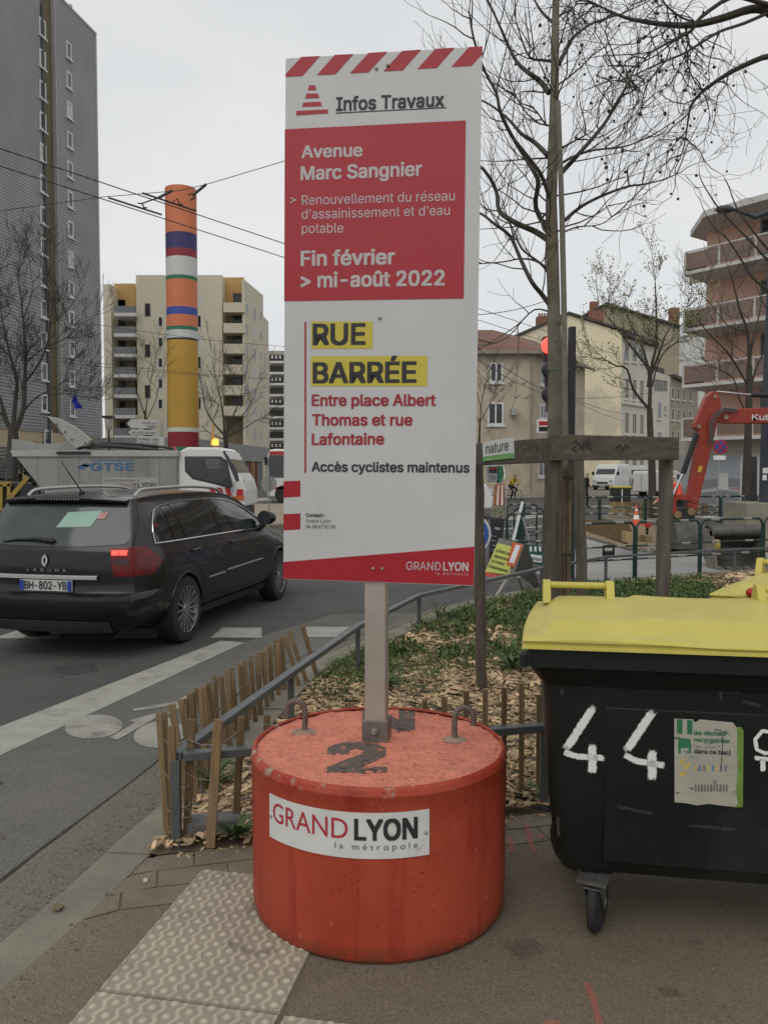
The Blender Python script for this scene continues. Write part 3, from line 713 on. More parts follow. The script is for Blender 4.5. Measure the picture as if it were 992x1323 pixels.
def bt(s_, p0, p1, cap, mat, bold, o_=.0018, sp=1):
    a, b = B(*p0, o_), B(*p1, o_); k_ = (B(p0[0], p0[1]-cap)-B(*p0)).length
    text(s_, k_/CAPR, mat, board, a, b-a, ezb, bold, width=(b-a).length, ext=.0002, spacing=sp)
bt('Infos Travaux', (434.2, 142.5), (573.6, 136.6), 16.7, INK, .022)
bt('Avenue', (389.5, 203.7), (468.4, 201.2), 15.5, WT, .024); bt('Marc Sangnier', (388.5, 232.3), (545.3, 226.2), 17, WT, .024)
bt('>', (374.8, 262.5), (382.7, 262.2), 11, WT, 0)
bt('Renouvellement du réseau', (390, 264.5), (587.4, 258.6), 12.3, WT, .002); bt("d’assainissement et d’eau", (390, 282.6), (581, 277.4), 12.3, WT, .002); bt('potable', (390, 301), (443.5, 300.2), 12.3, WT, .002)
bt('Fin février', (388.5, 343.1), (510.2, 340.6), 18.5, WT, .026); bt('> mi-août 2022', (388.5, 371.2), (574.5, 368), 18.5, WT, .026)
bt('RUE', (404, 445), (472.2, 444.4), 26, INK, .026, .0022); bt('BARRÉE', (404, 494.4), (538, 493.5), 25.5, INK, .026, .0022)
RT = M('sign_text_red', (.34, .025, .04), .45, var=0)
bt('Entre place Albert', (402.8, 523.9), (562.8, 523.9), 14, RT, .024); bt('Thomas et rue', (403.2, 549.3), (532.7, 549.3), 14, RT, .024); bt('Lafontaine', (402.8, 574.4), (496.2, 573.8), 14, RT, .024)
bt('Accès cyclistes maintenus', (402.6, 608.8), (606.4, 610.2), 12, INK, .022)
bt('Contact :', (395.3, 667.6), (420.2, 667.9), 4.4, INK, .02); bt('Grand Lyon', (395.3, 674.9), (427.2, 675.2), 4.4, GREYT, 0); bt('04 28 67 52 30', (395.3, 682.3), (433, 682.6), 4.4, GREYT, .005)
bt('GRAND', (524.8, 736.2), (569.2, 736.8), 10.6, WT, -.008); bt('LYON', (572.4, 737), (605, 737.6), 10.6, WT, .03); bt('la métropole', (562.8, 742.6), (604.6, 743.4), 3.4, WT, .0, sp=1.5)
for p in ((482, 734.6), (494, 735), (490.6, 410.5), (486.3, 88), (501, 84)):
    mb = MB(); mb.ball(B(*p, .004), .0065, 8, 5); build('bolt', mb, STEEL, board, smooth=True)
for yy in (96, 412, 728):
    a, b = B(480, yy, -.012), B(500, yy, -.012); mb = MB(); mb.bar(a, b, .006, .03); build('bracket', mb, STEEL, board)

# ================================================================== LOW METAL RAIL ROUND THE BED
RAILM = M('grey_blue_rail', (.105, .115, .115), .45, metal=.3, var=.12, scale=8)
rail_pts = [(-.885, 3.47), (-.56, 4.93), (-.205, 6.45), (.345, 8.1), (2.0, 10.45), (3.2, 11.9), (5.56, 13.1), (8.6, 14.0)]
rail = thing('low_metal_rail', 'knee-high grey metal rail bordering the wood chip planting bed', 'low rail', (*rail_pts[0], 0))
RZ = .40
def railseg(a, b): mb = MB(); mb.bar((a[0], a[1], RZ-.0), (b[0], b[1], RZ), .05, .035); build('rail_bar', mb, RAILM, rail, bevel=.003)
def railpost(p, wd=.038): mb = MB(); mb.bb((p[0]-wd/2, p[1]-wd/2, -.02), (p[0]+wd/2, p[1]+wd/2, RZ-.016)); build('post', mb, RAILM, rail, bevel=.002)
for a, b in zip(rail_pts, rail_pts[1:]): railseg(a, b)
rf = [(-.885, 3.47), (.76, 3.87), (1.75, 4.3), (3.3, 5.05), (6, 6.1)]
for a, b in zip(rf, rf[1:]): railseg((a[0]+(.03 if a is rf[0] else 0), a[1]), b)
for p in rail_pts: railpost(p)
for p in rf[1:4]: railpost(p)

# ================================================================== CHESTNUT PALE FENCE
PALE = woodmat('pale_wood', (.265, .185, .105), (.14, .095, .052))
fence = thing('pale_fence', 'low chestnut pale fence wired to the rail round the planting bed corner', 'fence', (-.9, 3.5, 0))
c6 = lambda x, y: (180+.28226*x, 780+.28226*y)
ztop = lambda base: base
def pale(tp, bt_, Y, wd, base_px=None, mb_=None):
    a = P(*c6(*bt_), Y) if bt_[1] < 5000 else None
    b = P(*c6(*tp), Y)
    if a.z > .02 or a.z < -.03:
        # carry the pale down to the soil along its own lean
        d = (a-b); t = (b.z-(-.01))/(-d.z); a = b+d*t
    mb = MB(); mb.bar(a, b, wd, .012, up=(0, -1, .0)); o = build('pale', mb, PALE, fence, bevel=.002, seg=1)
    return a, b
rail_y = lambda px_y: 0
pales = [((90, 500), (130, 1110), 3.55, .026), ((116, 492), (134, 1108), 3.60, .024), ((146, 560), (166, 1140), 3.46, .034), ((148, 460), (232, 1000), 3.85, .033), ((192, 437), (275, 970), 3.95, .033),
         ((228, 412), (312, 905), 4.12, .028), ((265, 387), (330, 780), 4.28, .026), ((318, 360), (375, 750), 4.42, .026), ((370, 333), (432, 760), 4.6, .028), ((422, 310), (470, 760), 4.8, .028),
         ((466, 285), (505, 690), 4.95, .03), ((510, 260), (540, 640), 5.15, .028), ((540, 236), (560, 600), 5.3, .034), ((565, 220), (592, 560), 5.45, .028), ((600, 197), (614, 540), 5.6, .026),
         ((630, 180), (642, 530), 5.75, .028), ((655, 150), (668, 420), 5.9, .03), ((668, 152), (750, 450), 6.0, .03), ((684, 124), (806, 472), 6.1, .032), ((748, 107), (850, 465), 6.25, .034),
         ((241, 530), (216, 1085), 3.52, .032), ((361, 530), (325, 1118), 3.44, .040), ((468, 518), (441, 990), 3.62, .032), ((585, 510), (575, 900), 3.72, .03)]
rs_ = random.Random(8); pales2 = []
for k_ in range(17):                       # a second, looser row of pales behind the first
    f = (k_+.5)/17; cx_, cyt, cyb, Y_ = lerp(205, 655, f)+rs_.uniform(-8, 8), lerp(432, 150, f)+rs_.uniform(-8, 12), lerp(960, 530, f), lerp(3.95, 5.9, f)
    pales2.append(((cx_, cyt), (cx_+rs_.uniform(8, 60)*(1-f*.6), cyb), Y_+.04, .026))
for tp, bt_, Y, wd in pales2: pale(tp, bt_, Y, wd)
tops = []
for tp, bt_, Y, wd in pales: tops.append(pale(tp, bt_, Y, wd))
d8 = lambda x, y: ((430+.2923*x-180)/.28226, (740+.2923*y-780)/.28226)
for x, yt, yb, Y in ((405, 565, 900, 3.82), (493, 548, 900, 3.86), (590, 525, 950, 3.88), (674, 515, 960, 3.92), (757, 508, 980, 3.95), (835, 490, 990, 3.98), (912, 540, 990, 4.02)):
    tops.append(pale(d8(x, yt), d8(x-3, yb), Y, .026))
WIRE = M('fence_wire', (.32, .31, .29), .5, metal=.6, var=0)
mb = MB()
for zz in (.12, .27, .42):
    for grp in (tops[3:20], [tops[0], tops[1], tops[2], tops[20], tops[21], tops[22], tops[23]]+tops[24:]):
        pts = []
        for a, b in grp:
            t = (zz+.04-a.z)/(b.z-a.z)
            if t < 1: p = a.lerp(b, t); pts.append(p+Vector((-.012, -.008, 0))); 
        fin = []
        for p, q in zip(pts, pts[1:]):
            fin.append(p); m_ = p.lerp(q, .5); m_.z -= .012; fin.append(m_)
        fin.append(pts[-1]); mb.tube(fin, .0015, 4)
for k_, (px, py) in enumerate(((190, 828), (195, 915), (200, 965), (565, 410), (820, 215), (688, 415))):
    c = P(*c6(px, py), 3.5 if k_ < 3 else (4.6 if k_ == 3 else 5.5))
    mb.tube([c+Vector((.035*math.cos(t), .03*math.sin(t), .006*math.sin(2*t))) for t in [i*.5 for i in range(14)]], .0018, 4)
build('wire', mb, WIRE, fence, smooth=True)
# ================================================================== WHEELED BINS
def RP_(x, y, p0, nrm):
    d = ray(x, y); o = Vector((0, 0, CAM_H)); t = (Vector(p0)-o).dot(nrm)/d.dot(nrm); return o+d*t
BODYG = M('bin_dark_green', (.008, .012, .010), .42, var=.25, scale=3, spec=.30, bump=.15, bscale=300, dirt=((.024, .029, .025), 2.5, .54, .8, .6))
LIDY = M('bin_lid_yellow', (.55, .475, .10), .45, var=.07, scale=4, spec=.4, dirt=((.46, .39, .09), 5, .57, .8, 1), bump=.06, bscale=200)
DARKP = M('dark_plastic', (.02, .022, .021), .6, var=.2)
def rrect(x0, x1, y0, y1, z, r, n=5):
    pts = []
    for cx, cy, a0 in ((x1-r, y0+r, -90), (x1-r, y1-r, 0), (x0+r, y1-r, 90), (x0+r, y0+r, 180)):
        for k_ in range(n+1):
            a = R(a0+90*k_/n); pts.append(Vector((cx+r*math.cos(a), cy+r*math.sin(a), z)))
    return pts
def loft(mb, rings, cap0=True, cap1=True):
    n = len(rings[0]); vs = [p for r_ in rings for p in r_]; fs = []
    for i in range(len(rings)-1):
        for j in range(n): fs.append((i*n+j, i*n+(j+1) % n, (i+1)*n+(j+1) % n, (i+1)*n+j))
    if cap0: fs.append(tuple(range(n-1, -1, -1)))
    if cap1: fs.append(tuple((len(rings)-1)*n+j for j in range(n)))
    mb.add(vs, fs)
LB, DB = 1.28, .78
def make_bin(label, loc, rz, group, lid_lift=0):
    t = thing('wheeled_bin', label, 'bin', loc, rz, group); L_ = lambda nm, mb, m, par=t, **k: build(nm, mb, m, par, world=False, **k)
    mb = MB()
    rings = [rrect(.16, LB-.16, .20, DB-.16, .205, .06), rrect(.125, LB-.125, .135, DB-.12, .222, .07), rrect(.10, LB-.10, .112, DB-.10, .27, .06), rrect(.075, LB-.075, .088, DB-.08, .50, .05),
             rrect(.058, LB-.058, .070, DB-.06, .84, .05), rrect(.052, LB-.052, .064, DB-.055, .885, .05), rrect(.020, LB-.020, .030, DB-.03, .93, .045), rrect(.006, LB-.006, .008, DB-.006, .955, .035),
             rrect(.0, LB, .0, DB, .960, .035), rrect(.0, LB, .0, DB, 1.018, .035), rrect(.008, LB-.008, .008, DB-.008, 1.026, .03)]
    loft(mb, rings); body = L_('body', mb, BODYG, smooth=True, ang=28)
    mb = MB()
    def fy(z): return lerp(.088, .070, (z-.5)/.34)
    loft(mb, [[Vector((x, fy(z)-o_, z)) for x, z, o_ in q] for q in ([(.255, .24+.02, -.02), (.255, .83, -.02), (LB-.30, .83, -.02), (LB-.30, .26, -.02)], [(.26, .275, .003), (.26, .815, .003), (LB-.305, .815, .003), (LB-.305, .275, .003)])])
    L_('front_panel', mb, BODYG, bevel=.003)
    # comb lifting spigots on the sides
    for sx_ in (-.03, LB+.03):
        mb = MB(); mb.tube([(sx_, DB*.5, .90), (.03 if sx_ < 0 else LB-.03, DB*.5, .90)], .02, 12)
        mb.box((sx_*.4 if sx_ < 0 else LB+.012, DB*.5, .90), (.03, .07, .05)); L_('lifting_lug', mb, DARKP, body, bevel=.006)
    # lid
    mb = MB(); nx_, ny_ = 84, 40; rows = []
    def lz(u, v):
        e = min(1, min(u, 1-u)/.06); ev = min(1, min(v/.10, (1-v)/.08)); base = 1.060; ss = lambda a, b, x: (lambda t: t*t*(3-2*t))(min(1, max(0, (x-a)/(b-a))))
        ub_ = .27+.05*math.sin(v*2.2); st_ = ss(ub_-.015, ub_+.02, u); d = (.027+.013*st_)*ss(.022, .075, min(u, 1-u))*ss(.05, .17+.03*st_, v)*ss(.0, .07, 1-v)+.014*math.sin(math.pi*v)*ss(0, .1, min(u, 1-u))
        d += .004*math.exp(-((u-ub_)/.012)**2)*ss(.05, .2, v)
        return base+d+.006*math.sin(u*9)*e
    for j in range(ny_+1):
        v = j/ny_; row = []
        for i in range(nx_+1):
            u = i/nx_; inx = .012*(1-min(1, min(v, 1-v)/.06)); tp_ = .055*v*v; row.append((-.006+tp_+(LB+.012-2*tp_)*u, -.008+(DB+.016)*v, lz(u, v)))
        rows.append(row)
    mb.grid(rows)
    per = [rows[0][i] for i in range(nx_+1)]+[rows[j][nx_] for j in range(1, ny_+1)]+[rows[ny_][i] for i in range(nx_-1, -1, -1)]+[rows[j][0] for j in range(ny_-1, 0, -1)]
    cx, cy = LB/2, DB/2
    def sc_(p, k_, z): return Vector((cx+(p[0]-cx)*(1+k_/LB*2), cy+(p[1]-cy)*(1+k_/DB*2), z))
    loft(mb, [[Vector(p) for p in per], [sc_(p, .008, p[2]-.003) for p in per], [sc_(p, .012, p[2]-.010) for p in per], [sc_(p, .011, 1.048) for p in per], [sc_(p, .002, 1.045) for p in per], [sc_(p, .002, 1.038) for p in per], [sc_(p, .012, 1.034) for p in per], [sc_(p, .013, 1.024) for p in per]], cap0=False)
    lid = L_('lid', mb, LIDY, smooth=True, ang=40)
    for u0 in (.06, LB-.40):                           # grab handles along the back of the lid
        hd = None
        mb = MB(); mb.tube([(u0+.02, DB-.10, 1.146), (u0+.26, DB-.10, 1.146)], .013, 12); hd = L_('handle', mb, LIDY, lid, smooth=True)
        for k_ in (0, .25):
            mb = MB(); x = u0+k_; mb.prism([(x, DB-.17, 1.08), (x, DB-.02, 1.07), (x, DB-.075, 1.165), (x, DB-.12, 1.165)], (.032, 0, 0)); L_('bracket', mb, LIDY, lid, bevel=.004)
    # castors
    def turn(mb, x, y, k_):
        a = R((-17, 14, 40, -20)[k_]); c, s_ = math.cos(a), math.sin(a)
        for v in mb.v: dx, dy = v.x-x, v.y-y; v.x = x+c*dx-s_*dy; v.y = y+s_*dx+c*dy
    proto = None
    for k_, (x, y) in enumerate(((.235, .125), (LB-.235, .125), (.20, DB-.19), (LB-.20, DB-.19))):
        mb = MB(); mb.box((x, y, .205), (.10, .11, .012)); mb.tube([(x, y, .175), (x, y, .20)], .03, 12)
        for s_ in (-1, 1): mb.prism([(x+s_*.026, y-.045, .185), (x+s_*.026, y+.035, .185), (x+s_*.026, y+.055, .10), (x+s_*.026, y+.038, .078), (x+s_*.026, y+.022, .085)], (s_*.004, 0, 0))
        mb.box((x, y-.005, .183), (.056, .085, .006))
        turn(mb, x, y, k_); c = L_('castor', mb, M('castor_steel', (.16, .155, .15), .5, metal=.6, var=.2, scale=30))
        mb = MB(); mb.lathe([(.02, -.02), (.078, -.021), (.103, -.014), (.107, -.005), (.107, .005), (.103, .014), (.085, .023), (.02, .022)], 28, (x, y+.038, .107), axis='X'); turn(mb, x, y, k_); L_('wheel', mb, RUBBER, c, smooth=True)
        mb = MB(); mb.tube([(x-.032, y+.038, .10), (x+.032, y+.038, .107)], .011, 8); turn(mb, x, y, k_); L_('axle', mb, STEEL, c, smooth=True)
    return t
BO = Vector((.476, 2.72, 0)); BRZ = math.atan2(-.17, .985)
bin1 = make_bin('dark green wheeled bin with yellow lid, sprayed 44, beside the red ballast block', BO, BRZ, 'yellow-lidded wheeled bins')
bu = Vector((math.cos(BRZ), math.sin(BRZ), 0)); bv = Vector((-math.sin(BRZ), math.cos(BRZ), 0))
# front plane of the body between z .5 and .84
fa = BO+bv*.088+Vector((0, 0, .5)); fb = BO+bv*.070+Vector((0, 0, .84)); fnrm = bu.cross(fb-fa).normalized()
if fnrm.y > 0: fnrm = -fnrm
def F(x, y, o_=.0045): return RP_(x, y, fa, fnrm)+fnrm*o_
SPR = {}
WSP = spraymat('white_spray', (.80, .80, .76), .97)
for s_, wd in (([(770, 908), (728, 972)], .024), ([(727, 971), (745, 977), (783, 979)], .019), ([(765, 958), (765, 1002)], .025), ([(846, 914), (806, 974)], .024), ([(805, 974), (822, 983), (861, 989)], .019), ([(842, 966), (842, 1011)], .025),
               ([(1000, 946), (984, 944), (975, 955), (977, 968), (988, 973), (1000, 971)], .011), ([(972, 979), (1000, 981)], .013), ([(985, 980), (985, 998)], .014)):
    nm_ = 'C' if wd == .011 else ('T' if wd in (.013, .014) else ('44'[0]+('a' if s_[0][0] < 790 else 'b')))
    SPR.setdefault(nm_, (MB(), [])); stroke(*SPR[nm_], [F(x, y) for x, y in s_], wd, fnrm)
for nm_, (mb, al) in SPR.items(): finish_spray('sprayed_digit' if nm_[0] == '4' else 'sprayed_letter', mb, al, WSP, bin1)
# sticker
STW = M('sticker_white', (.40, .385, .32), .55, var=.1, scale=9, dirt=((.10, .10, .085), 22, .60, .66, 2.5))
def fpoly(nm, pts, mat, o_, par): mb = MB(); mb.flat([F(x, y, o_) for x, y in pts]); return build(nm, mb, mat, par, fix=False)
GS = M('sticker_green', (.16, .26, .05), .5, var=.15, scale=20); GD = M('sticker_dark_green', (.03, .17, .08), .5, var=.1); YS = M('sticker_yellow', (.55, .42, .12), .5, var=.2, scale=30)
stg = fpoly('sticker', [(951, 939), (957, 939), (960, 944), (959, 1042), (948, 1043)], GS, .0048, bin1)
st = fpoly('sticker', [(870.5, 928), (895, 929), (897, 933), (904, 929), (946, 933), (951.5, 940), (952, 1000), (950, 1022), (953, 1038), (948, 1042), (930, 1040), (915, 1038), (900, 1040), (885, 1037), (871, 1036)], STW, .0054, bin1)
for q in ([(874, 929), (881, 929), (881, 948), (874, 947)], [(887, 930), (894, 930), (894, 948), (887, 948)], [(876, 953), (891, 954), (893, 966), (875, 966)], [(876, 966), (879, 966), (879, 973), (876, 973)], [(889, 966), (892, 966), (892, 973), (889, 973)]): fpoly('green_print', q, GD, .0058, st)
for q in ([(877, 982), (882, 979), (885, 984), (879, 988)], [(882, 990), (890, 984), (892, 987), (884, 995)], [(876, 999), (884, 995), (887, 999), (879, 1004)]): fpoly('yellow_print', q, YS, .0058, st)
def ft(s_, x, y, capx, wpx, mat, bold):
    a = F(x, y, .006); b = F(x+wpx, y+wpx*.045, .006); up = (F(x, y-10, .006)-a).normalized(); text(s_, (F(x, y-capx, .006)-a).length/CAPR, mat, st, a, b-a, up, bold, width=(b-a).length, ext=.0001)
ft('les déchets', 896, 948.5, 5.3, 41, GD, .03); ft('recyclables', 896, 957.5, 5.3, 46, GD, .03); ft('[en vrac*', 896, 966, 5.0, 34, M('grey_print2', (.2, .2, .19), .5, var=0), -.005); ft('dans ce bac]', 896, 972.5, 5.3, 47, INK, .03)
def cells(y, n_, h, m_, nm):
    for k_ in range(n_):
        x = 897+k_*(44/n_); fpoly(nm, [(x, y), (x+2.2, y), (x+2.4, y+h), (x-.1, y+h)], m_[k_ % len(m_)], .0059, st)
PB = M('print_blue', (.12, .2, .3), .5, var=0); PGY = M('print_grey', (.16, .16, .15), .5, var=0)
cells(988, 8, 8, [YS, PB, PGY, YS, PB], 'bottle_print'); cells(1013, 11, 9, [PGY, PGY, GREYT], 'can_print')
mb = MB(); al = []; stroke(mb, al, [F(930, 940, .0064), F(933, 955, .0064), F(932, 975, .0064), F(930, 998, .0064)], .002, fnrm); finish_spray('scratch', mb, al, spraymat('dark_scratch', (.02, .02, .02), .9), bin1)
for px_ in ([(860, 868), (905, 872)], [(900, 890), (960, 894)], [(725, 900), (727, 885)], [(955, 905), (985, 912)], [(790, 1040), (850, 1052)], [(720, 1050), (722, 1085)], [(880, 1065), (960, 1072)], [(930, 890), (931, 905)]):
    mb = MB(); al = []; stroke(mb, al, [F(x, y, .006 if x > 760 else .003) for x, y in px_], .012, fnrm); finish_spray('scuff', mb, al, MATS.get('scuff_grey') or spraymat('scuff_grey', (.10, .11, .10), .35), bin1)
# second bin, standing turned behind the first
bin2 = make_bin('yellow-lidded wheeled bin standing turned behind the bin sprayed 44', (1.50, 3.74, 0), R(-34), 'yellow-lidded wheeled bins')
mb = MB(); p_ = Vector(G(973, 775, 1.13)); c = P(974, 766, 3.62)
mb.ball(c, .03, 14, 8, (1.2, 1, .8)); build('lid_cap', mb, M('red_plastic', (.45, .02, .02), .4, var=.1), bin2, smooth=True)

# ================================================================== PLANTS ON THE BED
LEAF = M('ground_cover_leaf', (.075, .125, .035), .6, var=.25, scale=2, island=.55, spec=.25)
LEAF2 = M('grass_leaf', (.10, .135, .045), .6, var=.25, scale=2, island=.45, spec=.25)
def leafclump(mb, x, y, rad, h, n_, ls, upright=0):
    for _ in range(n_):
        a = rnd()*6.283; r_ = rad*rnd()**.6; px_, py_ = x+r_*math.cos(a), y+r_*math.sin(a)
        z = bedz(px_, py_)+h*rnd()*(1-(r_/rad)**2*.6); l = ls*(.6+.8*rnd()); wd = l*(.32+.2*rnd())
        b = rnd()*6.283; tilt = (.2+.9*rnd()) if not upright else 1.1+.4*rnd()
        d = Vector((math.cos(b)*math.cos(tilt), math.sin(b)*math.cos(tilt), math.sin(tilt))); s_ = Vector((-math.sin(b), math.cos(b), 0))
        c = Vector((px_, py_, z)); m_ = c+d*l*.5; m_.z += l*.06; mb.add([c, m_+s_*wd*.5, c+d*l, m_-s_*wd*.5], [(0, 1, 2, 3)])
    # stems
    for _ in range(max(1, n_//14)):
        a = rnd()*6.283; r_ = rad*rnd()*.8; c = Vector((x+r_*math.cos(a), y+r_*math.sin(a), bedz(x, y)-.01)); d = Vector(((rnd()-.5)*.05, (rnd()-.5)*.05, h*(1.0+.4*rnd()))); s_ = Vector((.0012, 0, 0)); mb.add([c-s_, c+s_, c+d], [(0, 1, 2)])
gc = MB(); gr = MB()
patches = [(430, 885, .16, 1), (447, 862, .24, 2.0), (475, 850, .28, 1.8), (462, 880, .2, 1.8), (485, 868, .2, 1.6), (520, 845, .25, 1.2), (430, 875, .18, 1.8), (425, 900, .10, .8), (505, 880, .2, .8), (520, 858, .24, .8), (555, 868, .26, .5), (535, 893, .2, .35), (590, 862, .3, .55), (640, 858, .35, .6), (665, 850, .3, .9), (690, 845, .25, .9), (610, 848, .3, .6),
           (560, 822, .3, .5), (600, 800, .4, 1), (575, 812, .35, 1.1), (640, 795, .5, .9), (665, 812, .4, .6), (690, 790, .5, .9), (700, 815, .4, .8), (640, 822, .3, .4), (455, 905, .12, .4),
           (680, 775, .5, .9), (740, 780, .5, 1), (790, 778, .6, 1.2), (830, 772, .6, 1.3), (870, 768, .6, 1.3), (905, 772, .5, 1.3), (850, 785, .5, 1.2), (780, 765, .5, .8), (800, 760, .5, .7), (890, 755, .5, .5), (935, 800, .3, .8), (680, 870, .2, .3), (290, 1000, .06, .6), (560, 905, .08, .5)]
for px_, py_, rad, den in patches:
    c = G(px_, py_)
    for _ in range(int(34*den*(rad/.3)**2*max(1, .9))+3):
        a = rnd()*6.283; r_ = rad*1.25*rnd()**.55; x, y = c.x+r_*math.cos(a), c.y+r_*math.sin(a)*1.2
        if not inside(x, y, bed_poly): continue
        big = y > 7
        leafclump(gc if rnd() < .72 else gr, x, y, .045+.06*rnd(), .035+.085*rnd(), 26 if not big else 16, .024 if not big else .045, 0 if rnd() < .8 else 1)
tag(build('ground_cover', gc, LEAF, fix=False), kind='stuff'); tag(build('grass', gr, LEAF2, fix=False), kind='stuff')
def rosette(label, px_, py_, n_, ln, wd, mat, up=.6, group=None):
    c = G(px_, py_, .02); mb = MB()
    for i in range(n_):
        b = i*2.4+rnd()*.5; t0 = up*(.5+.8*rnd()); l = ln*(.6+.6*rnd()); pts = []
        for k_ in range(5):
            f = k_/4; tt = t0*(1-.55*f); w_ = wd*math.sin(math.pi*(.12+.83*f)); d = Vector((math.cos(b)*math.cos(tt), math.sin(b)*math.cos(tt), math.sin(tt)))
            q = c+d*l*f; s_ = Vector((-math.sin(b), math.cos(b), .1))*w_; pts.append([q-s_, q+Vector((0, 0, -w_*.3)), q+s_])
        mb.grid(pts)
    o = build('plant', mb, mat, fix=False, smooth=True); return tag(o, label, 'plant', group)
PALEL = M('pale_leaf', (.22, .27, .12), .55, var=.2, scale=20, island=.25); DKL = M('weed_leaf', (.06, .10, .03), .55, var=.25, scale=20, island=.3)
rosette('pale green leafy plant on the wood chips, just right of the sign pole', 545, 912, 16, .10, .018, PALEL)
rosette('small pale rosette between the sign pole and the right lifting hook', 575, 910, 12, .08, .015, PALEL)
rosette('tall leafy weed clump on the chips near the leaning wooden stake', 662, 868, 26, .26, .016, DKL, 1.2)
rosette('green weed growing inside the corner of the pale fence', 275, 1018, 22, .20, .012, DKL, 1.25)
rosette('low weed at the foot of the ballast block by the pavers', 306, 1085, 30, .14, .010, DKL, 1.2)
rosette('leafy weed on the left of the bed before the second rail post', 498, 890, 24, .2, .015, DKL, 1.2)
rosette('weed tuft at the wheeled bin side of the pale fence', 684, 1030, 24, .10, .010, DKL, 1.0)
rosette('tall thin grass tuft standing behind the rail beside the leaning stake', 566, 806, 14, .45, .006, DKL, 1.5)
mb = MB(); c = G(277, 1075, .02); mb.box(c+Vector((0, 0, .035)), (.24, .11, .07), R(14)); o = build('stone_block', mb, M('grey_stone', (.15, .145, .14), .9, var=.25, scale=12, bump=.5, bscale=60), bevel=.012)
tag(o, 'rough grey stone lying inside the corner of the pale fence', 'stone')

# ================================================================== TREES
def limb(mb, pts, r0, r1, n=7):
    pts = [Vector(p) for p in pts]; k = len(pts); fine = []
    for i in range(k-1):
        p0, p1, p2, p3 = pts[max(i-1, 0)], pts[i], pts[i+1], pts[min(i+2, k-1)]
        for j in range(3):
            t = j/3; fine.append(.5*((2*p1)+(-p0+p2)*t+(2*p0-5*p1+4*p2-p3)*t*t+(-p0+3*p1-3*p2+p3)*t**3))
    fine.append(pts[-1]); m_ = len(fine); mb.tube(fine, [lerp(r0, r1, i/(m_-1)) for i in range(m_)], n); return fine
def grow(mb, p, d, ln, r, depth, rs, up=.12, spread=.7, kids=3, wob=.18, rmin=.002, n=5, tips=None, shrink=.62):
    p = Vector(p); d = Vector(d).normalized(); segs = 5 if depth > 0 else 3; pts = [p.copy()]; rad = [r]; dirs = [d.copy()]
    for i in range(segs):
        d = (d+Vector((rs.gauss(0, wob), rs.gauss(0, wob), rs.gauss(0, wob)+up*.4))).normalized(); p = p+d*ln/segs; pts.append(p.copy()); dirs.append(d.copy()); rad.append(max(rmin, r*(1-.55*(i+1)/segs)))
    mb.tube(pts, rad, max(3, n), cap=False)
    if tips is not None and depth == 0: tips.append(p.copy())
    if depth <= 0: return
    for k_ in range(kids):
        i = rs.randint(1 if depth < 3 else 2, segs); dd = dirs[i]; ax = dd.orthogonal().normalized(); ax.rotate(Matrix.Rotation(rs.random()*6.283, 3, dd)); nd = (dd*math.cos(spread*(.6+.6*rs.random()))+ax*math.sin(spread*(.6+.6*rs.random()))).normalized()
        grow(mb, pts[i], nd, ln*shrink*(.75+.5*rs.random()), max(rmin, rad[i]*.62), depth-1, rs, up, spread, kids, wob, rmin, max(3, n-1), tips, shrink)
    grow(mb, pts[-1], dirs[-1], ln*shrink, max(rmin, rad[-1]*.95), depth-1, rs, up, spread, kids, wob, rmin, max(3, n-1), tips, shrink)
BARK = M('young_plane_bark', (.15, .135, .10), .9, var=.28, scale=9, bump=.5, bscale=60, dirt=((.17, .165, .12), 12, .55, .63, .5))
BARKD = M('dark_bark', (.055, .047, .038), .9, var=.2, scale=5)
TWIG = M('twig', (.05, .042, .034), .9, var=.15)
YT = 5.35
tree = thing('young_tree', 'young bare tree with grey trunk rising through the wooden stake frame', 'tree', (P(715, 700, YT).x, YT, 0), group='bare street trees')
def Q(x, y, dy=0): return P(x, y, YT+dy)
mb = MB(); base = P(716, 700, YT)
pt = [Vector((base.x, YT, -.05)), Q(717, 740), Q(717, 640), Q(717, 560), Q(717, 500), Q(716, 440), Q(715, 380), Q(713, 320), Q(712, 262), Q(714, 200), Q(716, 130), Q(717, 60), Q(718, 0), Q(719, -60), Q(722, -140)]
rr = [.070, .058, .053, .050, .047, .044, .040, .042, .036, .033, .028, .025, .022, .019, .013]
mb.tube(pt, rr, 16)
for bx, by, bs in ((722, 440, .03), (726, 415, .025), (722, 470, .02), (716, 316, .03), (728, 468, .02)):
    c = Q(bx-3, by, -.02); mb.ball(c+Vector((.012 if bx < 716 else -.012, 0, 0)), bs*1.0, 10, 8, (1, .9, 1.5))
build('trunk', mb, BARK, tree, smooth=True, ang=80)
mb = MB(); rs = random.Random(5)
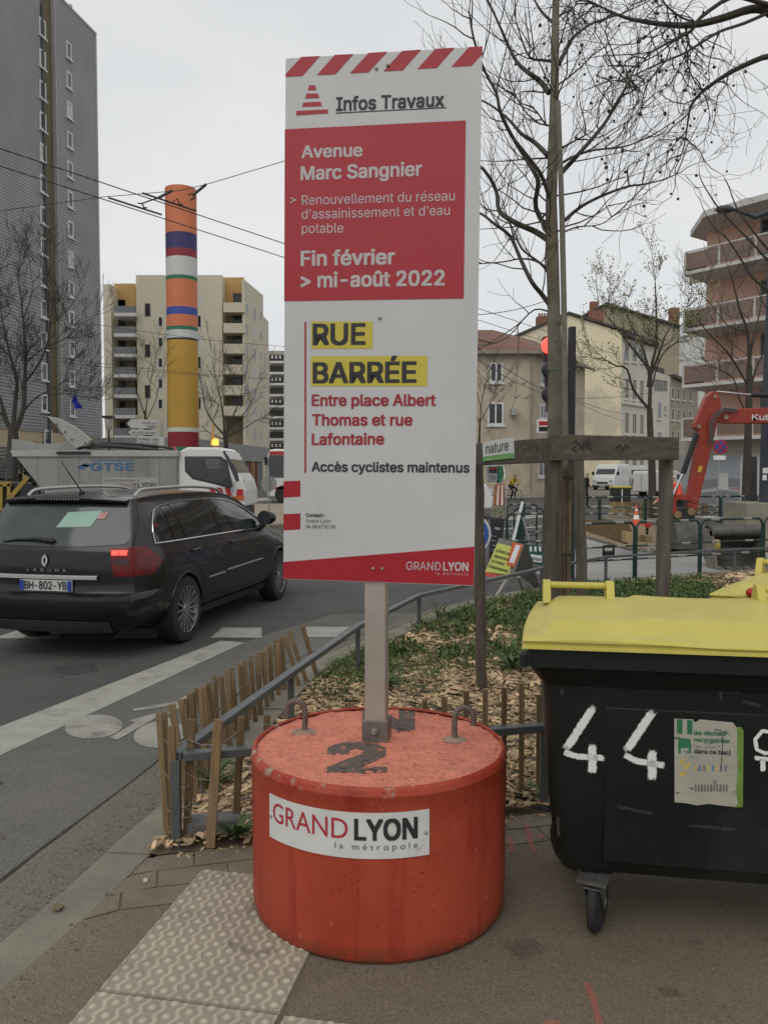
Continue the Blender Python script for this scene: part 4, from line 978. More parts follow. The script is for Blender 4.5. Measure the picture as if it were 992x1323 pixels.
limbs = [([(709, 310), (690, 298), (665, 287), (645, 272), (641, 246), (625, 219), (600, 200), (570, 170)], .021, .006, .0, 1),
         ([(709, 300), (692, 268), (695, 238), (690, 222), (664, 180), (647, 146), (641, 119), (626, 91), (612, 50), (606, 15)], .017, .005, -.25, 1),
         ([(712, 262), (700, 228), (688, 210), (664, 180)], .014, .010, -.2, 0),
         ([(707, 200), (690, 183), (673, 172), (655, 152), (630, 133), (600, 120)], .017, .004, .15, 1),
         ([(709, 119), (697, 104), (685, 95), (668, 80), (655, 55), (645, 32), (628, -5)], .019, .006, .1, 1),
         ([(717, 79), (700, 77), (684, 73), (672, 45), (664, 15)], .011, .003, 0, 1), ([(716, 30), (700, 15), (688, -5)], .012, .004, 0, 1),
         ([(726, 222), (735, 212), (746, 200), (774, 168), (788, 148), (803, 122), (814, 100), (824, 80)], .017, .005, -.1, 1),
         ([(728, 209), (745, 200), (770, 193), (800, 190), (821, 184), (853, 168), (892, 140)], .009, .003, .2, 1),
         ([(730, 284), (742, 273), (758, 262), (786, 249), (813, 240), (830, 238), (855, 232), (880, 222)], .013, .003, 0, 1),
         ([(813, 240), (811, 228), (812, 214), (830, 206)], .006, .003, 0, 0),
         ([(722, 82), (732, 62), (740, 48), (756, 35), (768, 28), (800, 18)], .015, .005, .1, 1),
         ([(711, 395), (700, 380), (687, 364), (674, 338), (659, 305), (640, 290), (622, 276), (600, 268)], .017, .006, -.1, 1),
         ([(708, 352), (698, 340), (675, 322), (665, 300), (650, 270)], .010, .003, .1, 1), ([(706, 345), (690, 336), (671, 334), (650, 338), (612, 341)], .008, .003, 0, 1),
         ([(707, 284), (680, 290), (650, 294), (612, 296)], .006, .002, 0, 1), ([(728, 300), (745, 293), (774, 290), (790, 280)], .006, .002, 0, 1),
         ([(724, 204), (700, 204), (670, 206), (640, 208), (605, 206)], .007, .002, .1, 1), ([(720, 165), (705, 160), (690, 140), (672, 132), (660, 115)], .007, .002, 0, 1),
         ([(727, 190), (745, 180), (760, 172)], .008, .003, 0, 1), ([(709, 272), (700, 282), (702, 296), (712, 305)], .008, .006, -.05, 0), ([(708, 402), (690, 400), (668, 420), (645, 435), (612, 456)], .006, .002, 0, 1)]
for px_, r0, r1, dy, tw in limbs:
    n_ = len(px_); pts = [Q(x, y, dy*i/(n_-1)*2.5+(.0 if i == 0 else .05*math.sin(i*2.1))) for i, (x, y) in enumerate(px_)]
    fine = limb(mb, pts, r0, r1)
    if tw:
        for i in range(3, len(fine), 1 if r0 > .012 else 1):
            if rs.random() < .50:
                d = (fine[i]-fine[i-1]).normalized(); side = Vector((rs.gauss(0, 1), rs.gauss(0, 1), rs.gauss(.3, .8))); side = (side-d*side.dot(d)).normalized()
                grow(mb, fine[i], d*.7+side, .16+.30*rs.random(), .0045, 1, rs, up=.35, kids=2, wob=.12, rmin=.0014, n=4)
        grow(mb, fine[-1], fine[-1]-fine[-2], .26, max(.003, r1*.9), 2, rs, kids=3, wob=.16, rmin=.0013, n=4)
for k_ in range(16):
    i = rs.randint(8, 13); c = pt[i].lerp(pt[i-1], rs.random()); a = rs.random()*6.283; grow(mb, c, (math.cos(a), math.sin(a)*.6, .5), .5, .006, 2, rs, kids=2, wob=.18, rmin=.0014, n=4)
build('crown', mb, TWIG if False else M('branch_bark', (.075, .066, .052), .9, var=.25, scale=15), tree, smooth=True)

# support poles and stake frame -----------------------------------------
WDK = woodmat('weathered_wood', (.145, .125, .098), (.07, .06, .047), (14, 14, 2))
WDH = woodmat('weathered_board', (.130, .112, .088), (.062, .053, .042), (2, 14, 20))
frame = thing('tree_stake_frame', 'weathered wooden stake and board frame protecting the young tree', 'tree guard', (1.05, 5.3, 0))
def stake(name, topx, topy, botx, boty, Y, r):
    a = P(topx, topy, Y); b = P(botx, boty, Y); d = (b-a); t = (a.z+.1)/(-d.z); b = a+d*t
    mb = MB(); n_ = 14; pts = [b.lerp(a, i/n_)+Vector((.004*math.sin(i*1.7), 0, 0)) for i in range(n_+1)]
    mb.tube(pts, [r*(1+.03*math.sin(i*2.3)) for i in range(n_+1)], 14); return build(name, mb, WDK, frame, smooth=True, ang=50)
YA, YB_, YC, YD = 5.95, 4.72, 5.95, 5.0
stake('stake', 617, 592, 622, 885, YA, .040); stake('stake', 715.5, 572, 712, 790, YB_+.06, .052); stake('stake', 747, 588, 752, 780, YC, .040); stake('stake', 861, 590, 855, 780, YD+.06, .043)
def plank(a, b, th=.038, name='board'):
    (xa, t0, b0, Ya), (xb, t1, b1, Yb) = a, b
    p = [P(xa, b0, Ya), P(xb, b1, Yb), P(xb, t1, Yb), P(xa, t0, Ya)]; d = (p[1]-p[0]); nn = Vector((-d.y, d.x, 0)).normalized()*th
    mb = MB(); mb.prism(p, nn); return build(name, mb, WDH, frame, bevel=.004)
bl = plank((598, 574, 602, YA-.1), (716, 565, 597, YB_))
bf_ = plank((714, 561, 595, YB_-.04), (877.5, 565, 594, YD-.02))
plank((762, 560, 588, YC+.1), (868, 562, 586, YD+.25)) if False else None
mb = MB(); c = P(837, 572, YD-.03); mb.tube([c+Vector((0, -.004, 0)), c+Vector((0, .03, 0))], .012, 10); build('bolt', mb, STEEL, frame)
GRAF = spraymat('graffiti', (.012, .011, .010), .85); mb = MB(); al = []
gpl = (P(714, 580, YB_-.04), P(877, 580, YD-.02))
def GB(x, y): q = WP(x, y, (gpl[0].x, gpl[0].y), (gpl[1].x, gpl[1].y)); return q+Vector((0, -.004, 0))
for s_ in ([(738, 574), (744, 569), (746, 574), (739, 580), (746, 584)], [(748, 571), (750, 580), (755, 571), (752, 585)], [(757, 568), (759, 582)], [(757, 577), (764, 570)], [(760, 577), (766, 584)], [(795, 580), (800, 574), (804, 581), (808, 574), (813, 580)]):
    stroke(mb, al, [GB(*p) for p in s_], .006, (0, -1, 0))
finish_spray('graffiti', mb, al, GRAF, frame)
# nature plate
d_ = Vector((P(716, 580, YB_).x-P(598, 580, YA-.1).x, YB_-(YA-.1), 0)).normalized()
NA = (P(598, 580, YA-.1).x, YA-.1); NB = (P(716, 580, YB_).x, YB_); nn_ = Vector((d_.y, -d_.x, 0))
if nn_.y > 0: nn_ = -nn_
def NP(x, y, o_=.006): return WP(x, y, NA, NB)+nn_*o_
mb = MB(); mb.prism([NP(*p) for p in [(624, 571), (664, 565), (665.5, 592), (625, 596)]], -nn_*.004); plate_ = build('name_plate', mb, M('plate_white', (.55, .55, .53), .4, var=.05), frame)
mb = MB(); mb.flat([NP(x, y, .008) for x, y in [(624.7, 590), (665.2, 585), (665.5, 592), (625, 596)]]); build('green_print', mb, M('plate_green', (.10, .32, .07), .4, var=0), plate_, fix=False)
a, b = NP(629, 586.5, .009), NP(658, 581.5, .009); text('nature', .13, M('plate_text', (.06, .10, .05), .5, var=0), plate_, a, b-a, (0, 0, 1), -.012, width=(b-a).length, ext=.0002)
a, b = NP(627, 595, .009), NP(663.5, 590.5, .009); text('VOURLES - 04 78 05 13 03', .03, M('plate_text2', (.5, .6, .4), .5, var=0), plate_, a, b-a, (0, 0, 1), 0, width=(b-a).length, ext=.0002)
# thin support pole tied to the trunk, reed bundle
mb = MB(); pts = [P(731, 700, 5.22), P(730, 560, 5.22), P(728.5, 400, 5.22), P(726, 280, 5.22), P(722, 160, 5.22), P(721, 130, 5.22)]; pts[0].z = -.02
mb.tube(pts, [.020, .019, .018, .017, .015, .014], 10); o = build('support_pole', mb, M('bamboo_grey', (.17, .155, .125), .8, var=.2, scale=12), smooth=True); tag(o, 'tall thin grey pole tied against the trunk of the young tree', 'pole')
mb = MB(); c = P(722, 479, 5.28)
mb.tube([c+Vector((.075*math.cos(t*.4), .065*math.sin(t*.4), .004*math.sin(t))) for t in range(17)], .004, 5, cap=False); o = build('green_tie', mb, M('green_rubber', (.03, .10, .05), .6, var=0), smooth=True); tag(o, 'green rubber tie holding the young tree to its thin pole', 'tie')
mb = MB()
REED = M('reed', (.17, .125, .08), .85, var=.3, scale=10)
reeds = thing('reed_wrap', 'torn reed matting hanging upright beside the front left stake', 'reed wrap', (1.1, 4.95, 0))
for i in range(9):
    x = 723+i*1.75+rnd(); mb = MB(); a = P(x, 598+rnd()*8, 4.98+rnd()*.06); b = P(x-2+rnd()*3-(i-4)*.5, 700, 4.98+rnd()*.06); b.z = .0
    mb.tube([a, a.lerp(b, .5)+Vector((rnd()*.01, 0, 0)), b], .006, 5); build('reed', mb, REED, reeds)
for yy in (617, 716):
    mb = MB(); a, b = P(721, yy, 4.94), P(741, yy+1, 4.94); mb.bar(a, b, .012, .018); build('tie_wire', mb, M('tie_dark', (.05, .04, .03), .8, var=0), reeds)

# overhead plane tree branch from the right ------------------------------
YO = 6.6
otree = thing('plane_tree', 'large plane tree reaching in from the right with drooping twigs and seed balls', 'tree', (8.6, YO+.4, 0), group='bare street trees')
mb = MB(); X0 = 8.6
tp = [(X0, YO+.4, -.1), (X0+.05, YO+.35, 1.5), (X0-.1, YO+.3, 3.2), (X0-.2, YO+.3, 4.6), (X0-.15, YO+.2, 6.2), (X0+.1, YO+.1, 8.0)]
mb.tube(tp, [.30, .26, .23, .21, .17, .12], 16); build('trunk', mb, BARKD, otree, smooth=True)
mb = MB(); rs = random.Random(11); tips = []
def QO(x, y, dy=0): return P(x, y, YO+dy)
ol = [([(1010, 30), (992, 14), (971, 11), (936, 22), (905, 30), (884, 32), (860, 31), (837, 28), (815, 24), (797, 18), (780, 10), (765, 2)], .038, .005, 0),
      ([(1010, 10), (980, 2), (945, -4), (905, 22), (892, 40), (872, 50), (853, 60), (838, 70), (826, 86), (814, 112)], .020, .003, -.4),
      ([(1010, 70), (985, 74), (955, 87), (935, 98), (916, 111), (903, 122), (892, 138), (888, 160), (884, 186), (878, 205)], .024, .003, .3),
      ([(1010, -30), (970, -20), (930, -35), (880, -30), (820, -40), (770, -20), (740, -25)], .03, .004, .2),
      ([(992, 16), (960, 30), (930, 40), (905, 55), (880, 70), (850, 82), (820, 96), (790, 108)], .014, .003, -.6),
      ([(905, 30), (880, 22), (860, 6), (845, -12)], .01, .003, .2), ([(884, 32), (890, 52), (892, 80)], .008, .003, .1)]
for k_, (px_, r0, r1, dy) in enumerate(ol):
    n_ = len(px_); pts = [QO(x, y, dy*i/(n_-1)*1.6) for i, (x, y) in enumerate(px_)]
    if k_ in (0, 1, 2, 3): mb.tube([Vector((X0-.15, YO+.3, {0: 4.7, 1: 5.2, 2: 4.2, 3: 5.6}[k_])), pts[0].lerp(Vector((X0, YO+.3, 5.2)), .5)+Vector((0, 0, .15)), pts[0]], [r0*2.2, r0*1.5, r0*1.0], 8)
    fine = limb(mb, pts, r0, r1)
    s0 = 8 if k_ < 4 else 3
    for i in range(s0, len(fine)):
        for rep_ in range(2):
            if rs.random() < .33:
                d = (fine[i]-fine[i-1]).normalized(); side = Vector((rs.gauss(-.2, .8), rs.gauss(0, .8), rs.gauss(-.25, .8))).normalized()
                grow(mb, fine[i], d*.5+side, .25+.42*rs.random(), .006, 2, rs, up=-.16, kids=2, wob=.34, rmin=.0018, n=4, tips=tips, shrink=.66)
    grow(mb, fine[-1], fine[-1]-fine[-2], .4, .005, 2, rs, up=-.25, kids=2, wob=.32, rmin=.0018, n=4, tips=tips)
build('crown', mb, BARKD, otree, smooth=False, fix=False)
mb = MB()
for t_ in tips:
    if rs.random() < .16: l = .02+.05*rs.random(); mb.tube([t_, t_-Vector((0, 0, l))], .001, 3, cap=False); mb.ball(t_-Vector((0, 0, l+.010)), .009+.006*rs.random(), 6, 4)
tag(build('seed_ball', mb, BARKD, otree, fix=False), kind='stuff')
# ================================================================== ESTATE CAR
CARB = M('car_paint_dark', (.008, .0078, .008), .26, metal=.0, var=.15, scale=2, spec=.35, coat=.35, dirt=((.022, .021, .019), 1.6, .62, .85, 1.2))
CARD = M('car_grime', (.03, .028, .025), .6, var=.3, scale=9)
CARG = M('car_glass', (.022, .026, .027), .05, spec=.75, var=.4, scale=2.2)
CARGR = M('car_rear_glass', (.045, .055, .054), .08, spec=.6, var=.35, scale=1.6)
SEAM = M('panel_gap', (.004, .004, .004), .8, var=0)
SILV = M('satin_silver', (.48, .48, .47), .3, metal=.8, var=.05)
cyaw = math.atan2(-.243, .970)            # heading as rotation about z from +Y ... local x points forward
heading = Vector((.204, .979, 0))
CORG = Vector((-1.985, 8.02, ZR))+Vector((-heading.y, heading.x, 0))*.79
car = thing('estate_car', 'dark grey estate car seen from behind, number plate BH-802-YB, lit rear lamp', 'car', CORG, math.atan2(heading.y, heading.x))
ST = [(-1.05, [(.70, .30), (.80, .44), (.805, .70), (.79, .90), (.755, 1.00), (.655, 1.335), (.57, 1.388), (0, 1.407)]),
      (-.80, [(.73, .27), (.85, .43), (.868, .70), (.85, .88), (.805, .985), (.668, 1.34), (.585, 1.395), (0, 1.417)]),
      (-.45, [(.76, .24), (.882, .42), (.903, .70), (.888, .87), (.85, .965), (.675, 1.345), (.59, 1.405), (0, 1.43)]),
      (.2, [(.79, .21), (.886, .39), (.906, .68), (.893, .84), (.862, .945), (.67, 1.352), (.59, 1.42), (0, 1.445)]),
      (1.0, [(.80, .20), (.882, .38), (.90, .66), (.888, .82), (.862, .93), (.68, 1.35), (.60, 1.415), (0, 1.445)]),
      (1.7, [(.80, .20), (.88, .38), (.898, .64), (.885, .81), (.86, .92), (.685, 1.285), (.60, 1.35), (0, 1.39)]),
      (2.25, [(.79, .20), (.878, .37), (.896, .63), (.882, .80), (.855, .91), (.76, 1.08), (.66, 1.13), (0, 1.18)]),
      (2.6, [(.78, .20), (.876, .36), (.893, .62), (.88, .78), (.845, .885), (.79, .935), (.62, .965), (0, 1.0)]),
      (3.1, [(.75, .21), (.86, .35), (.88, .59), (.865, .72), (.815, .81), (.72, .845), (.5, .87), (0, .90)]),
      (3.5, [(.68, .22), (.79, .34), (.81, .52), (.79, .62), (.73, .70), (.62, .73), (.45, .75), (0, .775)]),
      (3.70, [(.50, .24), (.58, .34), (.60, .46), (.57, .55), (.52, .61), (.42, .64), (.3, .655), (0, .67)])]
def cr(p0, p1, p2, p3, t): return .5*((2*p1)+(-p0+p2)*t+(2*p0-5*p1+4*p2-p3)*t*t+(-p0+3*p1-3*p2+p3)*t**3)
SX_ = [s_[0] for s_ in ST]
def sect(x):
    i = 0
    while i < len(ST)-2 and x > SX_[i+1]: i += 1
    t = min(1, max(0, (x-SX_[i])/(SX_[i+1]-SX_[i]))); t = t if i in (5, 6, 7) else t
    a, b = ST[i][1], ST[i+1][1]; p, q = ST[max(0, i-1)][1], ST[min(len(ST)-1, i+2)][1]; out = []
    for k_ in range(8):
        # Hermite with slopes limited by spacing
        def h(j):
            h0 = SX_[i+1]-SX_[i]; m0 = (b[k_][j]-p[k_][j])/(SX_[i+1]-SX_[max(0, i-1)]) if i > 0 else (b[k_][j]-a[k_][j])/h0
            m1 = (q[k_][j]-a[k_][j])/(SX_[min(len(ST)-1, i+2)]-SX_[i]) if i+2 < len(ST) else (b[k_][j]-a[k_][j])/h0
            return (2*t**3-3*t*t+1)*a[k_][j]+(t**3-2*t*t+t)*h0*m0+(-2*t**3+3*t*t)*b[k_][j]+(t**3-t*t)*h0*m1
        out.append((h(0), h(1)))
    return out
NSEC = 36
def curve(x):                              # smooth half section, sill -> roof centre
    c = sect(x); pts = []
    for i in range(7):
        p0, p1, p2, p3 = c[max(0, i-1)], c[i], c[i+1], c[min(7, i+2)]
        n_ = 5 if i != 6 else 6
        lin = i in (4,)
        for k_ in range(n_):
            t = k_/n_
            if lin: pts.append((lerp(p1[0], p2[0], t)+.012*math.sin(math.pi*t), lerp(p1[1], p2[1], t)))
            else: pts.append((cr(p0[0], p1[0], p2[0], p3[0], t), cr(p0[1], p1[1], p2[1], p3[1], t)))
    pts.append((0, c[7][1])); return pts
def rslant(z): 
    tb = [(0, .03), (.30, 0), (.42, -.03), (.56, -.03), (.60, .01), (.80, .015), (.95, .03), (1.02, .07), (1.20, .17), (1.34, .25), (1.45, .29)]
    for (a, b), (c, d) in zip(tb, tb[1:]):
        if z <= c: return lerp(b, d, (z-a)/(c-a))
    return .29
def sl(x, z): w_ = max(0, min(1, -x/1.05)); return x+rslant(z)*w_**1.5
WX, WR, WZ = (0.0, 2.756), .36, .315
cache = {}
def side(x, z, s_=1, o_=0):                # point on the flank at length x, height z
    if x not in cache: cache[x] = curve(x)
    c = cache[x]; y = c[0][0]
    for (y0, z0), (y1, z1) in zip(c, c[1:]):
        if z0 <= z <= z1: y = lerp(y0, y1, (z-z0)/(z1-z0+1e-9)); tilt = (y1-y0)/(z1-z0+1e-9); break
    else: tilt = 0
    nn = Vector((0, 1, -tilt)).normalized()
    return Vector((sl(x, z), s_*y, z))+Vector((0, s_*nn.y, nn.z))*o_
def rear(y, z, o_=0):
    W_ = side(-1.05, z).y; u = min(1, abs(y)/W_); return Vector((-1.05+rslant(z)-.10*(1-u**3)-o_, y, z))
L2 = lambda nm, mb, m, par=car, **k: build(nm, mb, m, par, world=False, **k)
# shell
mb = MB(); NX = 150; xs = [-1.05+4.75*i/NX for i in range(NX+1)]
secs = [curve(x) for x in xs]; NP_ = len(secs[0])
for s_ in (1, -1):
    vid = {}; kill = set()
    for i in range(NX):
        for j in range(NP_-1):
            cx = (xs[i]+xs[i+1])/2; cz = (secs[i][j][1]+secs[i][j+1][1])/2
            if cz < .8 and any((cx-w_)**2+(cz-WZ)**2 < WR**2 for w_ in WX): kill.add((i, j))
    def vv(i, j):
        if (i, j) in vid: return vid[(i, j)]
        y, z = secs[i][j]; x = xs[i]
        if z < .8:
            for w_ in WX:
                d = math.hypot(x-w_, z-WZ)
                if d < WR+.012 and d > .1: 
                    nb = any((a, b) in kill for a in (i-1, i) for b in (j-1, j)); 
                    if nb: k_ = WR/d; x = w_+(x-w_)*k_; z = WZ+(z-WZ)*k_
        mb.v.append(Vector((sl(x, z), s_*y, z))); vid[(i, j)] = len(mb.v)-1; return vid[(i, j)]
    for i in range(NX):
        for j in range(NP_-1):
            if (i, j) in kill: continue
            mb.f.append((vv(i, j), vv(i+1, j), vv(i+1, j+1), vv(i, j+1))); mb.mi.append(0)
    # arch lips
    for w_ in WX: mb.tube([(sl(w_+(WR+.004)*math.cos(R(t)), 0.3), s_*(side(w_+(WR+.004)*math.cos(R(t)), max(.23, WZ+(WR+.004)*math.sin(R(t)))).y-.004), max(.21, WZ+(WR+.004)*math.sin(R(t)))) for t in range(-14, 196, 6)], .017, 6)
    for w_ in WX:
        a = []; b = []
        for k_ in range(0, 37):
            t = R(-14+208*k_/36); x, z = w_+WR*math.cos(t), WZ+WR*math.sin(t); z = max(z, .21); yy = side(x, max(z, .22)).y
            a.append((sl(x, z), s_*(yy+.002), z)); b.append((sl(x, z), s_*(yy-.22), z))
        mb.grid([a, b])
# tail and nose closures
rows = []
for j in range(NP_-1):
    y0, z0 = secs[0][j]
    if z0 > 1.40: break
    rows.append([tuple(rear(y0*(-1+2*k_/24), z0)) for k_ in range(25)])
rows.append([(-.745-.10*(1-abs(-1+2*k_/24)**3), .57*(-1+2*k_/24), 1.404) for k_ in range(25)])
mb.grid(rows)
rows = []
for j in range(NP_-1):
    y0, z0 = secs[-1][j]; rows.append([(xs[-1]+.10*(1-(abs(-1+2*k_/16))**2), y0*(-1+2*k_/16), z0) for k_ in range(17)])
mb.grid(rows)
mb.flat([(-1.0, -.7, .30), (3.7, -.5, .24), (3.7, .5, .24), (-1.0, .7, .30)])
bm_ = build('body', mb, CARB, car, world=False, smooth=True, ang=38)
bmx = bmesh.new(); bmx.from_mesh(bm_.data); bmesh.ops.remove_doubles(bmx, verts=bmx.verts, dist=.0008); bmesh.ops.recalc_face_normals(bmx, faces=bmx.faces); bmx.to_mesh(bm_.data); bmx.free(); bm_.data.set_sharp_from_angle(angle=R(38))
# roof skin closing the rear slant
mb = MB(); mb.box((1.3, 0, .45), (4.2, 1.3, .42)); L2('underbody', mb, SEAM)
# side glass
def dlo_top(x): 
    tb = [(-.66, 1.08), (-.60, 1.17), (-.45, 1.26), (-.2, 1.305), (.3, 1.335), (.9, 1.34), (1.3, 1.325), (1.6, 1.285), (1.9, 1.205), (2.2, 1.09), (2.42, .985)]
    if x <= tb[0][0]: return tb[0][1]
    for (a, b), (c, d) in zip(tb, tb[1:]):
        if x <= c: return lerp(b, d, (x-a)/(c-a))
    return .985
def dlo_bot(x): return .985-.022*(x+.66)/3.0
def win_patch(xb0, xb1, xt0, xt1, s_, o_=.006, n_=14):
    mb = MB(); rows = []
    for i in range(n_+1):
        u = i/n_; row = []
        for k_ in range(7):
            v = k_/6; x = lerp(lerp(xb0, xb1, u), lerp(xt0, xt1, u), v); xt = lerp(xt0, xt1, u); xb = lerp(xb0, xb1, u)
            z = lerp(dlo_bot(xb)+.012, dlo_top(xt)-.012, v); row.append(side(round(x, 3), z, s_, o_))
        rows.append(row)
    mb.grid(rows); return mb
for s_ in (-1, 1):
    # dark pillar band under the glass
    mb = MB(); mb.grid([[side(round(x, 3), lerp(dlo_bot(x), dlo_top(x), v), s_, .003) for v in [i/6 for i in range(7)]] for x in [-.655+3.07*i/44 for i in range(45)]]); L2('window_band', mb, M('gloss_black', (.006, .006, .007), .15, spec=.6, var=0), smooth=True)
    for q in ((-.64, -.22, -.55, -.27), (-.15, .04, -.20, -.03), (.09, .86, .02, .80), (.95, 2.32, .88, 1.70)):
        L2('window', win_patch(*q, s_), CARG, smooth=True)
    # chrome surround
    pts = [side(round(x, 3), dlo_top(x), s_, .008) for x in [-.66+3.08*i/40 for i in range(41)]]; pb = [side(round(x, 3), dlo_bot(x), s_, .008) for x in [2.42-3.08*i/30 for i in range(31)]]
    mb = MB(); mb.tube(pts+pb+[pts[0]], .0085, 6); L2('window_trim', mb, CHROME, smooth=True)
    # door gaps, flap, handles, mouldings
    def line(nm, pp, r=.0035, m=SEAM): mb = MB(); mb.tube([side(round(x, 3), z, s_, .0005) for x, z in pp], r, 4); return L2(nm, mb, m)
    line('door_gap', [(.90, .97), (.93, .85), (.95, .6), (.95, .35), (.93, .24)]); line('door_gap', [(-.12, .97), (-.08, .86), (.12, .76), (.33, .66), (.42, .5), (.44, .35), (.50, .25)]); line('door_gap', [(2.25, .93), (2.22, .8), (2.26, .6), (2.24, .4), (2.2, .25)])
    line('door_gap', [(.45, .245), (1.3, .235), (2.2, .24)]); line('tailgate_gap', [(-1.03, .96), (-1.0, 1.05), (-.93, 1.2), (-.90, 1.34)])
    mb = MB(); mb.tube([side(x, .57+.012*(x-.5), s_, .006) for x in [.50+.42*i/6 for i in range(7)]], .009, 6); L2('moulding', mb, SILV)
    mb = MB(); mb.tube([side(x, .585+.012*(x-.5), s_, .006) for x in [.99+1.1*i/8 for i in range(9)]], .009, 6); L2('moulding', mb, SILV)
    for hx in (.70, 1.70) if False else (.13, 1.13):
        mb = MB(); mb.tube([side(hx, .865, s_, .008), side(hx+.05, .872, s_, .028), side(hx+.16, .876, s_, .028), side(hx+.20, .876, s_, .008)], .011, 8); h = L2('door_handle', mb, CARB, smooth=True)
    # sill strip
    mb = MB(); mb.grid([[side(x, z, s_, .012) for z in (.21, .25, .30)] for x in [.42+1.92*i/12 for i in range(13)]]); L2('sill', mb, CARD, smooth=True)
    # mirror
    c = side(2.13, .99, s_, .12); mb = MB(); mb.ball(c+Vector((.02, 0, .045)), .1, 14, 10, (.85, 1.25, .82)); mr_ = L2('door_mirror', mb, CARB, smooth=True)
    mb = MB(); mb.tube([side(2.15, .955, s_, -.01), c+Vector((.02, -s_*.02, -.02))], [.04, .03], 8); build('mirror_stalk', mb, CARB, mr_, world=False, smooth=True)
    mb = MB(); mb.lathe([(.0, -.072), (.085, -.070), (.09, -.066)], 16, c+Vector((0, 0, .045)), axis='X'); build('mirror_glass', mb, CARG, mr_, world=False)
    # roof rails
    mb = MB(); pts = []
    for i in range(22):
        u = i/21; x = -.62+2.25*u; y, z = curve(x)[29] if False else (.56, 0); cc = curve(x); zz = 1.40
        for (y0, z0), (y1, z1) in zip(cc[20:], cc[21:]):
            if y1 <= .57 <= y0: zz = lerp(z0, z1, (y0-.57)/(y0-y1+1e-9))
        lift = .052*min(1, min(u, 1-u)/.11)**.6; pts.append((sl(x, 1.4), s_*.57, zz+lift-.004))
    mb.tube(pts, .016, 8); L2('roof_rail', mb, SILV, smooth=True)
# rear screen
mb = MB(); rows = []
for i in range(13):
    v = i/12; z = lerp(1.005, 1.335, v); hw = lerp(.755, .645, v)-(.05*max(0, (.18-v)/.18)**2)
    rows.append([rear(hw*(-1+2*k_/20), z+.02*(1-v)*(1-abs(-1+2*k_/20)**2)*-1.2, .006) for k_ in range(21)])
mb.grid(rows); L2('rear_window', mb, CARGR, smooth=True)
mb = MB(); rows = []
for z, o_ in ((1.02, .0), (1.32, .0)):
    pass
mb = MB(); q = [(-.06, 1.235), (.0, 1.30), (.0, 1.30)];
mb.grid([[rear(lerp(lerp(-.02, -.10, v), lerp(-.36, -.43, v), u), lerp(lerp(1.14, 1.27, v), lerp(1.15, 1.285, v), u), .010) for u in [i/8 for i in range(9)]] for v in (0, .5, 1)]); L2('paper_sheet', mb, M('mint_paper', (.30, .46, .38), .6, var=.05), fix=False)
mb = MB(); mb.grid([[rear(lerp(-.40, -.47, u)-.02*v, lerp(1.215, 1.27, v), .012) for u in (0, .5, 1)] for v in (0, .5, 1)]); L2('window_sticker', mb, M('pink_sticker', (.5, .25, .23), .6, var=.3, scale=60), fix=False)
# wiper
mb = MB(); mb.tube([rear(.0, 1.03, .03), rear(.12, 1.045, .035), rear(.36, 1.035, .025), rear(.50, 1.015, .02)], [.02, .014, .009, .005], 8); mb.ball(rear(-.02, 1.03, .02), .03, 10, 6, (1, 1.3, .8)); L2('rear_wiper', mb, BLACK, smooth=True)
# spoiler
mb = MB(); rows = []
for k_ in range(25):
    u = -1+2*k_/24; y = .635*u; e = abs(u)**3; zt = 1.408-.028*u*u; x1 = -.965+.10*e; x0 = -.62
    rows.append([(x0, y*1.0, zt+.010), (x1+.06, y, zt+.002), (x1, y, zt-.014), (x1+.01, y, zt-.036), (x1+.14, y*.98, zt-.052), (x0-.08, y*.95, zt-.05)])
mb.grid(rows); mb.flat(rows[0]); mb.flat(rows[-1]); spo = L2('spoiler', mb, CARB, smooth=True, ang=50)
for k_ in range(15):
    mb = MB(); y = .21-.42*k_/14; mb.box((-.962, y, 1.383), (.012, .014, .012)); build('brake_light_lens', mb, M('lens_grey', (.25, .23, .22), .3, var=0), spo, world=False)
# antenna
mb = MB(); mb.ball((-.50, -.02, 1.432), .035, 12, 6, (1.4, .8, .7)); mb.tube([(-.50, -.02, 1.44), (-.63, .05, 1.60), (-.72, .10, 1.715)], [.007, .006, .003], 6); L2('antenna', mb, BLACK, smooth=True)
# bumper
mb = MB(); rows = []
zz = [(.27, .0), (.30, .015), (.40, .03), (.50, .034), (.565, .030), (.585, .015), (.595, -.01)]
for z, o_ in zz:
    W_ = side(-1.05, z).y; row = []
    for x in (-.42, -.6, -.8, -.95): p = side(x, z, 1, o_*(-x-.42)*1.2-.012*(x > -.5)); row.append(p)
    for k_ in range(21): row.append(rear(W_*(1-2*k_/20), z, o_))
    for x in (-.95, -.8, -.6, -.42): p = side(x, z, -1, o_*(-x-.42)*1.2-.012*(x > -.5)); row.append(p)
    rows.append(row)
mb.grid(rows); L2('rear_bumper', mb, CARB, smooth=True, ang=50)
mb = MB(); mb.grid([[rear(.62*(1-2*k_/16), z, o_) for k_ in range(17)] for z, o_ in ((.255, .01), (.30, .034), (.36, .036))]); L2('bumper_valance', mb, CARD, smooth=True)
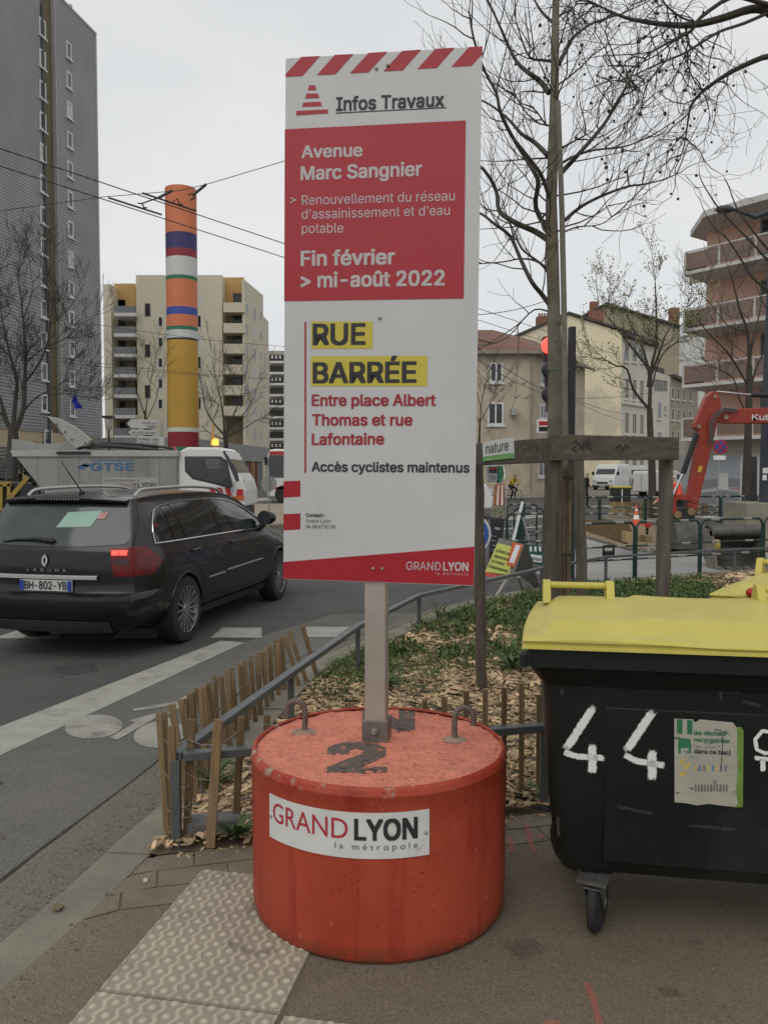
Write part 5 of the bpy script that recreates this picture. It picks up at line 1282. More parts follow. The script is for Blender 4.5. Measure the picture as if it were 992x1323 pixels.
# tail lights
TR = M('lamp_red', (.13, .004, .004), .22, spec=.35, var=.35, scale=14, coat=.12); TR2 = M('lamp_smoke', (.05, .016, .016), .2, spec=.4, var=.4, scale=18, coat=.15)
LIT = M('lamp_lit', (.9, .05, .03), .3, var=0, emit=(1, .06, .04), es=2.2)
for s_ in (-1, 1):
    mb = MB(); rows = []
    for z in [.735+.0245*i for i in range(11)]:
        f = (z-.735)/.245; y_in = lerp(.64, .59, f); x_end = lerp(-.86, -.60, 1-abs(f-.45)*1.9 if abs(f-.45) < .53 else 0); W_ = side(-1.05, z).y; row = []
        for k_ in range(8): row.append(rear(s_*lerp(y_in, W_, k_/7), z, .010))
        for k_ in range(1, 7): row.append(side(round(lerp(-1.04, x_end, k_/6), 3), z, s_, .010))
        rows.append(row)
    mb.grid(rows); tl = L2('tail_light', mb, TR, smooth=True, ang=60)
    for nm, z0, z1, y0, y1, m in (('lamp_band', .83, .885, .63, .77, TR2), ('lit_lamp', .915, .955, .61, .75, LIT)):
        if nm == 'lit_lamp':
            for k_ in range(2):
                mb = MB(); a, b = lerp(y0, y1, k_*.5+.02), lerp(y0, y1, k_*.5+.47); mb.grid([[rear(s_*lerp(a, b, j/4), z, .0135) for j in range(5)] for z in (z0, z1)]); build('lit_lamp', mb, LIT if s_ == -1 else TR, tl, world=False)
        else: mb = MB(); mb.grid([[rear(s_*lerp(y0, y1, j/5), z, .0125) for j in range(6)] for z in (z0, z1)]); build(nm, mb, m, tl, world=False)
# boot furniture
mb = MB(); rows = [[rear(.50*(1-2*k_/14), z, o_) for k_ in range(15)] for z, o_ in ((.705, .012), (.71, .030), (.735, .034), (.742, .012))]; mb.grid(rows); L2('chrome_bar', mb, M('bar_bright', (.50, .50, .48), .35, metal=.15, var=.05), smooth=True, ang=50)
def rp(y, z, o_=.012): return rear(y, z, o_)
mb = MB(); cy_, cz_ = .02, .865
out_ = [(0, .055), (-.028, .02), (-.028, -.02), (0, -.055), (.028, -.02), (.028, .02)]; inn = [(0, .030), (-.011, .010), (-.011, -.010), (0, -.030), (.011, -.010), (.011, .010)]
for k_ in range(6):
    a, b, c, d = out_[k_], out_[(k_+1) % 6], inn[(k_+1) % 6], inn[k_]; mb.add([rp(cy_+p[0], cz_+p[1], .016) for p in (a, b, c, d)], [(0, 1, 2, 3)])
L2('maker_badge', mb, SILV, fix=False)
text('LAGUNA', .036, SILV, car, (0, 0, 0), (1, 0, 0), (0, 0, 1), 0, name='model_lettering', warp=None) if False else None
me = text_mesh('LAGUNA', .024/CAPR, .0, .0, spacing=1.75); xs_ = [v.co.x for v in me.vertices]; mxx = max(xs_)
for v in me.vertices: v.co = rp(.20-(v.co.x/mxx)*.40, .772+v.co.y, .0135)
me.materials.clear(); me.materials.append(SILV); o = bpy.data.objects.new('lettering', me); COL.objects.link(o); o.parent = car
mb = MB(); mb.prism([rear(y, z, .012) for y, z in ((.265, .605), (-.265, .605), (-.265, .70), (.265, .70))], (-.012, 0, 0)); npl = L2('number_plate', mb, M('plate_reflective', (.52, .52, .50), .4, var=.05), bevel=.003)
px0 = rear(.0, .65, .012).x-.016
for a, b in ((.262, .222), (-.222, -.262)):
    mb = MB(); mb.flat([(px0-.001, a, .609), (px0-.001, b, .609), (px0-.001, b, .696), (px0-.001, a, .696)]); build('blue_band', mb, M('plate_blue', (.02, .05, .30), .4, var=0), npl, world=False, fix=False)
me = text_mesh('BH-802-YB', .066/CAPR, .012, .0); xs_ = [v.co.x for v in me.vertices]; a, b = min(xs_), max(xs_)
for v in me.vertices: v.co = Vector((px0-.0015-v.co.z*0, .213-(v.co.x-a)/(b-a)*.426, .622+v.co.y*1.02))
me.materials.clear(); me.materials.append(INK); o = bpy.data.objects.new('lettering', me); COL.objects.link(o); o.parent = npl
for ch in list(car.children_recursive):                     # body proportions: taller glasshouse, narrower track
    for v in ch.data.vertices: v.co.z += .030*max(0, v.co.z-.30)/1.1; v.co.y *= .965; v.co.x += (.17 if v.co.x < -.3 else 0)*min(1, (-.3-v.co.x)/.5)
# wheels
RIM = M('alloy_rim', (.36, .35, .34), .32, metal=.7, var=.1, scale=20)
for wx in WX:
    for s_ in (1, -1):
        y0 = s_*.765; mb = MB(); mb.lathe([(.20, -.10), (.27, -.108), (.312, -.100), (.325, -.07), (.327, 0), (.325, .07), (.312, .100), (.27, .108), (.225, .100), (.218, .06)], 40, (wx, y0, .327), axis='Y', cap=False); wh = L2('wheel', mb, RUBBER, smooth=True)
        mb = MB(); mb.lathe([(.222, .102), (.228, .108), (.222, .108), (.210, .085), (.205, .0), (.05, -.02)] if s_ > 0 else [(.222, -.102), (.228, -.108), (.222, -.108), (.210, -.085), (.205, 0), (.05, .02)], 40, (wx, y0, .327), axis='Y', cap=False); build('rim', mb, RIM, wh, world=False, smooth=True)
        mb = MB(); mb.lathe([(.20, .0), (.0, .0)], 24, (wx, y0+s_*.02, .327), axis='Y', cap=False); build('brake_disc', mb, SEAM, wh, world=False)
        for k_ in range(16):
            a = 2*math.pi*k_/16; mb = MB(); d = Vector((math.cos(a), 0, math.sin(a))); t_ = Vector((-math.sin(a), 0, math.cos(a))); c = Vector((wx, y0, .327)); o1 = Vector((0, s_*.088, 0)); o2 = Vector((0, s_*.105, 0))
            w0, w1 = .008, .010; mb.prism([c+d*.04+t_*w0+o1, c+d*.215+t_*w1+o2, c+d*.215-t_*w1+o2, c+d*.04-t_*w0+o1], (0, -s_*.02, 0)); build('spoke', mb, RIM, wh, world=False)
        mb = MB(); mb.lathe([(.055, .0), (.05, .014), (.0, .016)] if s_ > 0 else [(.055, 0), (.05, -.014), (0, -.016)], 20, (wx, y0+s_*.082, .327), axis='Y', cap=False); build('hub_cap', mb, RIM, wh, world=False, smooth=True)
# reflection-blue sticker on door? (door reflects a blue sign) - left to the paint

# ================================================================== HOPPER TRUCK
YTK = 18.3
TGREY = M('truck_grey', (.27, .27, .25), .5, var=.1, scale=.8, dirt=((.19, .185, .165), 1.2, .52, .7, .4)); TWH = M('truck_white', (.66, .65, .62), .35, var=.05, scale=1, coat=.3); TDK = M('truck_dark', (.03, .03, .03), .6, var=.2)
tr = thing('hopper_truck', 'small white cab truck with grey hopper body and lit amber beacon', 'truck', (P(160, 600, YTK).x, YTK+1, ZR))
def tpx(nm, px, m, dy=0, dep=.1, par=tr, **k): mb = MB(); mb.pxprism(px, YTK+dy, dep); return build(nm, mb, m, par, **k)
hop = tpx('hopper', [(15, 584), (229, 584), (229, 655), (72, 655)], TGREY, 0, 2.0, bevel=.02)
tpx('hopper_rim', [(13, 582), (230, 582), (230, 590), (16, 590)], M('rim_grey', (.36, .36, .34), .5, var=.08), -.04, 2.08, hop, bevel=.01)
for x in (48, 75, 102, 129, 156, 190, 206): tpx('panel_seam', [(x, 592), (x+.6, 592), (x+.6, 650), (x, 650)], M('seam_grey', (.2, .2, .19), .6, var=0), -.006, .01, hop)
tpx('hopper_side_flap', [(15, 567), (30, 569), (60, 574), (96, 570), (110, 574), (112, 582), (15, 582)], TGREY, .9, .04, bevel=.005)
tpx('tipping_arm', [(60, 537), (75, 540), (98, 552), (118, 568), (112, 574), (98, 579), (90, 573), (78, 556)], M('arm_grey', (.33, .33, .30), .5, var=.12), .3, .09, bevel=.01)
for x, y in ((73, 548), (84, 558), (93, 568), (110, 572)):
    mb = MB(); c = P(x, y, YTK+.29); mb.tube([c, c+Vector((0, -.02, 0))], .018, 8); build('arm_pin', mb, BLACK, tr)
for k_, q in enumerate(([(100, 580), (125, 575), (160, 577), (200, 581)], [(118, 573), (150, 575), (190, 579), (222, 583)], [(130, 572), (165, 573), (200, 576), (226, 580)], [(112, 579), (140, 577), (180, 580), (215, 583)], [(140, 578), (175, 574), (205, 578)])):
    mb = MB(); mb.tube([P(x, y, YTK+.4+.2*k_) for x, y in q], .03, 6); build('hose', mb, BLACK, tr, smooth=True)
tpx('lock_bar', [(73, 583), (116, 583), (116, 586.5), (73, 586.5)], BLACK, -.09, .06)
cabp = [(229, 645), (229, 592), (233, 582), (242, 577.5), (284, 578), (292, 584), (305, 608), (314, 622), (317, 634), (317, 655), (229, 655)]
cab = tpx('cab', cabp, TWH, .08, 1.75, bevel=.05, seg=3)
tpx('cab_gap', [(214, 584), (230, 584), (230, 650), (214, 650)], TDK, .3, 1.4, hop)
winp = [(240, 591), (284, 591), (291, 596), (298, 622), (296, 629), (280, 624), (250, 617), (241, 608)]
tpx('window', winp, M('cab_glass', (.02, .02, .022), .08, var=.4, scale=3, spec=.7), .066, .02, cab, bevel=.004)
tpx('window_seal', [(238.5, 589.5), (285, 589.5), (293, 595), (300, 624), (297, 631.5), (279, 626), (249, 619), (239, 609)], TDK, .074, .01, cab)
tpx('window_pane', [(266, 593), (283, 593), (288, 597), (288, 604), (270, 606), (265, 600)], M('cab_glass_light', (.10, .10, .095), .1, var=.6, scale=8), .060, .01, cab)
tpx('windscreen', [(287.5, 583), (290, 582), (306, 608), (309, 621), (305, 622)], M('cab_glass', (.02,)*3), .068, 1.7, cab)
tpx('cab_mirror', [(289, 617), (297, 617), (300, 627), (297, 631), (290, 629)], TDK, -.12, .1, cab, bevel=.01)
tpx('mirror_arm', [(305, 618), (315, 620), (316, 623), (308, 622)], TDK, .2, .03, cab)
STR = M('stripe_red', (.42, .02, .025), .4, var=0); STW_ = M('stripe_white', (.5, .5, .49), .4, var=0)
tpx('hazard_panel', [(268, 629), (301, 632), (301, 640), (268, 640)], STW_, .062, .02, cab)
for x in (270, 280, 290): tpx('hazard_stripe', [(x, 629.5), (x+6, 630.3), (x+9.5, 640), (x+3.5, 640)], STR, .056, .01, cab)
tpx('hazard_panel', [(306, 632), (314, 632), (314, 644), (305, 644)], STR, .06, .02, cab)
for q in ([(300, 641), (315, 641), (315, 646), (300, 646)],): tpx('side_marker', q, M('orange_lens', (.5, .12, .03), .3, var=0), .05, .03, cab)
mb = MB(); c = P(271, 579, YTK+.5); mb.lathe([(.06, 0), (.06, .04), (.045, .05), (.0, .05)], 16, c-Vector((0, 0, .02))); bk = build('beacon', mb, TDK, tr, smooth=True, ang=40)
mb = MB(); mb.lathe([(.075, .0), (.08, .07), (.06, .13), (0, .15)], 16, P(278, 575, YTK+.5)-Vector((0, 0, .0)), cap=False); build('amber_lens', mb, M('amber_lit', (1, .35, .05), .3, var=0, emit=(1, .24, .02), es=4.5), bk, smooth=True)
mb = MB(); mb.tube([P(274, 575, YTK+.5), P(275, 563, YTK+.5), P(275.5, 548, YTK+.5)], [.05, .035, .02], 10); build('amber_mast', mb, M('amber_plastic', (.48, .27, .08), .5, var=.1), tr, smooth=True)
tpx('red_strap', [(223, 577), (226, 577), (231, 586), (228, 586)], M('red_paint_light', (.4, .1, .08), .5, var=0), .1, .05)
tpx('chassis', [(75, 655), (317, 655), (317, 672), (75, 672)], TDK, .3, 1.3)
for x in (120, 275):
    for dy in (.12, 1.55): mb = MB(); c = P(x, 650, YTK); mb.lathe([(.15, -.12), (.36, -.12), (.39, -.08), (.39, .08), (.36, .12), (.15, .12)], 24, (c.x, YTK+dy, .39+ZR), axis='Y'); build('wheel', mb, RUBBER, tr, smooth=True)
def ttx(s_, x0, x1, yb, cap, m, bold, sp=1, o_=-.012):
    a, b = P(x0, yb, YTK+o_), P(x1, yb, YTK+o_); text(s_, cap*YTK/FPX/CAPR, m, tr, a, b-a, (0, 0, 1), bold, width=(b-a).length, ext=.0005, spacing=sp)
TB = M('logo_blue', (.06, .14, .26), .5, var=0)
ttx('GTSE', 117, 173, 607.5, 9.5, TB, .02); ttx('COLLECTE ET GESTION DES DECHETS', 117, 172, 595.5, 2.4, TB, 0)
for q in ([(99, 604), (104, 601), (109, 600), (116, 601), (111, 604), (107, 607)], [(104, 602), (108, 598), (114, 599), (118, 601), (112, 603)]): tpx('logo_swoosh', q, TB, -.006, .004, hop)
ttx('GRAND', 152, 177, 630, 6.5, M('logo_grey_red', (.33, .25, .23), .5, var=0), 0, o_=-.018); ttx('LYON', 178, 201.5, 630, 6.5, GREYT, .03, o_=-.018)
tpx('logo_plate', [(133, 617), (204, 617), (204, 634), (133, 634)], M('plate_light_grey', (.34, .34, .32), .5, var=.05), -.010, .008, hop)
ttx('COLLECTE POUR LE', 135, 180, 622, 2.6, GREYT, 0, o_=-.018)

# ================================================================== PEOPLE
def person(label, loc, rz, J, mats, h=1.72, group=None, rad=1.0):
    t = thing('person', label, 'person', loc, rz, group)
    me = bpy.data.meshes.new('body'); names = list(J); idx = {n_: i for i, n_ in enumerate(names)}
    E_ = [('hip', 'spine'), ('spine', 'chest'), ('chest', 'neck'), ('neck', 'head0'), ('head0', 'head1'), ('chest', 'shL'), ('shL', 'elL'), ('elL', 'haL'), ('haL', 'fiL'), ('chest', 'shR'), ('shR', 'elR'), ('elR', 'haR'), ('haR', 'fiR'), ('hip', 'hiL'), ('hiL', 'knL'), ('knL', 'anL'), ('anL', 'toL'), ('hip', 'hiR'), ('hiR', 'knR'), ('knR', 'anR'), ('anR', 'toR')]
    RR = dict(hip=.14, spine=.13, chest=.15, neck=.06, head0=.085, head1=.085, shL=.08, elL=.05, haL=.035, fiL=.03, hiL=.10, knL=.065, anL=.045, toL=.045)
    me.from_pydata([Vector(J[n_])*h/1.72 for n_ in names], [(idx[a], idx[b]) for a, b in E_], [])
    o = bpy.data.objects.new('body', me); COL.objects.link(o); o.parent = t
    sk = o.modifiers.new('s', 'SKIN'); ss = o.modifiers.new('u', 'SUBSURF'); ss.levels = 1; ss.render_levels = 1
    for i, n_ in enumerate(names):
        r_ = RR.get(n_, RR.get(n_.replace('R', 'L'), .06))*rad; me.skin_vertices[0].data[i].radius = (r_, r_)
    me.skin_vertices[0].data[idx['hip']].use_root = True
    dg = bpy.context.evaluated_depsgraph_get(); ev = o.evaluated_get(dg); m2 = bpy.data.meshes.new_from_object(ev); o.modifiers.clear(); o.data = m2
    for m in mats: m2.materials.append(m)
    seg_mat = {0: ('hip', 'spine', 'chest', 'shL', 'elL', 'shR', 'elR'), 1: ('hiL', 'knL', 'hiR', 'knR'), 2: ('head0', 'haL', 'haR', 'fiL', 'fiR', 'neck'), 3: ('anL', 'anR', 'toL', 'toR'), 4: ('head1',)}
    jm = {n_: k_ for k_, l_ in seg_mat.items() for n_ in l_}; P_ = [(Vector(J[n_])*h/1.72, jm[n_]) for n_ in names]
    extra = []
    for a, b in E_:
        va, vb = Vector(J[a])*h/1.72, Vector(J[b])*h/1.72
        for t_ in (.33, .66): extra.append((va.lerp(vb, t_), jm[a] if t_ < .5 or jm[b] in (2, 3, 4) and t_ < .9 and jm[a] != 2 else jm[b]))
    P_ += extra
    for p in m2.polygons: p.use_smooth = True; p.material_index = min(P_, key=lambda q: (q[0]-p.center).length)[1]
    return t
SKIN = M('skin', (.42, .26, .19), .6, var=.05); HAIR = M('hair_dark', (.02, .017, .015), .8, var=.1); NAVY = M('navy_cloth', (.02, .022, .03), .9, var=.15); BLK = M('black_cloth', (.014, .014, .015), .9, var=.1)
HIVIS = M('hi_vis_red', (.80, .09, .06), .7, var=.12, scale=12, emit=None); HELM = M('white_helmet', (.7, .7, .68), .4, var=0); YEL = M('yellow_cloth', (.45, .30, .03), .8, var=.15, scale=10)
# facing: local +x is forward
def stand(lean=0, stride=.12, arm=.1):
    return dict(hip=(0, 0, .93), spine=(lean*.3, 0, 1.12), chest=(lean*.8, 0, 1.32), neck=(lean, 0, 1.47), head0=(lean*1.1+.01, 0, 1.57), head1=(lean*1.15, 0, 1.66), shL=(lean*.8, .19, 1.38), elL=(lean-.02, .25, 1.12), haL=(lean+arm, .24, .88), fiL=(lean+arm+.03, .24, .79),
                shR=(lean*.8, -.19, 1.38), elR=(lean, -.25, 1.12), haR=(lean+arm*1.6, -.22, .92), fiR=(lean+arm*1.6+.04, -.22, .84), hiL=(0, .10, .88), knL=(stride*.6, .11, .48), anL=(stride*.4, .11, .08), toL=(stride*.4+.14, .12, .04), hiR=(0, -.10, .88), knR=(-stride*.3, -.11, .48), anR=(-stride, -.11, .09), toR=(-stride+.14, -.12, .04))
wp = G(877, 690, ZR); 
person('construction worker in red hi-vis jacket and white helmet behind the excavator arm', (P(877, 640, 22).x, 22, ZR), R(200), stand(.22, .1, .25), [HIVIS, NAVY, SKIN, BLK, HELM], h=1.66, rad=1.15)
person('pedestrian in black clothes on the far road behind the rear stake', (P(757, 620, 40).x, 40, ZR), R(0), stand(.05, .2), [BLK, NAVY, SKIN, BLK, HAIR])
cyc = dict(hip=(-.15, 0, .92), spine=(-.05, 0, 1.1), chest=(.12, 0, 1.27), neck=(.2, 0, 1.40), head0=(.25, 0, 1.49), head1=(.26, 0, 1.58), shL=(.12, .19, 1.31), elL=(.28, .22, 1.12), haL=(.45, .2, .98), fiL=(.51, .2, .97), shR=(.12, -.19, 1.31), elR=(.28, -.22, 1.12), haR=(.45, -.2, .98), fiR=(.51, -.2, .97),
           hiL=(-.15, .1, .9), knL=(.2, .12, .72), anL=(.05, .12, .32), toL=(.18, .12, .28), hiR=(-.15, -.1, .9), knR=(.22, -.12, .62), anR=(.0, -.12, .2), toR=(.13, -.12, .16))
cp = (P(662, 620, 50).x, 50, ZR)
person('cyclist in a yellow jacket riding towards the camera on the far road', cp, R(-60), cyc, [YEL, NAVY, SKIN, BLK, HAIR])
bk_ = thing('bicycle', 'dark bicycle ridden by the cyclist in the yellow jacket', 'bicycle', cp, R(-60))
for x in (-.5, .55):
    mb = MB(); mb.tube([(x+.34*math.cos(t*.2618), 0, .34+.34*math.sin(t*.2618)) for t in range(25)], .02, 5, cap=False); build('wheel', mb, BLACK, bk_, world=False)
mb = MB()
for a, b in (((-.5, 0, .34), (0, 0, .30)), ((0, 0, .30), (-.17, 0, .85)), ((-.17, 0, .8), (.40, 0, .8)), ((0, 0, .3), (.40, 0, .75)), ((.55, 0, .34), (.40, 0, .95)), ((-.5, 0, .34), (-.17, 0, .8)), ((.40, -.22, .97), (.40, .22, .97))): mb.tube([a, b], .02, 6)
build('frame', mb, BLACK, bk_, world=False)
# driver inside cab is behind the dark pane

# ================================================================== DARK CONTAINER WITH YELLOW FRAME (behind the truck's tail)
ct = thing('refuse_container', 'dark refuse container in a yellow lifting frame behind the truck', 'container', (P(12, 680, 22.5).x, 22.5, ZR))
def cpx(nm, px, m, Y, dep, par=ct, **k): mb = MB(); mb.pxprism(px, Y, dep); return build(nm, mb, m, par, **k)
cpx('body', [(-30, 620), (26, 624), (28, 655), (22, 669), (-30, 675)], TDK, 22.6, .8, bevel=.03)
YM = M('machine_yellow', (.33, .23, .04), .5, var=.25, scale=5)
for q in ([(-30, 624), (14, 622), (14, 628), (-30, 630)], [(9, 625), (13, 625), (13, 662), (9, 664)], [(12, 640), (33, 615), (37, 618), (14, 646)], [(0, 626), (3, 626), (3, 660), (0, 660)]): cpx('frame_bar', q, YM, 22.5, .06)
for x in (-12, 18):
    mb = MB(); c = P(x, 675, 22.8); mb.lathe([(.03, -.05), (.14, -.05), (.15, 0), (.14, .05), (.03, .05)], 18, (c.x, 22.8, .15+ZR), axis='Y'); build('castor', mb, RUBBER, ct, smooth=True)
    mb = MB(); mb.bb((c.x-.05, 22.75, .15), (c.x+.05, 22.9, .36)); build('castor_fork', mb, TDK, ct)

# ================================================================== BUS
YBU = 47.
bus = thing('city_bus', 'white and red city bus partly hidden behind the information board', 'bus', (P(380, 640, YBU).x, YBU+1, ZR))
def bpx(nm, px, m, dy=0, dep=.05, par=bus, **k): mb = MB(); mb.pxprism(px, YBU+dy, dep); return build(nm, mb, m, par, **k)
shell = bpx('body', [(345, 642), (345, 590), (348, 582), (354, 580), (600, 580), (600, 642)], TWH, 0, 2.5, bevel=.08)
bpx('side_windows', [(347, 588), (598, 588), (598, 617), (347, 617)], CARG, -.02, .03, shell); bpx('windscreen', [(344.5, 588), (345, 588), (345, 617), (344.5, 617)], CARG, .2, 2.1, shell)
bpx('roof_stripe', [(348, 583), (600, 583), (600, 587.5), (348, 587.5)], STR, -.02, .03, shell); bpx('side_stripe', [(354, 629), (600, 629), (600, 632), (354, 632)], STR, -.02, .03, shell)
bpx('bus_mirror', [(341, 590), (345, 590), (345, 601), (342, 601)], BLACK, -.3, .25, shell)
for x in (366, 570): mb = MB(); c = P(x, 640, YBU); mb.lathe([(.2, -.14), (.48, -.14), (.5, 0), (.48, .14), (.2, .14)], 24, (c.x, YBU+.12, .5+ZR), axis='Y'); build('wheel', mb, RUBBER, bus, smooth=True)
# ================================================================== VANS
def van(name, label, loc, rz, L_, W_, H_, hood, m, cat='van', high=True, group=None):
    t = thing(name, label, cat, loc, rz, group); B_ = lambda nm, mb, mt, par=t, **k: build(nm, mb, mt, par, world=False, **k)
    hz = .55*H_ if high else .52*H_; pr = [(-L_/2, .35), (-L_/2, H_-.15), (-L_/2+.15, H_), (L_/2-hood-.75, H_), (L_/2-hood-.5, H_-.1), (L_/2-hood*.75, hz+.15), (L_/2-.25, hz-.12), (L_/2, .75), (L_/2, .35)]
    mb = MB(); mb.prism([(x, -W_/2, z) for x, z in pr], (0, W_, 0)); bd = B_('body', mb, m, bevel=.09, seg=3)
    x0, z0, x1, z1 = L_/2-hood*.78, hz+.17, L_/2-hood-.47, H_-.2
    nx_, nz_ = (z1-z0), -(x1-x0); ln = math.hypot(nx_, nz_); ox, oz = nx_/ln*.03, nz_/ln*.03
    mb = MB(); mb.prism([(x0+ox, -W_/2+.14, z0+oz), (x0+ox, W_/2-.14, z0+oz), (x1+ox, W_/2-.20, z1+oz), (x1+ox, -W_/2+.20, z1+oz)], (-.05, 0, -.02)); B_('windscreen', mb, CARG, bevel=.01)
    for s_ in (1, -1):
        mb = MB(); y = s_*(W_/2+.005); mb.prism([(x0-.25, y, z0+.02), (x0-.95, y, z0+.02), (x0-.95, y, z1-.05), (x1-.02, y, z1-.05)], (0, -s_*.04, 0)); B_('side_window', mb, CARG)
        mb = MB(); mb.box((x0-.12, s_*(W_/2+.15), z0+.1), (.14, .2, .32)); B_('door_mirror', mb, BLACK, bd, bevel=.02)
        mb = MB(); mb.box((L_/2-.10, s_*(W_/2-.26), .95 if high else .8), (.16, .34, .26)); B_('headlight', mb, M('headlight', (.5, .5, .5), .1, var=.1), bd, bevel=.04)
        mb = MB(); mb.box((-L_/2, s_*(W_/2-.08), 1.1), (.04, .1, .4)); B_('tail_light', mb, TR, bd)
        for x in (L_/2-.85, -L_/2+.95):
            mb = MB(); mb.lathe([(.18, -.1), (.32, -.1), (.335, 0), (.32, .1), (.18, .1)], 20, (x, s_*(W_/2-.12), .335), axis='Y'); wv = B_('wheel', mb, RUBBER, smooth=True)
            mb = MB(); mb.lathe([(.0, 0), (.19, 0)], 16, (x, s_*(W_/2-.005), .335), axis='Y', cap=False); B_('rim', mb, RIM, wv)
        mb = MB(); mb.box((-.3, s_*(W_/2+.004), H_*.5), (.02, .012, H_*.75)); B_('door_gap', mb, M('gap_grey', (.15, .15, .15), .6, var=0), bd)
        mb = MB(); mb.box((L_/2-1.9, s_*(W_/2+.004), H_*.5), (.02, .012, H_*.75)); B_('door_gap', mb, MATS['gap_grey'], bd)
    mb = MB(); mb.box((L_/2+.01, 0, .80), (.05, W_*.5, .16)); B_('grille', mb, BLACK, bd, bevel=.02)
    mb = MB(); mb.box((L_/2-.02, 0, .45), (.16, W_*.98, .22)); B_('bumper', mb, TDK, bd, bevel=.05)
    mb = MB(); mb.box((L_/2+.06, 0, .47), (.02, .52, .11)); B_('number_plate', mb, M('plate_reflective', (.5,)*3), bd)
    mb = MB(); mb.box((-L_/2-.01, 0, H_*.5), (.012, .03, H_*.7)); B_('door_gap', mb, MATS['gap_grey'], bd)
    return t
VWH = M('van_white', (.66, .66, .64), .35, var=.05, scale=1, coat=.3); VGR = M('van_grey', (.42, .42, .41), .35, var=.05, scale=1, coat=.3)
v0 = P(787, 634, 77); van('delivery_van', 'white high-roof van facing the camera on the far road, left of the middle tree', (v0.x+.7, 79, ZR), R(-122), 5.4, 2.05, 2.55, 1.0, VWH, group='vans on the far road')
v1 = P(826, 630, 82); van('delivery_van', 'light grey van parked behind the white high-roof van', (v1.x+.3, 83.5, ZR), R(-100), 5.4, 2.05, 2.5, 1.0, VGR, group='vans on the far road')
v2 = P(846, 640, 58); van('small_van', 'small white van with closed rear doors, right of the middle tree', (v2.x+1.2, 60, ZR), R(28), 4.2, 1.8, 1.85, .9, VWH, group='vans on the far road')
v3 = P(636, 660, 30); van('delivery_van', 'white van whose nose shows at the right edge of the information board', (v3.x-2.65, 31, ZR), R(0), 5.4, 2.0, 2.45, 1.0, VWH, group='vans on the far road')
# ================================================================== BUILDINGS
def wallbox(nm, pts, z0, z1, mat, par, **k): mb = MB(); mb.prism([(p[0], p[1], z0) for p in pts], (0, 0, z1-z0)); return build(nm, mb, mat, par, **k)
FRW = M('window_frame_white', (.62, .62, .60), .5, var=.05); PANE = M('window_pane', (.06, .065, .07), .12, var=.5, scale=.7, spec=.6); SHUT = M('roller_blind', (.55, .54, .50), .6, var=.05); DPANE = M('dark_pane', (.035, .035, .037), .15, var=.4, scale=.5, spec=.5)
def facade(A, B_):
    A, B_ = Vector(A), Vector(B_); u = (B_-A).normalized(); n = Vector((u.y, -u.x)); 
    if n.dot(-A) < 0: n = -n
    return A, B_, u, n
def window(par, F_, x0, y0, x1, y1, frame=FRW, pane=PANE, fw=.07, mull=1, sill=True, proud=.05, hb=0):
    A, B_, u, n = F_; a = WP(x0, y0, A, B_); b = WP(x0, y1, A, B_); c = WP(x1, (y0+y1)/2, A, B_)
    s0, s1 = (Vector((a.x, a.y))-A).dot(u), (Vector((c.x, c.y))-A).dot(u); z1, z0 = a.z, b.z
    def pt(s_, o_): q = A+u*s_+n*o_; return (q.x, q.y)
    def bx(mb, sa, sb, za, zb, o0, o1): mb.prism([(*pt(sa, o0), za), (*pt(sb, o0), za), (*pt(sb, o0), zb), (*pt(sa, o0), zb)], (n.x*(o1-o0), n.y*(o1-o0), 0))
    mb = MB(); bx(mb, s0, s0+fw, z0, z1, -.05, proud); bx(mb, s1-fw, s1, z0, z1, -.05, proud); bx(mb, s0+fw, s1-fw, z0, z0+fw, -.05, proud); bx(mb, s0+fw, s1-fw, z1-fw, z1, -.05, proud)
    if mull: m_ = (s0+s1)/2; bx(mb, m_-fw*.45, m_+fw*.45, z0+fw, z1-fw, -.05, proud*.7)
    if hb: bx(mb, s0+fw, s1-fw, lerp(z0, z1, hb)-.03, lerp(z0, z1, hb)+.03, -.05, proud*.7)
    w_ = build('window', mb, frame, par)
    mb = MB(); bx(mb, s0+fw*.5, s1-fw*.5, z0+fw*.5, z1-fw*.5, -.04, .012); build('pane', mb, pane, w_)
    if sill: mb = MB(); bx(mb, s0-.12, s1+.12, z0-.14, z0-.003, -.05, proud+.10); build('sill', mb, frame, w_)
    return w_
# --- grey clad tower
tw = thing('apartment_tower', 'tall tower clad in ribbed grey panels with a brown vertical strip', 'building', (-30, 75, ZR))
TA, TB_ = (-31.8, 63.0), (-28.28, 83.5); FT = facade(TA, TB_)
CLAD = wavemat('grey_cladding', (.20, .203, .205), (.31, .313, .315), 1.15, 'Z', .6, (.25, .75), .7); CREAM = M('cream_render', (.50, .41, .28), .85, var=.1, scale=.3); BRN = M('brown_panel', (.155, .125, .08), .8, var=.1, scale=.4)
def onT(x): p = WP(x, 600, *[Vector(q) for q in (TA, TB_)]); return (p.x, p.y)
q62, q82, q132 = onT(62.5), onT(81.5), Vector(TB_)
def bk(p, d=18): return (p[0]-d*.985, p[1]+d*.17)
wallbox('wall', [TA, q62, bk(q62), bk(TA)], 5.3, 47.5, CLAD, tw); wallbox('wall', [q82, TB_, bk(TB_), bk(q82)], 5.3, 44.7, CLAD, tw)
nb = FT[3]
def sh(p, o_): return (p[0]+nb.x*o_, p[1]+nb.y*o_)
wallbox('ground_floor', [sh(TA, -.12), sh(TB_, -.12), bk(TB_), bk(TA)], ZR, 5.3, CREAM, tw)
wallbox('brown_strip', [sh(onT(66.5), -.35), sh(q82, -.35), bk(q82), bk(onT(66.5))], ZR, 44.5, BRN, tw); wallbox('recess', [sh(q62, -.9), sh(onT(67), -.9), bk(onT(67)), bk(q62)], ZR, 43, DPANE, tw)
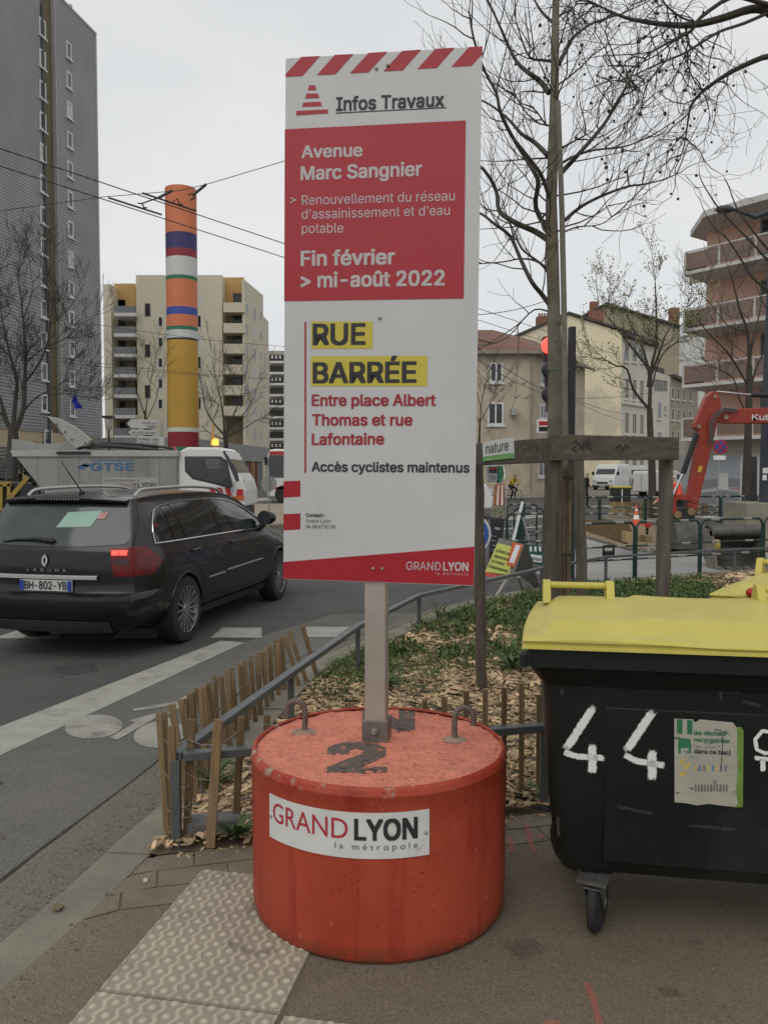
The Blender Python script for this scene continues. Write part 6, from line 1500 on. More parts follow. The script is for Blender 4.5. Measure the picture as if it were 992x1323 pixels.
wallbox('corner_trim', [sh(onT(80.5), .04), sh(q82, .04), sh(q82, -.4), sh(onT(80.5), -.4)], 5.3, 44.75, M('trim_light', (.40, .39, .36), .6, var=.05), tw)
wallbox('corner_trim', [sh(onT(131.2), .03), sh(TB_, .03), sh(TB_, -.2), sh(onT(131.2), -.2)], 5.3, 44.85, MATS['trim_light'], tw)
wallbox('parapet', [sh(q82, .06), sh(TB_, .06), bk(TB_, 17.9), bk(q82, 17.9)], 44.7, 44.9, MATS['trim_light'], tw)
mb = MB(); p = sh(onT(64.5), .0); mb.tube([(p[0], p[1], 0), (p[0], p[1], 42.5)], .16, 8); build('drain_pipe', mb, M('dark_pipe', (.06, .065, .06), .5, var=.1), tw, smooth=True)
for k_ in range(13): y = 20+41.3*k_*.985; window(tw, FT, 50-.0+k_*.25, y, 58.5+k_*.2, y+23, fw=.16, mull=0, proud=.06, pane=SHUT if k_ in (1, 4) else PANE)
for k_ in range(13): y = 51+38.8*k_; window(tw, FT, 85+k_*.4, y, 92+k_*.4, y+21, fw=.16, mull=0, proud=.06, pane=SHUT if k_ in (2, 7) else PANE)
window(tw, FT, 57, 555, 67, 575, fw=.15, mull=0)
for x, y0, y1 in ((84, 0, 16), (88, 8, 17), (90, 6, 17), (96, 20, 28)):
    mb = MB(); a, b = P(x, y1+8, 80), P(x, y0, 80); mb.tube([a, b], .06 if x != 90 else .25, 6); build('roof_antenna', mb, STEEL, tw)
mb = MB(); rows = []
for i in range(13):
    t = i/12; c = P(lerp(94, 101, t)+1.5*math.sin(t*9), lerp(510, 528, t), 76.0); wdt = .10+.42*t*(1.2-t*.7); rows.append([c+Vector((wdt*(-1+j/2), .12*math.sin(j*2.3+i), .1*math.sin(j*3+i))) for j in range(5)])
mb.grid(rows); o = tag(build('blue_cloth', mb, M('blue_cloth', (.02, .03, .50), .7, var=.2), smooth=True, fix=False), 'bright blue cloth hanging before a lower tower window', 'cloth')
# --- beige block with loggias
YB = 112.
BEI = M('beige_render', (.60, .545, .42), .85, var=.06, scale=.15); ORG = M('orange_render', (.50, .31, .12), .85, var=.05, scale=.3); WHS = M('white_slab', (.60, .59, .56), .7, var=.05); BGL = M('balcony_glass_grey', (.20, .215, .22), .2, var=.1, spec=.5); BEI_SHADE = M('shaded_beige_render', (.30, .25, .17), .85, var=.1, scale=.5)  # recess walls: loggia shade put into the colour of the beige render
bb_ = thing('beige_apartment_block', 'beige eight-storey apartment block with orange-topped loggias behind the painted chimney', 'building', (P(230, 600, YB).x, YB+8, ZR))
def slab(nm, x0, x1, ytop, ybot, Y, dep, m, par, **k): mb = MB(); a, b = P(x0, ytop, Y), P(x1, ybot, Y); mb.bb((a.x, Y, max(b.z, ZR) if ybot < 600 else ZR), (b.x, Y+dep, a.z)); return build(nm, mb, m, par, **k)
slab('wall', 175.5, 289, 355, 620, YB, 14, BEI, bb_); slab('wall', 133, 147, 367, 620, YB, 14, BEI, bb_); slab('recess_wall', 147.02, 175.48, 372, 620, YB+3, 10, BEI_SHADE, bb_)
slab('orange_wall', 147.05, 175.45, 366, 396, YB+2.9, .1, ORG, bb_); slab('recess_wall', 289.02, 316, 361, 620, YB+2.5, 11, BEI_SHADE, bb_); slab('orange_wall', 289.05, 315.5, 358, 392, YB+2.4, .1, ORG, bb_)
c0 = P(316, 400, YB); c1 = P(340, 400, 121.7); FS = facade((c0.x, c0.y), (c1.x, c1.y)); zt = P(316, 361, YB).z
wallbox('side_wall', [(c0.x, c0.y), (c1.x, c1.y), (c1.x-6, c1.y), (c0.x-1.2, c0.y+4), (c0.x-.3, c0.y)], ZR, zt, BEI, bb_)
c2 = P(347, 450, 126); wallbox('side_wall', [(c1.x+.01, c1.y), (c2.x, c2.y), (c2.x-8, c2.y+2), (c1.x-4, c1.y+1)], ZR, P(343, 412, 124).z, BEI, bb_)
for k_ in range(8):
    y = 390.5+26.75*k_
    if y < 548: slab('loggia_parapet', 288.6, 316.4, y, y+12.5, YB-.35, .3, BEI, bb_); slab('loggia_floor', 289.1, 316, y+12, y+13.2, YB-.05, 2.5, BEI, bb_); slab('loggia_door', 301, 312, y-12, y-1, YB+2.3, .1, DPANE, bb_)
    y = 395+26.4*k_
    slab('balcony_glass', 147.2, 175.2, y, y+8.2, YB-.9, .06, BGL, bb_); slab('balcony_slab', 147.2, 175.4, y+8.8, y+13.2, YB-.95, 3.9, WHS, bb_); slab('balcony_door', 150, 162, y-8, y+3, YB+2.9, .1, DPANE, bb_)
FB = facade((P(175, 400, YB).x, YB), (P(289, 400, YB).x, YB))
for y in (391.7, 444.6, 497.5, 550): window(bb_, FB, 187, y, 194.3, y+16.8, frame=M('brown_frame', (.12, .10, .08), .6, var=0), pane=DPANE, fw=.1, mull=0, sill=False)
for k_, y in enumerate((380, 406.8, 433.3, 460, 487, 513)): window(bb_, FB, 252.3, y, 260.4, y+16.5, pane=SHUT if k_ % 2 == 0 else DPANE, fw=.1, mull=0, sill=False); window(bb_, FB, 204, y+2, 210.5, y+15, pane=DPANE, fw=.1, mull=0, sill=False) if k_ else None
for k_ in range(7):
    y = 395+26*k_; window(bb_, FS, 317.5, y-4, 320.8, y+12, frame=BEI, pane=DPANE, fw=.1, mull=0, sill=False, proud=.02); window(bb_, FS, 326.6, y+1, 330.4, y+16.5, frame=WHS, pane=DPANE if k_ % 2 == 0 else SHUT, fw=.12, mull=0, sill=False); window(bb_, FS, 335, y+6, 338, y+15, frame=WHS, pane=DPANE, fw=.1, mull=0, sill=False)
slab('roof_unit', 168, 175, 369, 373, YB+5, 2, STEEL, bb_)
fb_ = thing('far_apartment_block', 'distant grey-beige block with rows of white balconies right of the beige block', 'building', (P(357, 600, 150).x, 158, ZR))
slab('wall', 345.5, 372, 453, 620, 150, 14, M('greybeige_render', (.36, .34, .28), .85, var=.06, scale=.2), fb_)
for k_ in range(10): y = 458+14.3*k_; slab('balcony_recess', 348.5, 366, y, y+8, 149.9, .2, DPANE, fb_); slab('balcony_parapet', 348, 367, y+8, y+11, 149.3, .5, WHS, fb_)
for x in (352, 357, 362):
    for k_ in range(0, 10, 2): slab('blind', x-1.5, x+1, 459+14.3*k_, 463+14.3*k_, 149.8, .08, SHUT, fb_)
# --- low shop building
ls = thing('low_shop_building', 'low flat-roofed shop building with deep grey fascia behind the truck cab', 'building', (P(320, 600, 100).x, 102, ZR))
sa, sb = P(240, 600, 80), P(349, 600, 113); FL_ = facade((sa.x, sa.y), (sb.x, sb.y)); dn = FL_[3]
def sp(p, o_): return (p.x+dn.x*o_, p.y+dn.y*o_)
wallbox('fascia', [sp(sa, .0), sp(sb, .0), sp(sb, -10), sp(sa, -10)], 3.15, 5.1, M('fascia_grey', (.26, .25, .24), .6, var=.05), ls); wallbox('shop_wall', [sp(sa, -1.2), sp(sb, -1.2), sp(sb, -9), sp(sa, -9)], ZR, 3.15, M('shopfront_dark', (.07, .075, .075), .4, var=.5, scale=.4), ls)
for x, m in ((310, 'red'), (323, 'red'), (327, 'y'), (331, 'red'), (338, 'g'), (302, 'g'), (316, 'g')):
    a = WP(x, 600, (sa.x, sa.y), (sb.x, sb.y)); mb = MB(); mb.bb((a.x-.12, a.y-.1, ZR), (a.x+.12, a.y+.1, 3.14)); build('shop_post', mb, {'red': M('post_red', (.30, .05, .04), .6, var=0), 'y': M('post_amber', (.45, .27, .08), .6, var=0), 'g': M('post_grey', (.3, .3, .29), .6, var=0)}[m], ls)
# --- painted chimney
YC_ = 62.; cc_ = P(231.5, 500, YC_); RCH = 20.0/FPX*YC_
ch = thing('painted_chimney', 'tall chimney stack painted in orange, blue, white, green, yellow and red bands', 'chimney', (cc_.x, YC_+RCH, ZR))
bands = [(237.5, 298, 'band_orange', (.60, .185, .085)), (298, 319, 'band_navy', (.045, .04, .13)), (319, 329.5, 'band_red', (.26, .03, .045)), (329.5, 354, 'band_white', (.56, .56, .53)), (354, 359, 'band_green', (.03, .17, .09)), (359, 395, 'band_orange', 0), (395, 405, 'band_blue', (.05, .08, .32)),
         (405, 420, 'band_orange', 0), (420, 425, 'band_green', 0), (425, 435.5, 'band_white', 0), (435.5, 438, 'band_black', (.02, .02, .02)), (438, 552, 'band_yellow', (.48, .275, .045)), (552, 557.5, 'band_white', 0), (557.5, 577, 'band_maroon', (.24, .02, .03)), (577, 640, 'band_green', 0)]
for y0, y1, nm, c in bands:
    z1, z0 = P(231, y0, YC_).z, (P(231, y1, YC_).z if y1 < 620 else ZR); mb = MB(); mb.lathe([(RCH, z0), (RCH, z1)], 48, (cc_.x, YC_+RCH, 0), cap=False)
    if y0 < 240: mb.lathe([(RCH, z1), (RCH*.9, z1), (RCH*.9, z1-1.2), (0, z1-1.2)], 48, (cc_.x, YC_+RCH, 0), cap=False)
    o = build(nm, mb, M(nm, c, .6, var=.06, scale=.6) if c else MATS[nm], ch, smooth=True)
# curved blue field on the left flank of the yellow band
mb = MB(); rows = []
for i in range(14):
    f = i/13; z = lerp(P(231, 551.8, YC_).z, P(231, 478, YC_).z, f); a1 = R(lerp(148, 182, f**.6)); a0 = R(215); rows.append([(cc_.x+(RCH+.012)*math.cos(a), YC_+RCH-(RCH+.012)*math.sin(a), z) for a in [lerp(a0, a1, j/6) for j in range(7)]])
mb.grid(rows); build('band_blue', mb, MATS['band_blue'], ch, smooth=True)
# --- beige house
hs = thing('beige_house', 'two-storey beige rendered house with brown tiled hip roof', 'house', (8, 62, ZR))
HB = M('house_render', (.46, .40, .31), .9, var=.1, scale=.4, dirt=((.31, .25, .18), .7, .5, .75, .6)); TILE = wavemat('roof_tiles', (.14, .075, .05), (.22, .125, .085), 1.6, 'X', .85, (.3, .7), .5)
hA = (P(470, 600, 60).x, 60); hC = (P(688, 600, 60).x, 60); hD = (hC[0]+6.0, 69.5); zE = P(600, 454, 60).z
wallbox('wall', [hA, hC, hD, (hD[0]-16, hD[1]+3), (hA[0], 70)], ZR, zE, HB, hs)
ro = .45; e0 = (hA[0]-1, 60-ro, zE); e1 = (hC[0]+.3, 60-ro, zE); e2 = (hD[0]+.7, hD[1], zE); r1 = Vector(P(637, 426, 64.5)); r0 = (hA[0], 64.5, r1.z); r2 = (hD[0]-4, 70, r1.z)
mb = MB(); mb.add([e0, e1, e2, tuple(r1), r0, r2, (e0[0], e0[1], zE-.01), (hA[0], 70, zE)], [(0, 1, 3, 4), (1, 2, 5, 3), (4, 3, 5, 7)]); build('roof', mb, TILE, hs)
mb = MB(); mb.bar((e0[0], e0[1]-.05, zE-.12), (e1[0]+.05, e1[1]-.05, zE-.12), .14, .2); mb.bar((e1[0]+.08, e1[1], zE-.12), (e2[0]+.08, e2[1], zE-.12), .14, .2); build('gutter', mb, M('gutter_zinc', (.25, .23, .2), .6, var=.1), hs)
FH = facade(hA, hC); FH2 = facade(hC, hD)
for x0, y0, x1, y1 in ((632.5, 468, 649.5, 494), (630, 519.5, 650.5, 549), (590, 468, 607, 494), (590, 519.5, 607, 549), (550, 468, 567, 494), (550, 519.5, 567, 549)): window(hs, FH, x0, y0, x1, y1, pane=DPANE, fw=.13, proud=.03)
for x0, y0, x1, y1 in ((699, 468, 707.5, 497), (697.5, 521, 706, 541), (695.5, 594, 707.5, 616), (722, 468, 731, 497)): window(hs, FH2, x0, y0, x1, y1, pane=DPANE, fw=.13, proud=.03)
mb = MB(); a = P(687, 456, 59.85); mb.tube([(a.x, 59.85, ZR), (a.x, 59.85, a.z)], .07, 8); build('drain_pipe', mb, MATS['gutter_zinc'], hs)
mb = MB(); a = P(664, 532, 59.6); mb.box(a, (.5, .35, .45)); mb.tube([a-Vector((0, 0, .2)), a+Vector((.2, 0, -.6))], .06, 6); build('wall_lantern', mb, STEEL, hs)
# --- cream gable building and its street front
cg = thing('cream_gable_building', 'four-storey building with a blank cream gable wall and white street front', 'building', (16, 72, ZR))
CRM = M('cream_gable', (.76, .68, .48), .85, var=.05, scale=.15, dirt=((.56, .50, .38), .12, .5, .6, 1)); WFR = M('white_front', (.58, .545, .46), .85, var=.1, scale=.3)
gx = [P(x, y, 86) for x, y in ((640, 447), (669, 434), (734, 406), (803, 428.5), (803, 612))]
base = [Vector((gx[0].x, 86, ZR)), gx[0], gx[1], gx[2], gx[3], Vector((gx[3].x, 86, ZR))]
mb = MB(); mb.prism(base, (5.2, 6.8, 0)); build('wall', mb, CRM, cg)
ROOFD = M('dark_roof', (.085, .075, .065), .9, var=.2, scale=.6)
mb = MB(); o1 = Vector((0, -.3, .0))
for a, b in ((gx[0], gx[2]), (gx[2], gx[3])):
    a2, b2 = a+o1+Vector((0, 0, .02)), b+o1+Vector((.2 if b is gx[3] else 0, 0, .02)); dv = Vector((5.4, 7.4, 0)); mb.add([a2, b2, b2+dv, a2+dv, a2+Vector((0, 0, .25)), b2+Vector((0, 0, .25)), b2+dv+Vector((0, 0, .25)), a2+dv+Vector((0, 0, .25))], [(0, 1, 2, 3), (4, 5, 6, 7), (0, 1, 5, 4), (1, 2, 6, 5), (2, 3, 7, 6), (3, 0, 4, 7)])
build('roof', mb, ROOFD, cg)
F1a = (gx[3].x+.03, 85.98); F1b = (P(842.5, 600, 92.8).x, 92.8); FF = facade(F1a, F1b); ze = gx[3].z
wallbox('street_front', [F1a, F1b, (F1b[0]-2, F1b[1]+2), (F1a[0]-1.0, F1a[1]+1.2)], ZR, ze-.35, WFR, cg); n_ = FF[3]
wallbox('cornice', [(F1a[0]+n_.x*.6, F1a[1]+n_.y*.6), (F1b[0]+n_.x*.6, F1b[1]+n_.y*.6), F1b, F1a], ze-.5, ze-.1, ROOFD, cg)
GRY_S = M('shutter_greybrown', (.15, .13, .105), .7, var=.1)
for x0, x1 in ((806.8, 812), (816.6, 821.8), (826.2, 831)):
    for y0, y1 in ((443, 466.5), (487.5, 515.5), (532, 560), (578, 606)): f_ = (x0-806)/36; window(cg, FF, x0, y0+f_*(5 if y0 < 560 else 2), x1, y1+f_*3, frame=WHS, pane=GRY_S if y0 > 470 else DPANE, fw=.08, mull=1, proud=.06)
for yb in (520, 570): 
    a, b = WP(803, yb, F1a, F1b), WP(842, yb, F1a, F1b); mb = MB(); mb.bar((a.x+n_.x*.1, a.y+n_.y*.1, a.z), (b.x+n_.x*.1, b.y+n_.y*.1, a.z), .3, .22); build('string_course', mb, WHS, cg)
slab('chimney', 694.5, 709.5, 408, 436, 89, 1.2, M('brick_red', (.24, .11, .075), .9, var=.2, scale=6), cg)
for x in (697, 700.5, 704, 707.5): slab('chimney_pot', x-1, x+1, 404.3, 407.9, 89.4, .3, MATS['brick_red'], cg)
# --- further row
rw = thing('low_terrace', 'pale terrace with round attic window, right of the cream gable building', 'building', (26, 78, ZR)); F2b = (P(864, 600, 98).x, 98); F2 = facade((F1b[0]+.02, F1b[1]), F2b); z2 = P(842.5, 479, 92.8).z
wallbox('wall', [(F1b[0]+.02, F1b[1]), F2b, (F2b[0]-2, F2b[1]+8), (F1b[0]-2, F1b[1]+8)], ZR, z2, WFR, rw); wallbox('attic', [(F1b[0]-.6, F1b[1]+.3), (F2b[0]-.6, F2b[1]+.3), (F2b[0]-2, F2b[1]+8), (F1b[0]-2, F1b[1]+8)], z2, z2+.9, ROOFD, rw)
for x in (845, 848.5, 852, 855.5, 859): window(rw, F2, x, 489+(x-842)*.15, x+2.3, 503+(x-842)*.1, frame=GRY_S, pane=DPANE, fw=.05, mull=0, sill=False)
for x0, y0, x1, y1 in ((849, 518, 854, 541), (857, 523, 860, 533), (849, 557, 854, 575)): window(rw, F2, x0, y0, x1, y1, frame=WHS, pane=DPANE, fw=.1, mull=0)
rw2 = thing('brown_terrace', 'brown-grey rendered terrace with small shuttered windows beside the pink building', 'building', (31, 86, ZR)); F3b = (P(900, 600, 112).x, 112); F3 = facade((F2b[0]+.02, F2b[1]), F3b); z3 = P(864, 487, 98).z
wallbox('wall', [(F2b[0]+.02, F2b[1]), F3b, (F3b[0]-2, F3b[1]+8), (F2b[0]-2, F2b[1]+8)], ZR, z3, M('brown_render', (.33, .285, .215), .9, var=.1, scale=.3), rw2); wallbox('eave', [(F2b[0]+.5, F2b[1]-.2), (F3b[0]+.5, F3b[1]-.2), (F3b[0]-2, F3b[1]+8), (F2b[0]-2, F2b[1]+8)], z3, z3+.35, ROOFD, rw2)
for x in (867, 874.2, 881.7, 889.7):
    for y0, y1 in ((500, 515), (527, 542), (556, 570)): f_ = (x-867)*.12; window(rw2, F3, x, y0+f_, x+3.4, y1+f_, frame=WHS, pane=GRY_S, fw=.08, mull=0)
og = thing('olive_gable_building', 'tall building with plain olive-brown side wall and brick chimneys above the terraces', 'building', (26, 97, ZR))
mb = MB(); gp = [P(x, y, 118) for x, y in ((748, 412), (782, 393.5), (878, 423))]; mb.prism([Vector((gp[0].x, 118, ZR))]+gp+[Vector((gp[2].x, 118, ZR))], (0, 8, 0)); build('wall', mb, M('olive_render', (.34, .30, .215), .9, var=.08, scale=.2), og)
mb = MB(); 
for a, b in ((gp[0], gp[1]), (gp[1], gp[2])): mb.bar(a+Vector((0, -.1, .12)), b+Vector((0, -.1, .12)), .9, .28)
build('roof_edge', mb, ROOFD, og)
slab('chimney', 763.5, 773, 389, 404, 118.5, 1, MATS['brick_red'], og); slab('chimney', 866.5, 877.5, 397, 425, 118.5, 1, MATS['brick_red'], og); slab('brick_gable', 760, 779, 401, 414, 117.4, .5, MATS['brick_red'], og)
pb = thing('white_building_with_parking_sign', 'white building far behind carrying a blue parking sign', 'building', (P(880, 600, 106).x, 108, ZR)); slab('wall', 858, 912, 433, 620, 132, 6, M('offwhite_render', (.60, .60, .56), .8, var=.05, scale=.3), pb)
pk = slab('parking_sign', 859.5, 867.5, 462, 470.5, 131.8, .1, M('sign_blue', (.05, .08, .22), .5, var=0), pb); a = P(861.3, 469, 131.7); text('P', 6.2/FPX*132/CAPR, WHITE, pk, a, (1, 0, 0), (0, 0, 1), .03); a = P(869, 466.5, 131.7); text('PARKING', 3.6/FPX*132/CAPR, MATS['gap_grey'], pb, a, (1, 0, 0), (0, 0, 1), 0)
# --- pink balcony building
pkb = thing('pink_apartment_building', 'pink rendered apartment building with brown glass balconies over a shop', 'building', (20, 44, ZR))
PNK = M('pink_render', (.74, .47, .37), .85, var=.07, scale=.3); SLB = M('balcony_concrete', (.55, .53, .50), .8, var=.08, scale=1); BRG = M('brown_glass', (.17, .115, .085), .25, var=.25, scale=.8, spec=.5); SOF = M('soffit', (.33, .28, .24), .85, var=.05)
d2 = Vector((.597, -.802)); n2 = Vector((.802, .597)); FLc = Vector((15.0, 42.0)); Cw = Vector((16.87, 43.85)); LN = 15
wallbox('wall', [tuple(Cw), tuple(Cw+d2*LN), tuple(Cw+d2*LN+n2*12), tuple(Cw+n2*12)], 3.35, 14.2, PNK, pkb)
zs = [3.4, 6.07, 8.86, 11.69]
for k_, z in enumerate(zs):
    poly = [tuple(FLc), tuple(FLc+d2*LN), tuple(Cw+d2*LN+n2*.02), tuple(Cw+n2*.1), ]
    wallbox('balcony_slab', poly, z-.16, z, SLB, pkb)
    if k_ == 0 and False: continue
    a = FLc+d2*.05+n2*.05; h = .95; segl = 1.85
    for j in range(8):
        p0 = a+d2*segl*j; p1 = a+d2*segl*(j+1); mb = MB(); mb.bar((p0.x, p0.y, z+.5), (p1.x, p1.y, z+.5), .02, h-.15); build('balcony_glass', mb, BRG, pkb)
        mb = MB(); mb.bb((p0.x-.05, p0.y-.05, z), (p0.x+.05, p0.y+.05, z+h)); build('rail_post', mb, M('rail_white', (.52, .50, .47), .5, var=.05), pkb)
    p1 = a+d2*segl*8; mb = MB(); mb.bar((a.x, a.y, z+h+.02), (p1.x, p1.y, z+h+.02), .06, .07); build('handrail', mb, MATS['rail_white'], pkb)
    b = Cw+n2*0-d2*.1; mb = MB(); mb.bar((a.x, a.y, z+.5), (b.x, b.y, z+.5), .02, h-.15); build('balcony_glass', mb, BRG, pkb); mb = MB(); mb.bar((a.x, a.y, z+h+.02), (b.x, b.y, z+h+.02), .06, .07); build('handrail', mb, MATS['rail_white'], pkb)
    if k_:
        b2 = Cw-d2*1.0; wallbox('side_balcony_screen', [tuple(b2), tuple(Cw), tuple(Cw+n2*.06), tuple(b2+n2*.06)], z, z+1.25, M('screen_beige', (.42, .36, .28), .7, var=.05), pkb)
roofp = [tuple(FLc+d2*1.0+n2*.1-Vector((0, 0))), tuple(FLc+d2*LN), tuple(Cw+d2*LN+n2*12), tuple(Cw+n2*12-d2*1), tuple(Cw-d2*1.0)]
wallbox('roof', roofp, 14.2, 14.5, SLB, pkb)
FP_ = facade(tuple(Cw), tuple(Cw+d2*LN)); 
for y0, y1 in ((283, 330), (362, 398), (431, 470), (504, 543)):
    window(pkb, FP_, 983, y0, 1006, y1, frame=M('frame_grey', (.2, .2, .2), .5, var=0), pane=DPANE, fw=.1, sill=False)
    window(pkb, FP_, 1020, y0, 1040, y1, frame=MATS['frame_grey'], pane=DPANE, fw=.1, sill=False)
gfA = FLc+n2*1.2-d2*.2; FG = facade(tuple(gfA), tuple(gfA+d2*LN))
wallbox('shop_wall', [tuple(gfA), tuple(gfA+d2*LN), tuple(gfA+d2*LN+n2*12), tuple(gfA+n2*12)], ZR, 3.2, M('shop_cream', (.46, .42, .34), .8, var=.08, scale=.4), pkb)
def gq(x, y, o_=.03): return WP(x, y, tuple(gfA), tuple(gfA+d2*LN))+Vector((-n2.x*o_, -n2.y*o_, 0))
def gpoly(nm, px, m, o_, th=.02, par=pkb): mb = MB(); mb.prism([gq(x, y, o_) for x, y in px], (n2.x*th, n2.y*th, 0)); return build(nm, mb, m, par)
PG1 = M('panel_blue_grey', (.30, .32, .34), .5, var=.06, scale=.6); PG2 = M('panel_mid_grey', (.19, .20, .215), .5, var=.05); PWH = M('panel_white', (.50, .50, .48), .5, var=.05)
hb = gpoly('window_graphic', [(880, 590), (960, 587), (960, 651), (880, 649)], PG1, .03)
gpoly('graphic_band', [(882, 632), (905, 621), (935, 617), (959, 619), (959, 629), (930, 628), (905, 632), (882, 640)], PG2, .045, .01, hb); gpoly('graphic_band', [(882, 645), (905, 637), (935, 634), (959, 637), (959, 650), (882, 648.5)], PG2, .045, .01, hb); gpoly('graphic_stripe', [(905, 634.5), (935, 631), (959, 633), (959, 634), (935, 632.5), (905, 636)], PWH, .05, .01, hb); gpoly('graphic_stripe', [(945, 631), (959, 631.5), (959, 633), (945, 632)], STR, .052, .01, hb)
gpoly('notice', [(929, 611), (941.5, 611), (941.5, 632), (929, 632)], PWH, .06, .01, hb)
gpoly('door_frame', [(957, 588), (961, 588), (961, 655), (957, 655)], PWH, .08, .08); gpoly('door_frame', [(979, 589), (983, 589), (983, 640), (979, 640)], PWH, .08, .08); gpoly('shop_door', [(961, 590), (979, 590), (979, 658), (961, 656)], DPANE, .03); gpoly('fascia', [(878, 567), (1040, 560), (1040, 580), (878, 588)], M('fascia_cream', (.40, .37, .30), .7, var=.08), .06, .05)
gpoly('shop_window', [(984, 592), (1010, 591), (1010, 640), (984, 640)], PG1, .03)

# ================================================================== LAMPS, SIGNS, STREET FURNITURE
DBL = M('lamp_post_blue_grey', (.045, .055, .07), .5, var=.1, scale=3)
YL = 18.; lp = thing('street_lamp', 'tall dark blue-grey street lamp standing in a concrete ballast block, far right', 'street lamp', (P(1000, 680, YL).x, YL, ZR))
px_ = P(996, 500, YL).x; mb = MB(); mb.tube([(px_, YL, .9), (px_, YL, 2.2), (px_, YL, 7.3)], [.20, .19, .10], 16); build('post', mb, DBL, lp, smooth=True)
mb = MB(); a = Vector((px_, YL, 7.25)); mb.tube([a, P(975, 280, YL), P(950, 270.5, YL), P(944, 270, YL)], [.07, .05, .04, .035], 8); build('lamp_arm', mb, DBL, lp, smooth=True)
mb = MB(); c = P(936, 270, YL); mb.ball(c, .20, 18, 10, (1.0, .6, .42)); build('lamp_head', mb, M('lamp_dark', (.06, .065, .07), .5, var=.1), lp, smooth=True)
mb = MB(); a, b = P(964, 650, YL-.4), P(1044, 650, YL-.4); mb.bb((a.x, YL-.45, ZR), (b.x, YL+.8, a.z)); build('concrete_block', mb, M('block_concrete', (.27, .245, .195), .9, var=.2, scale=2, bump=.3, bscale=40), lp, bevel=.02)
mb = MB(); c = P(989, 608, YL-.22); mb.box(c, (.12, .05, .12)); mb.box(c-Vector((.02, 0, .15)), (.08, .05, .12)); build('cable_box', mb, WHITE, lp, bevel=.01)
# no stopping sign
YN = 30.3; ns = thing('no_stopping_sign', 'round blue and red no stopping sign on a thin post beside the excavator', 'traffic sign', (P(927, 660, YN).x, YN, ZR)); c = P(930.5, 577, YN); rN = 9.3/FPX*YN
mb = MB(); a = P(926, 668, YN); mb.tube([(a.x, YN+.05, ZR), (c.x, YN+.05, c.z)], .03, 8); build('post', mb, STEEL, ns)
def disc(nm, c, r, m, par, o_, Yd=1): mb = MB(); mb.lathe([(0, 0), (r, 0), (r, .008), (0, .008)], 32, (c.x, c.y-o_, c.z), axis='Y', cap=False); return build(nm, mb, m, par)
SB = M('sign_blue2', (.03, .07, .30), .45, var=.04); disc('disc', c, rN, STR, ns, 0); d_ = bpy.data.objects[ns.children[-1].name]; disc('blue_field', c, rN*.78, SB, d_, .01)
for sg in (-1, 1): mb = MB(); k_ = rN*.55; mb.bar((c.x-k_, c.y-.016, c.z-sg*k_), (c.x+k_, c.y-.016, c.z+sg*k_), .006, .05, up=(0, -1, 0)) if False else mb.prism([(c.x-k_-.02, c.y-.014, c.z-sg*(k_)), (c.x-k_+.02, c.y-.014, c.z-sg*(k_+.04)), (c.x+k_+.02, c.y-.014, c.z+sg*k_), (c.x+k_-.02, c.y-.014, c.z+sg*(k_+.04))], (0, -.004 if sg > 0 else -.006, 0)); build('red_bar', mb, STR, d_)
mb = MB(); a, b = P(921.5, 588.5, YN), P(937, 594, YN); mb.bb((a.x, YN-.01, b.z), (b.x, YN+.01, a.z)); pp = build('sub_plate', mb, WHITE, ns); a = P(923, 591, YN-.02)
# traffic light behind the young tree
YTL = 13.0; tl = thing('traffic_light', 'traffic light with red lit behind the young tree trunk', 'traffic light', (P(735, 600, YTL).x, YTL, ZR)); mb = MB(); x = P(737, 600, YTL).x
mb.bb((x-.055, YTL-.06, ZR), (x+.055, YTL+.06, P(737, 422, YTL).z)); build('post', mb, M('signal_black', (.018, .018, .02), .5, var=.1), tl, bevel=.02)
mb = MB(); mb.pxprism([(702, 434), (717, 434), (717, 532), (708, 532)], YTL-.02, .18); mb.pxprism([(716, 440), (732, 440), (732, 446), (716, 446)], YTL+.03, .08); hd = build('signal_head', mb, MATS['signal_black'], tl, bevel=.02)
RLIT = M('signal_red_lit', (.9, .03, .02), .4, var=0, emit=(1, .07, .05), es=2.2)
for y, m in ((447, RLIT), (478, BLACK), (510, BLACK)):
    c = P(709, y, YTL-.05); mb = MB(); mb.lathe([(.02, -.16), (.115, -.14), (.13, -.05), (.12, .0), (0, .0)], 16, (c.x, c.y, c.z), axis='Y', cap=False)
    lens = build('signal_visor' if m is BLACK else 'red_lens', mb, m, hd, smooth=True)
mb = MB(); c = P(725, 455, YTL-.02); mb.lathe([(0, 0), (.022, 0), (.022, .02), (0, .02)], 12, (c.x, c.y, c.z), axis='Y', cap=False); build('small_red_repeater', mb, RLIT, tl)
mb = MB(); mb.pxprism([(738, 461), (744, 463), (748, 468), (741, 470), (738, 469)], YTL-.05, .1); build('bracket', mb, M('bracket_brown', (.10, .085, .07), .8, var=.2), tl)
# bank style sign on a wall arm
bs = thing('hanging_sign', 'small square red and black sign with white surround on the beige house', 'sign', (P(702, 551, 57).x, 57, 3)); mb = MB(); mb.pxprism([(694, 542), (711, 542), (711, 559), (694, 559)], 57, .3); fr = build('panel', mb, WHITE, bs)
for nm, q, m in (('red_field', [(696, 544), (709, 544), (709, 550.5), (696, 550.5)], STR), ('black_field', [(696, 550.5), (709, 550.5), (709, 557), (696, 557)], BLACK), ('white_bar', [(697, 549.8), (708, 549.8), (708, 551.2), (697, 551.2)], WHITE)): mb = MB(); mb.pxprism(q, 56.96 if m is not WHITE else 56.93, .03); build(nm, mb, m, fr)
mb = MB(); a, b = P(694, 550, 57.2), P(690, 550, 59.9); mb.tube([a, b], .05, 6); build('arm', mb, STEEL, bs)
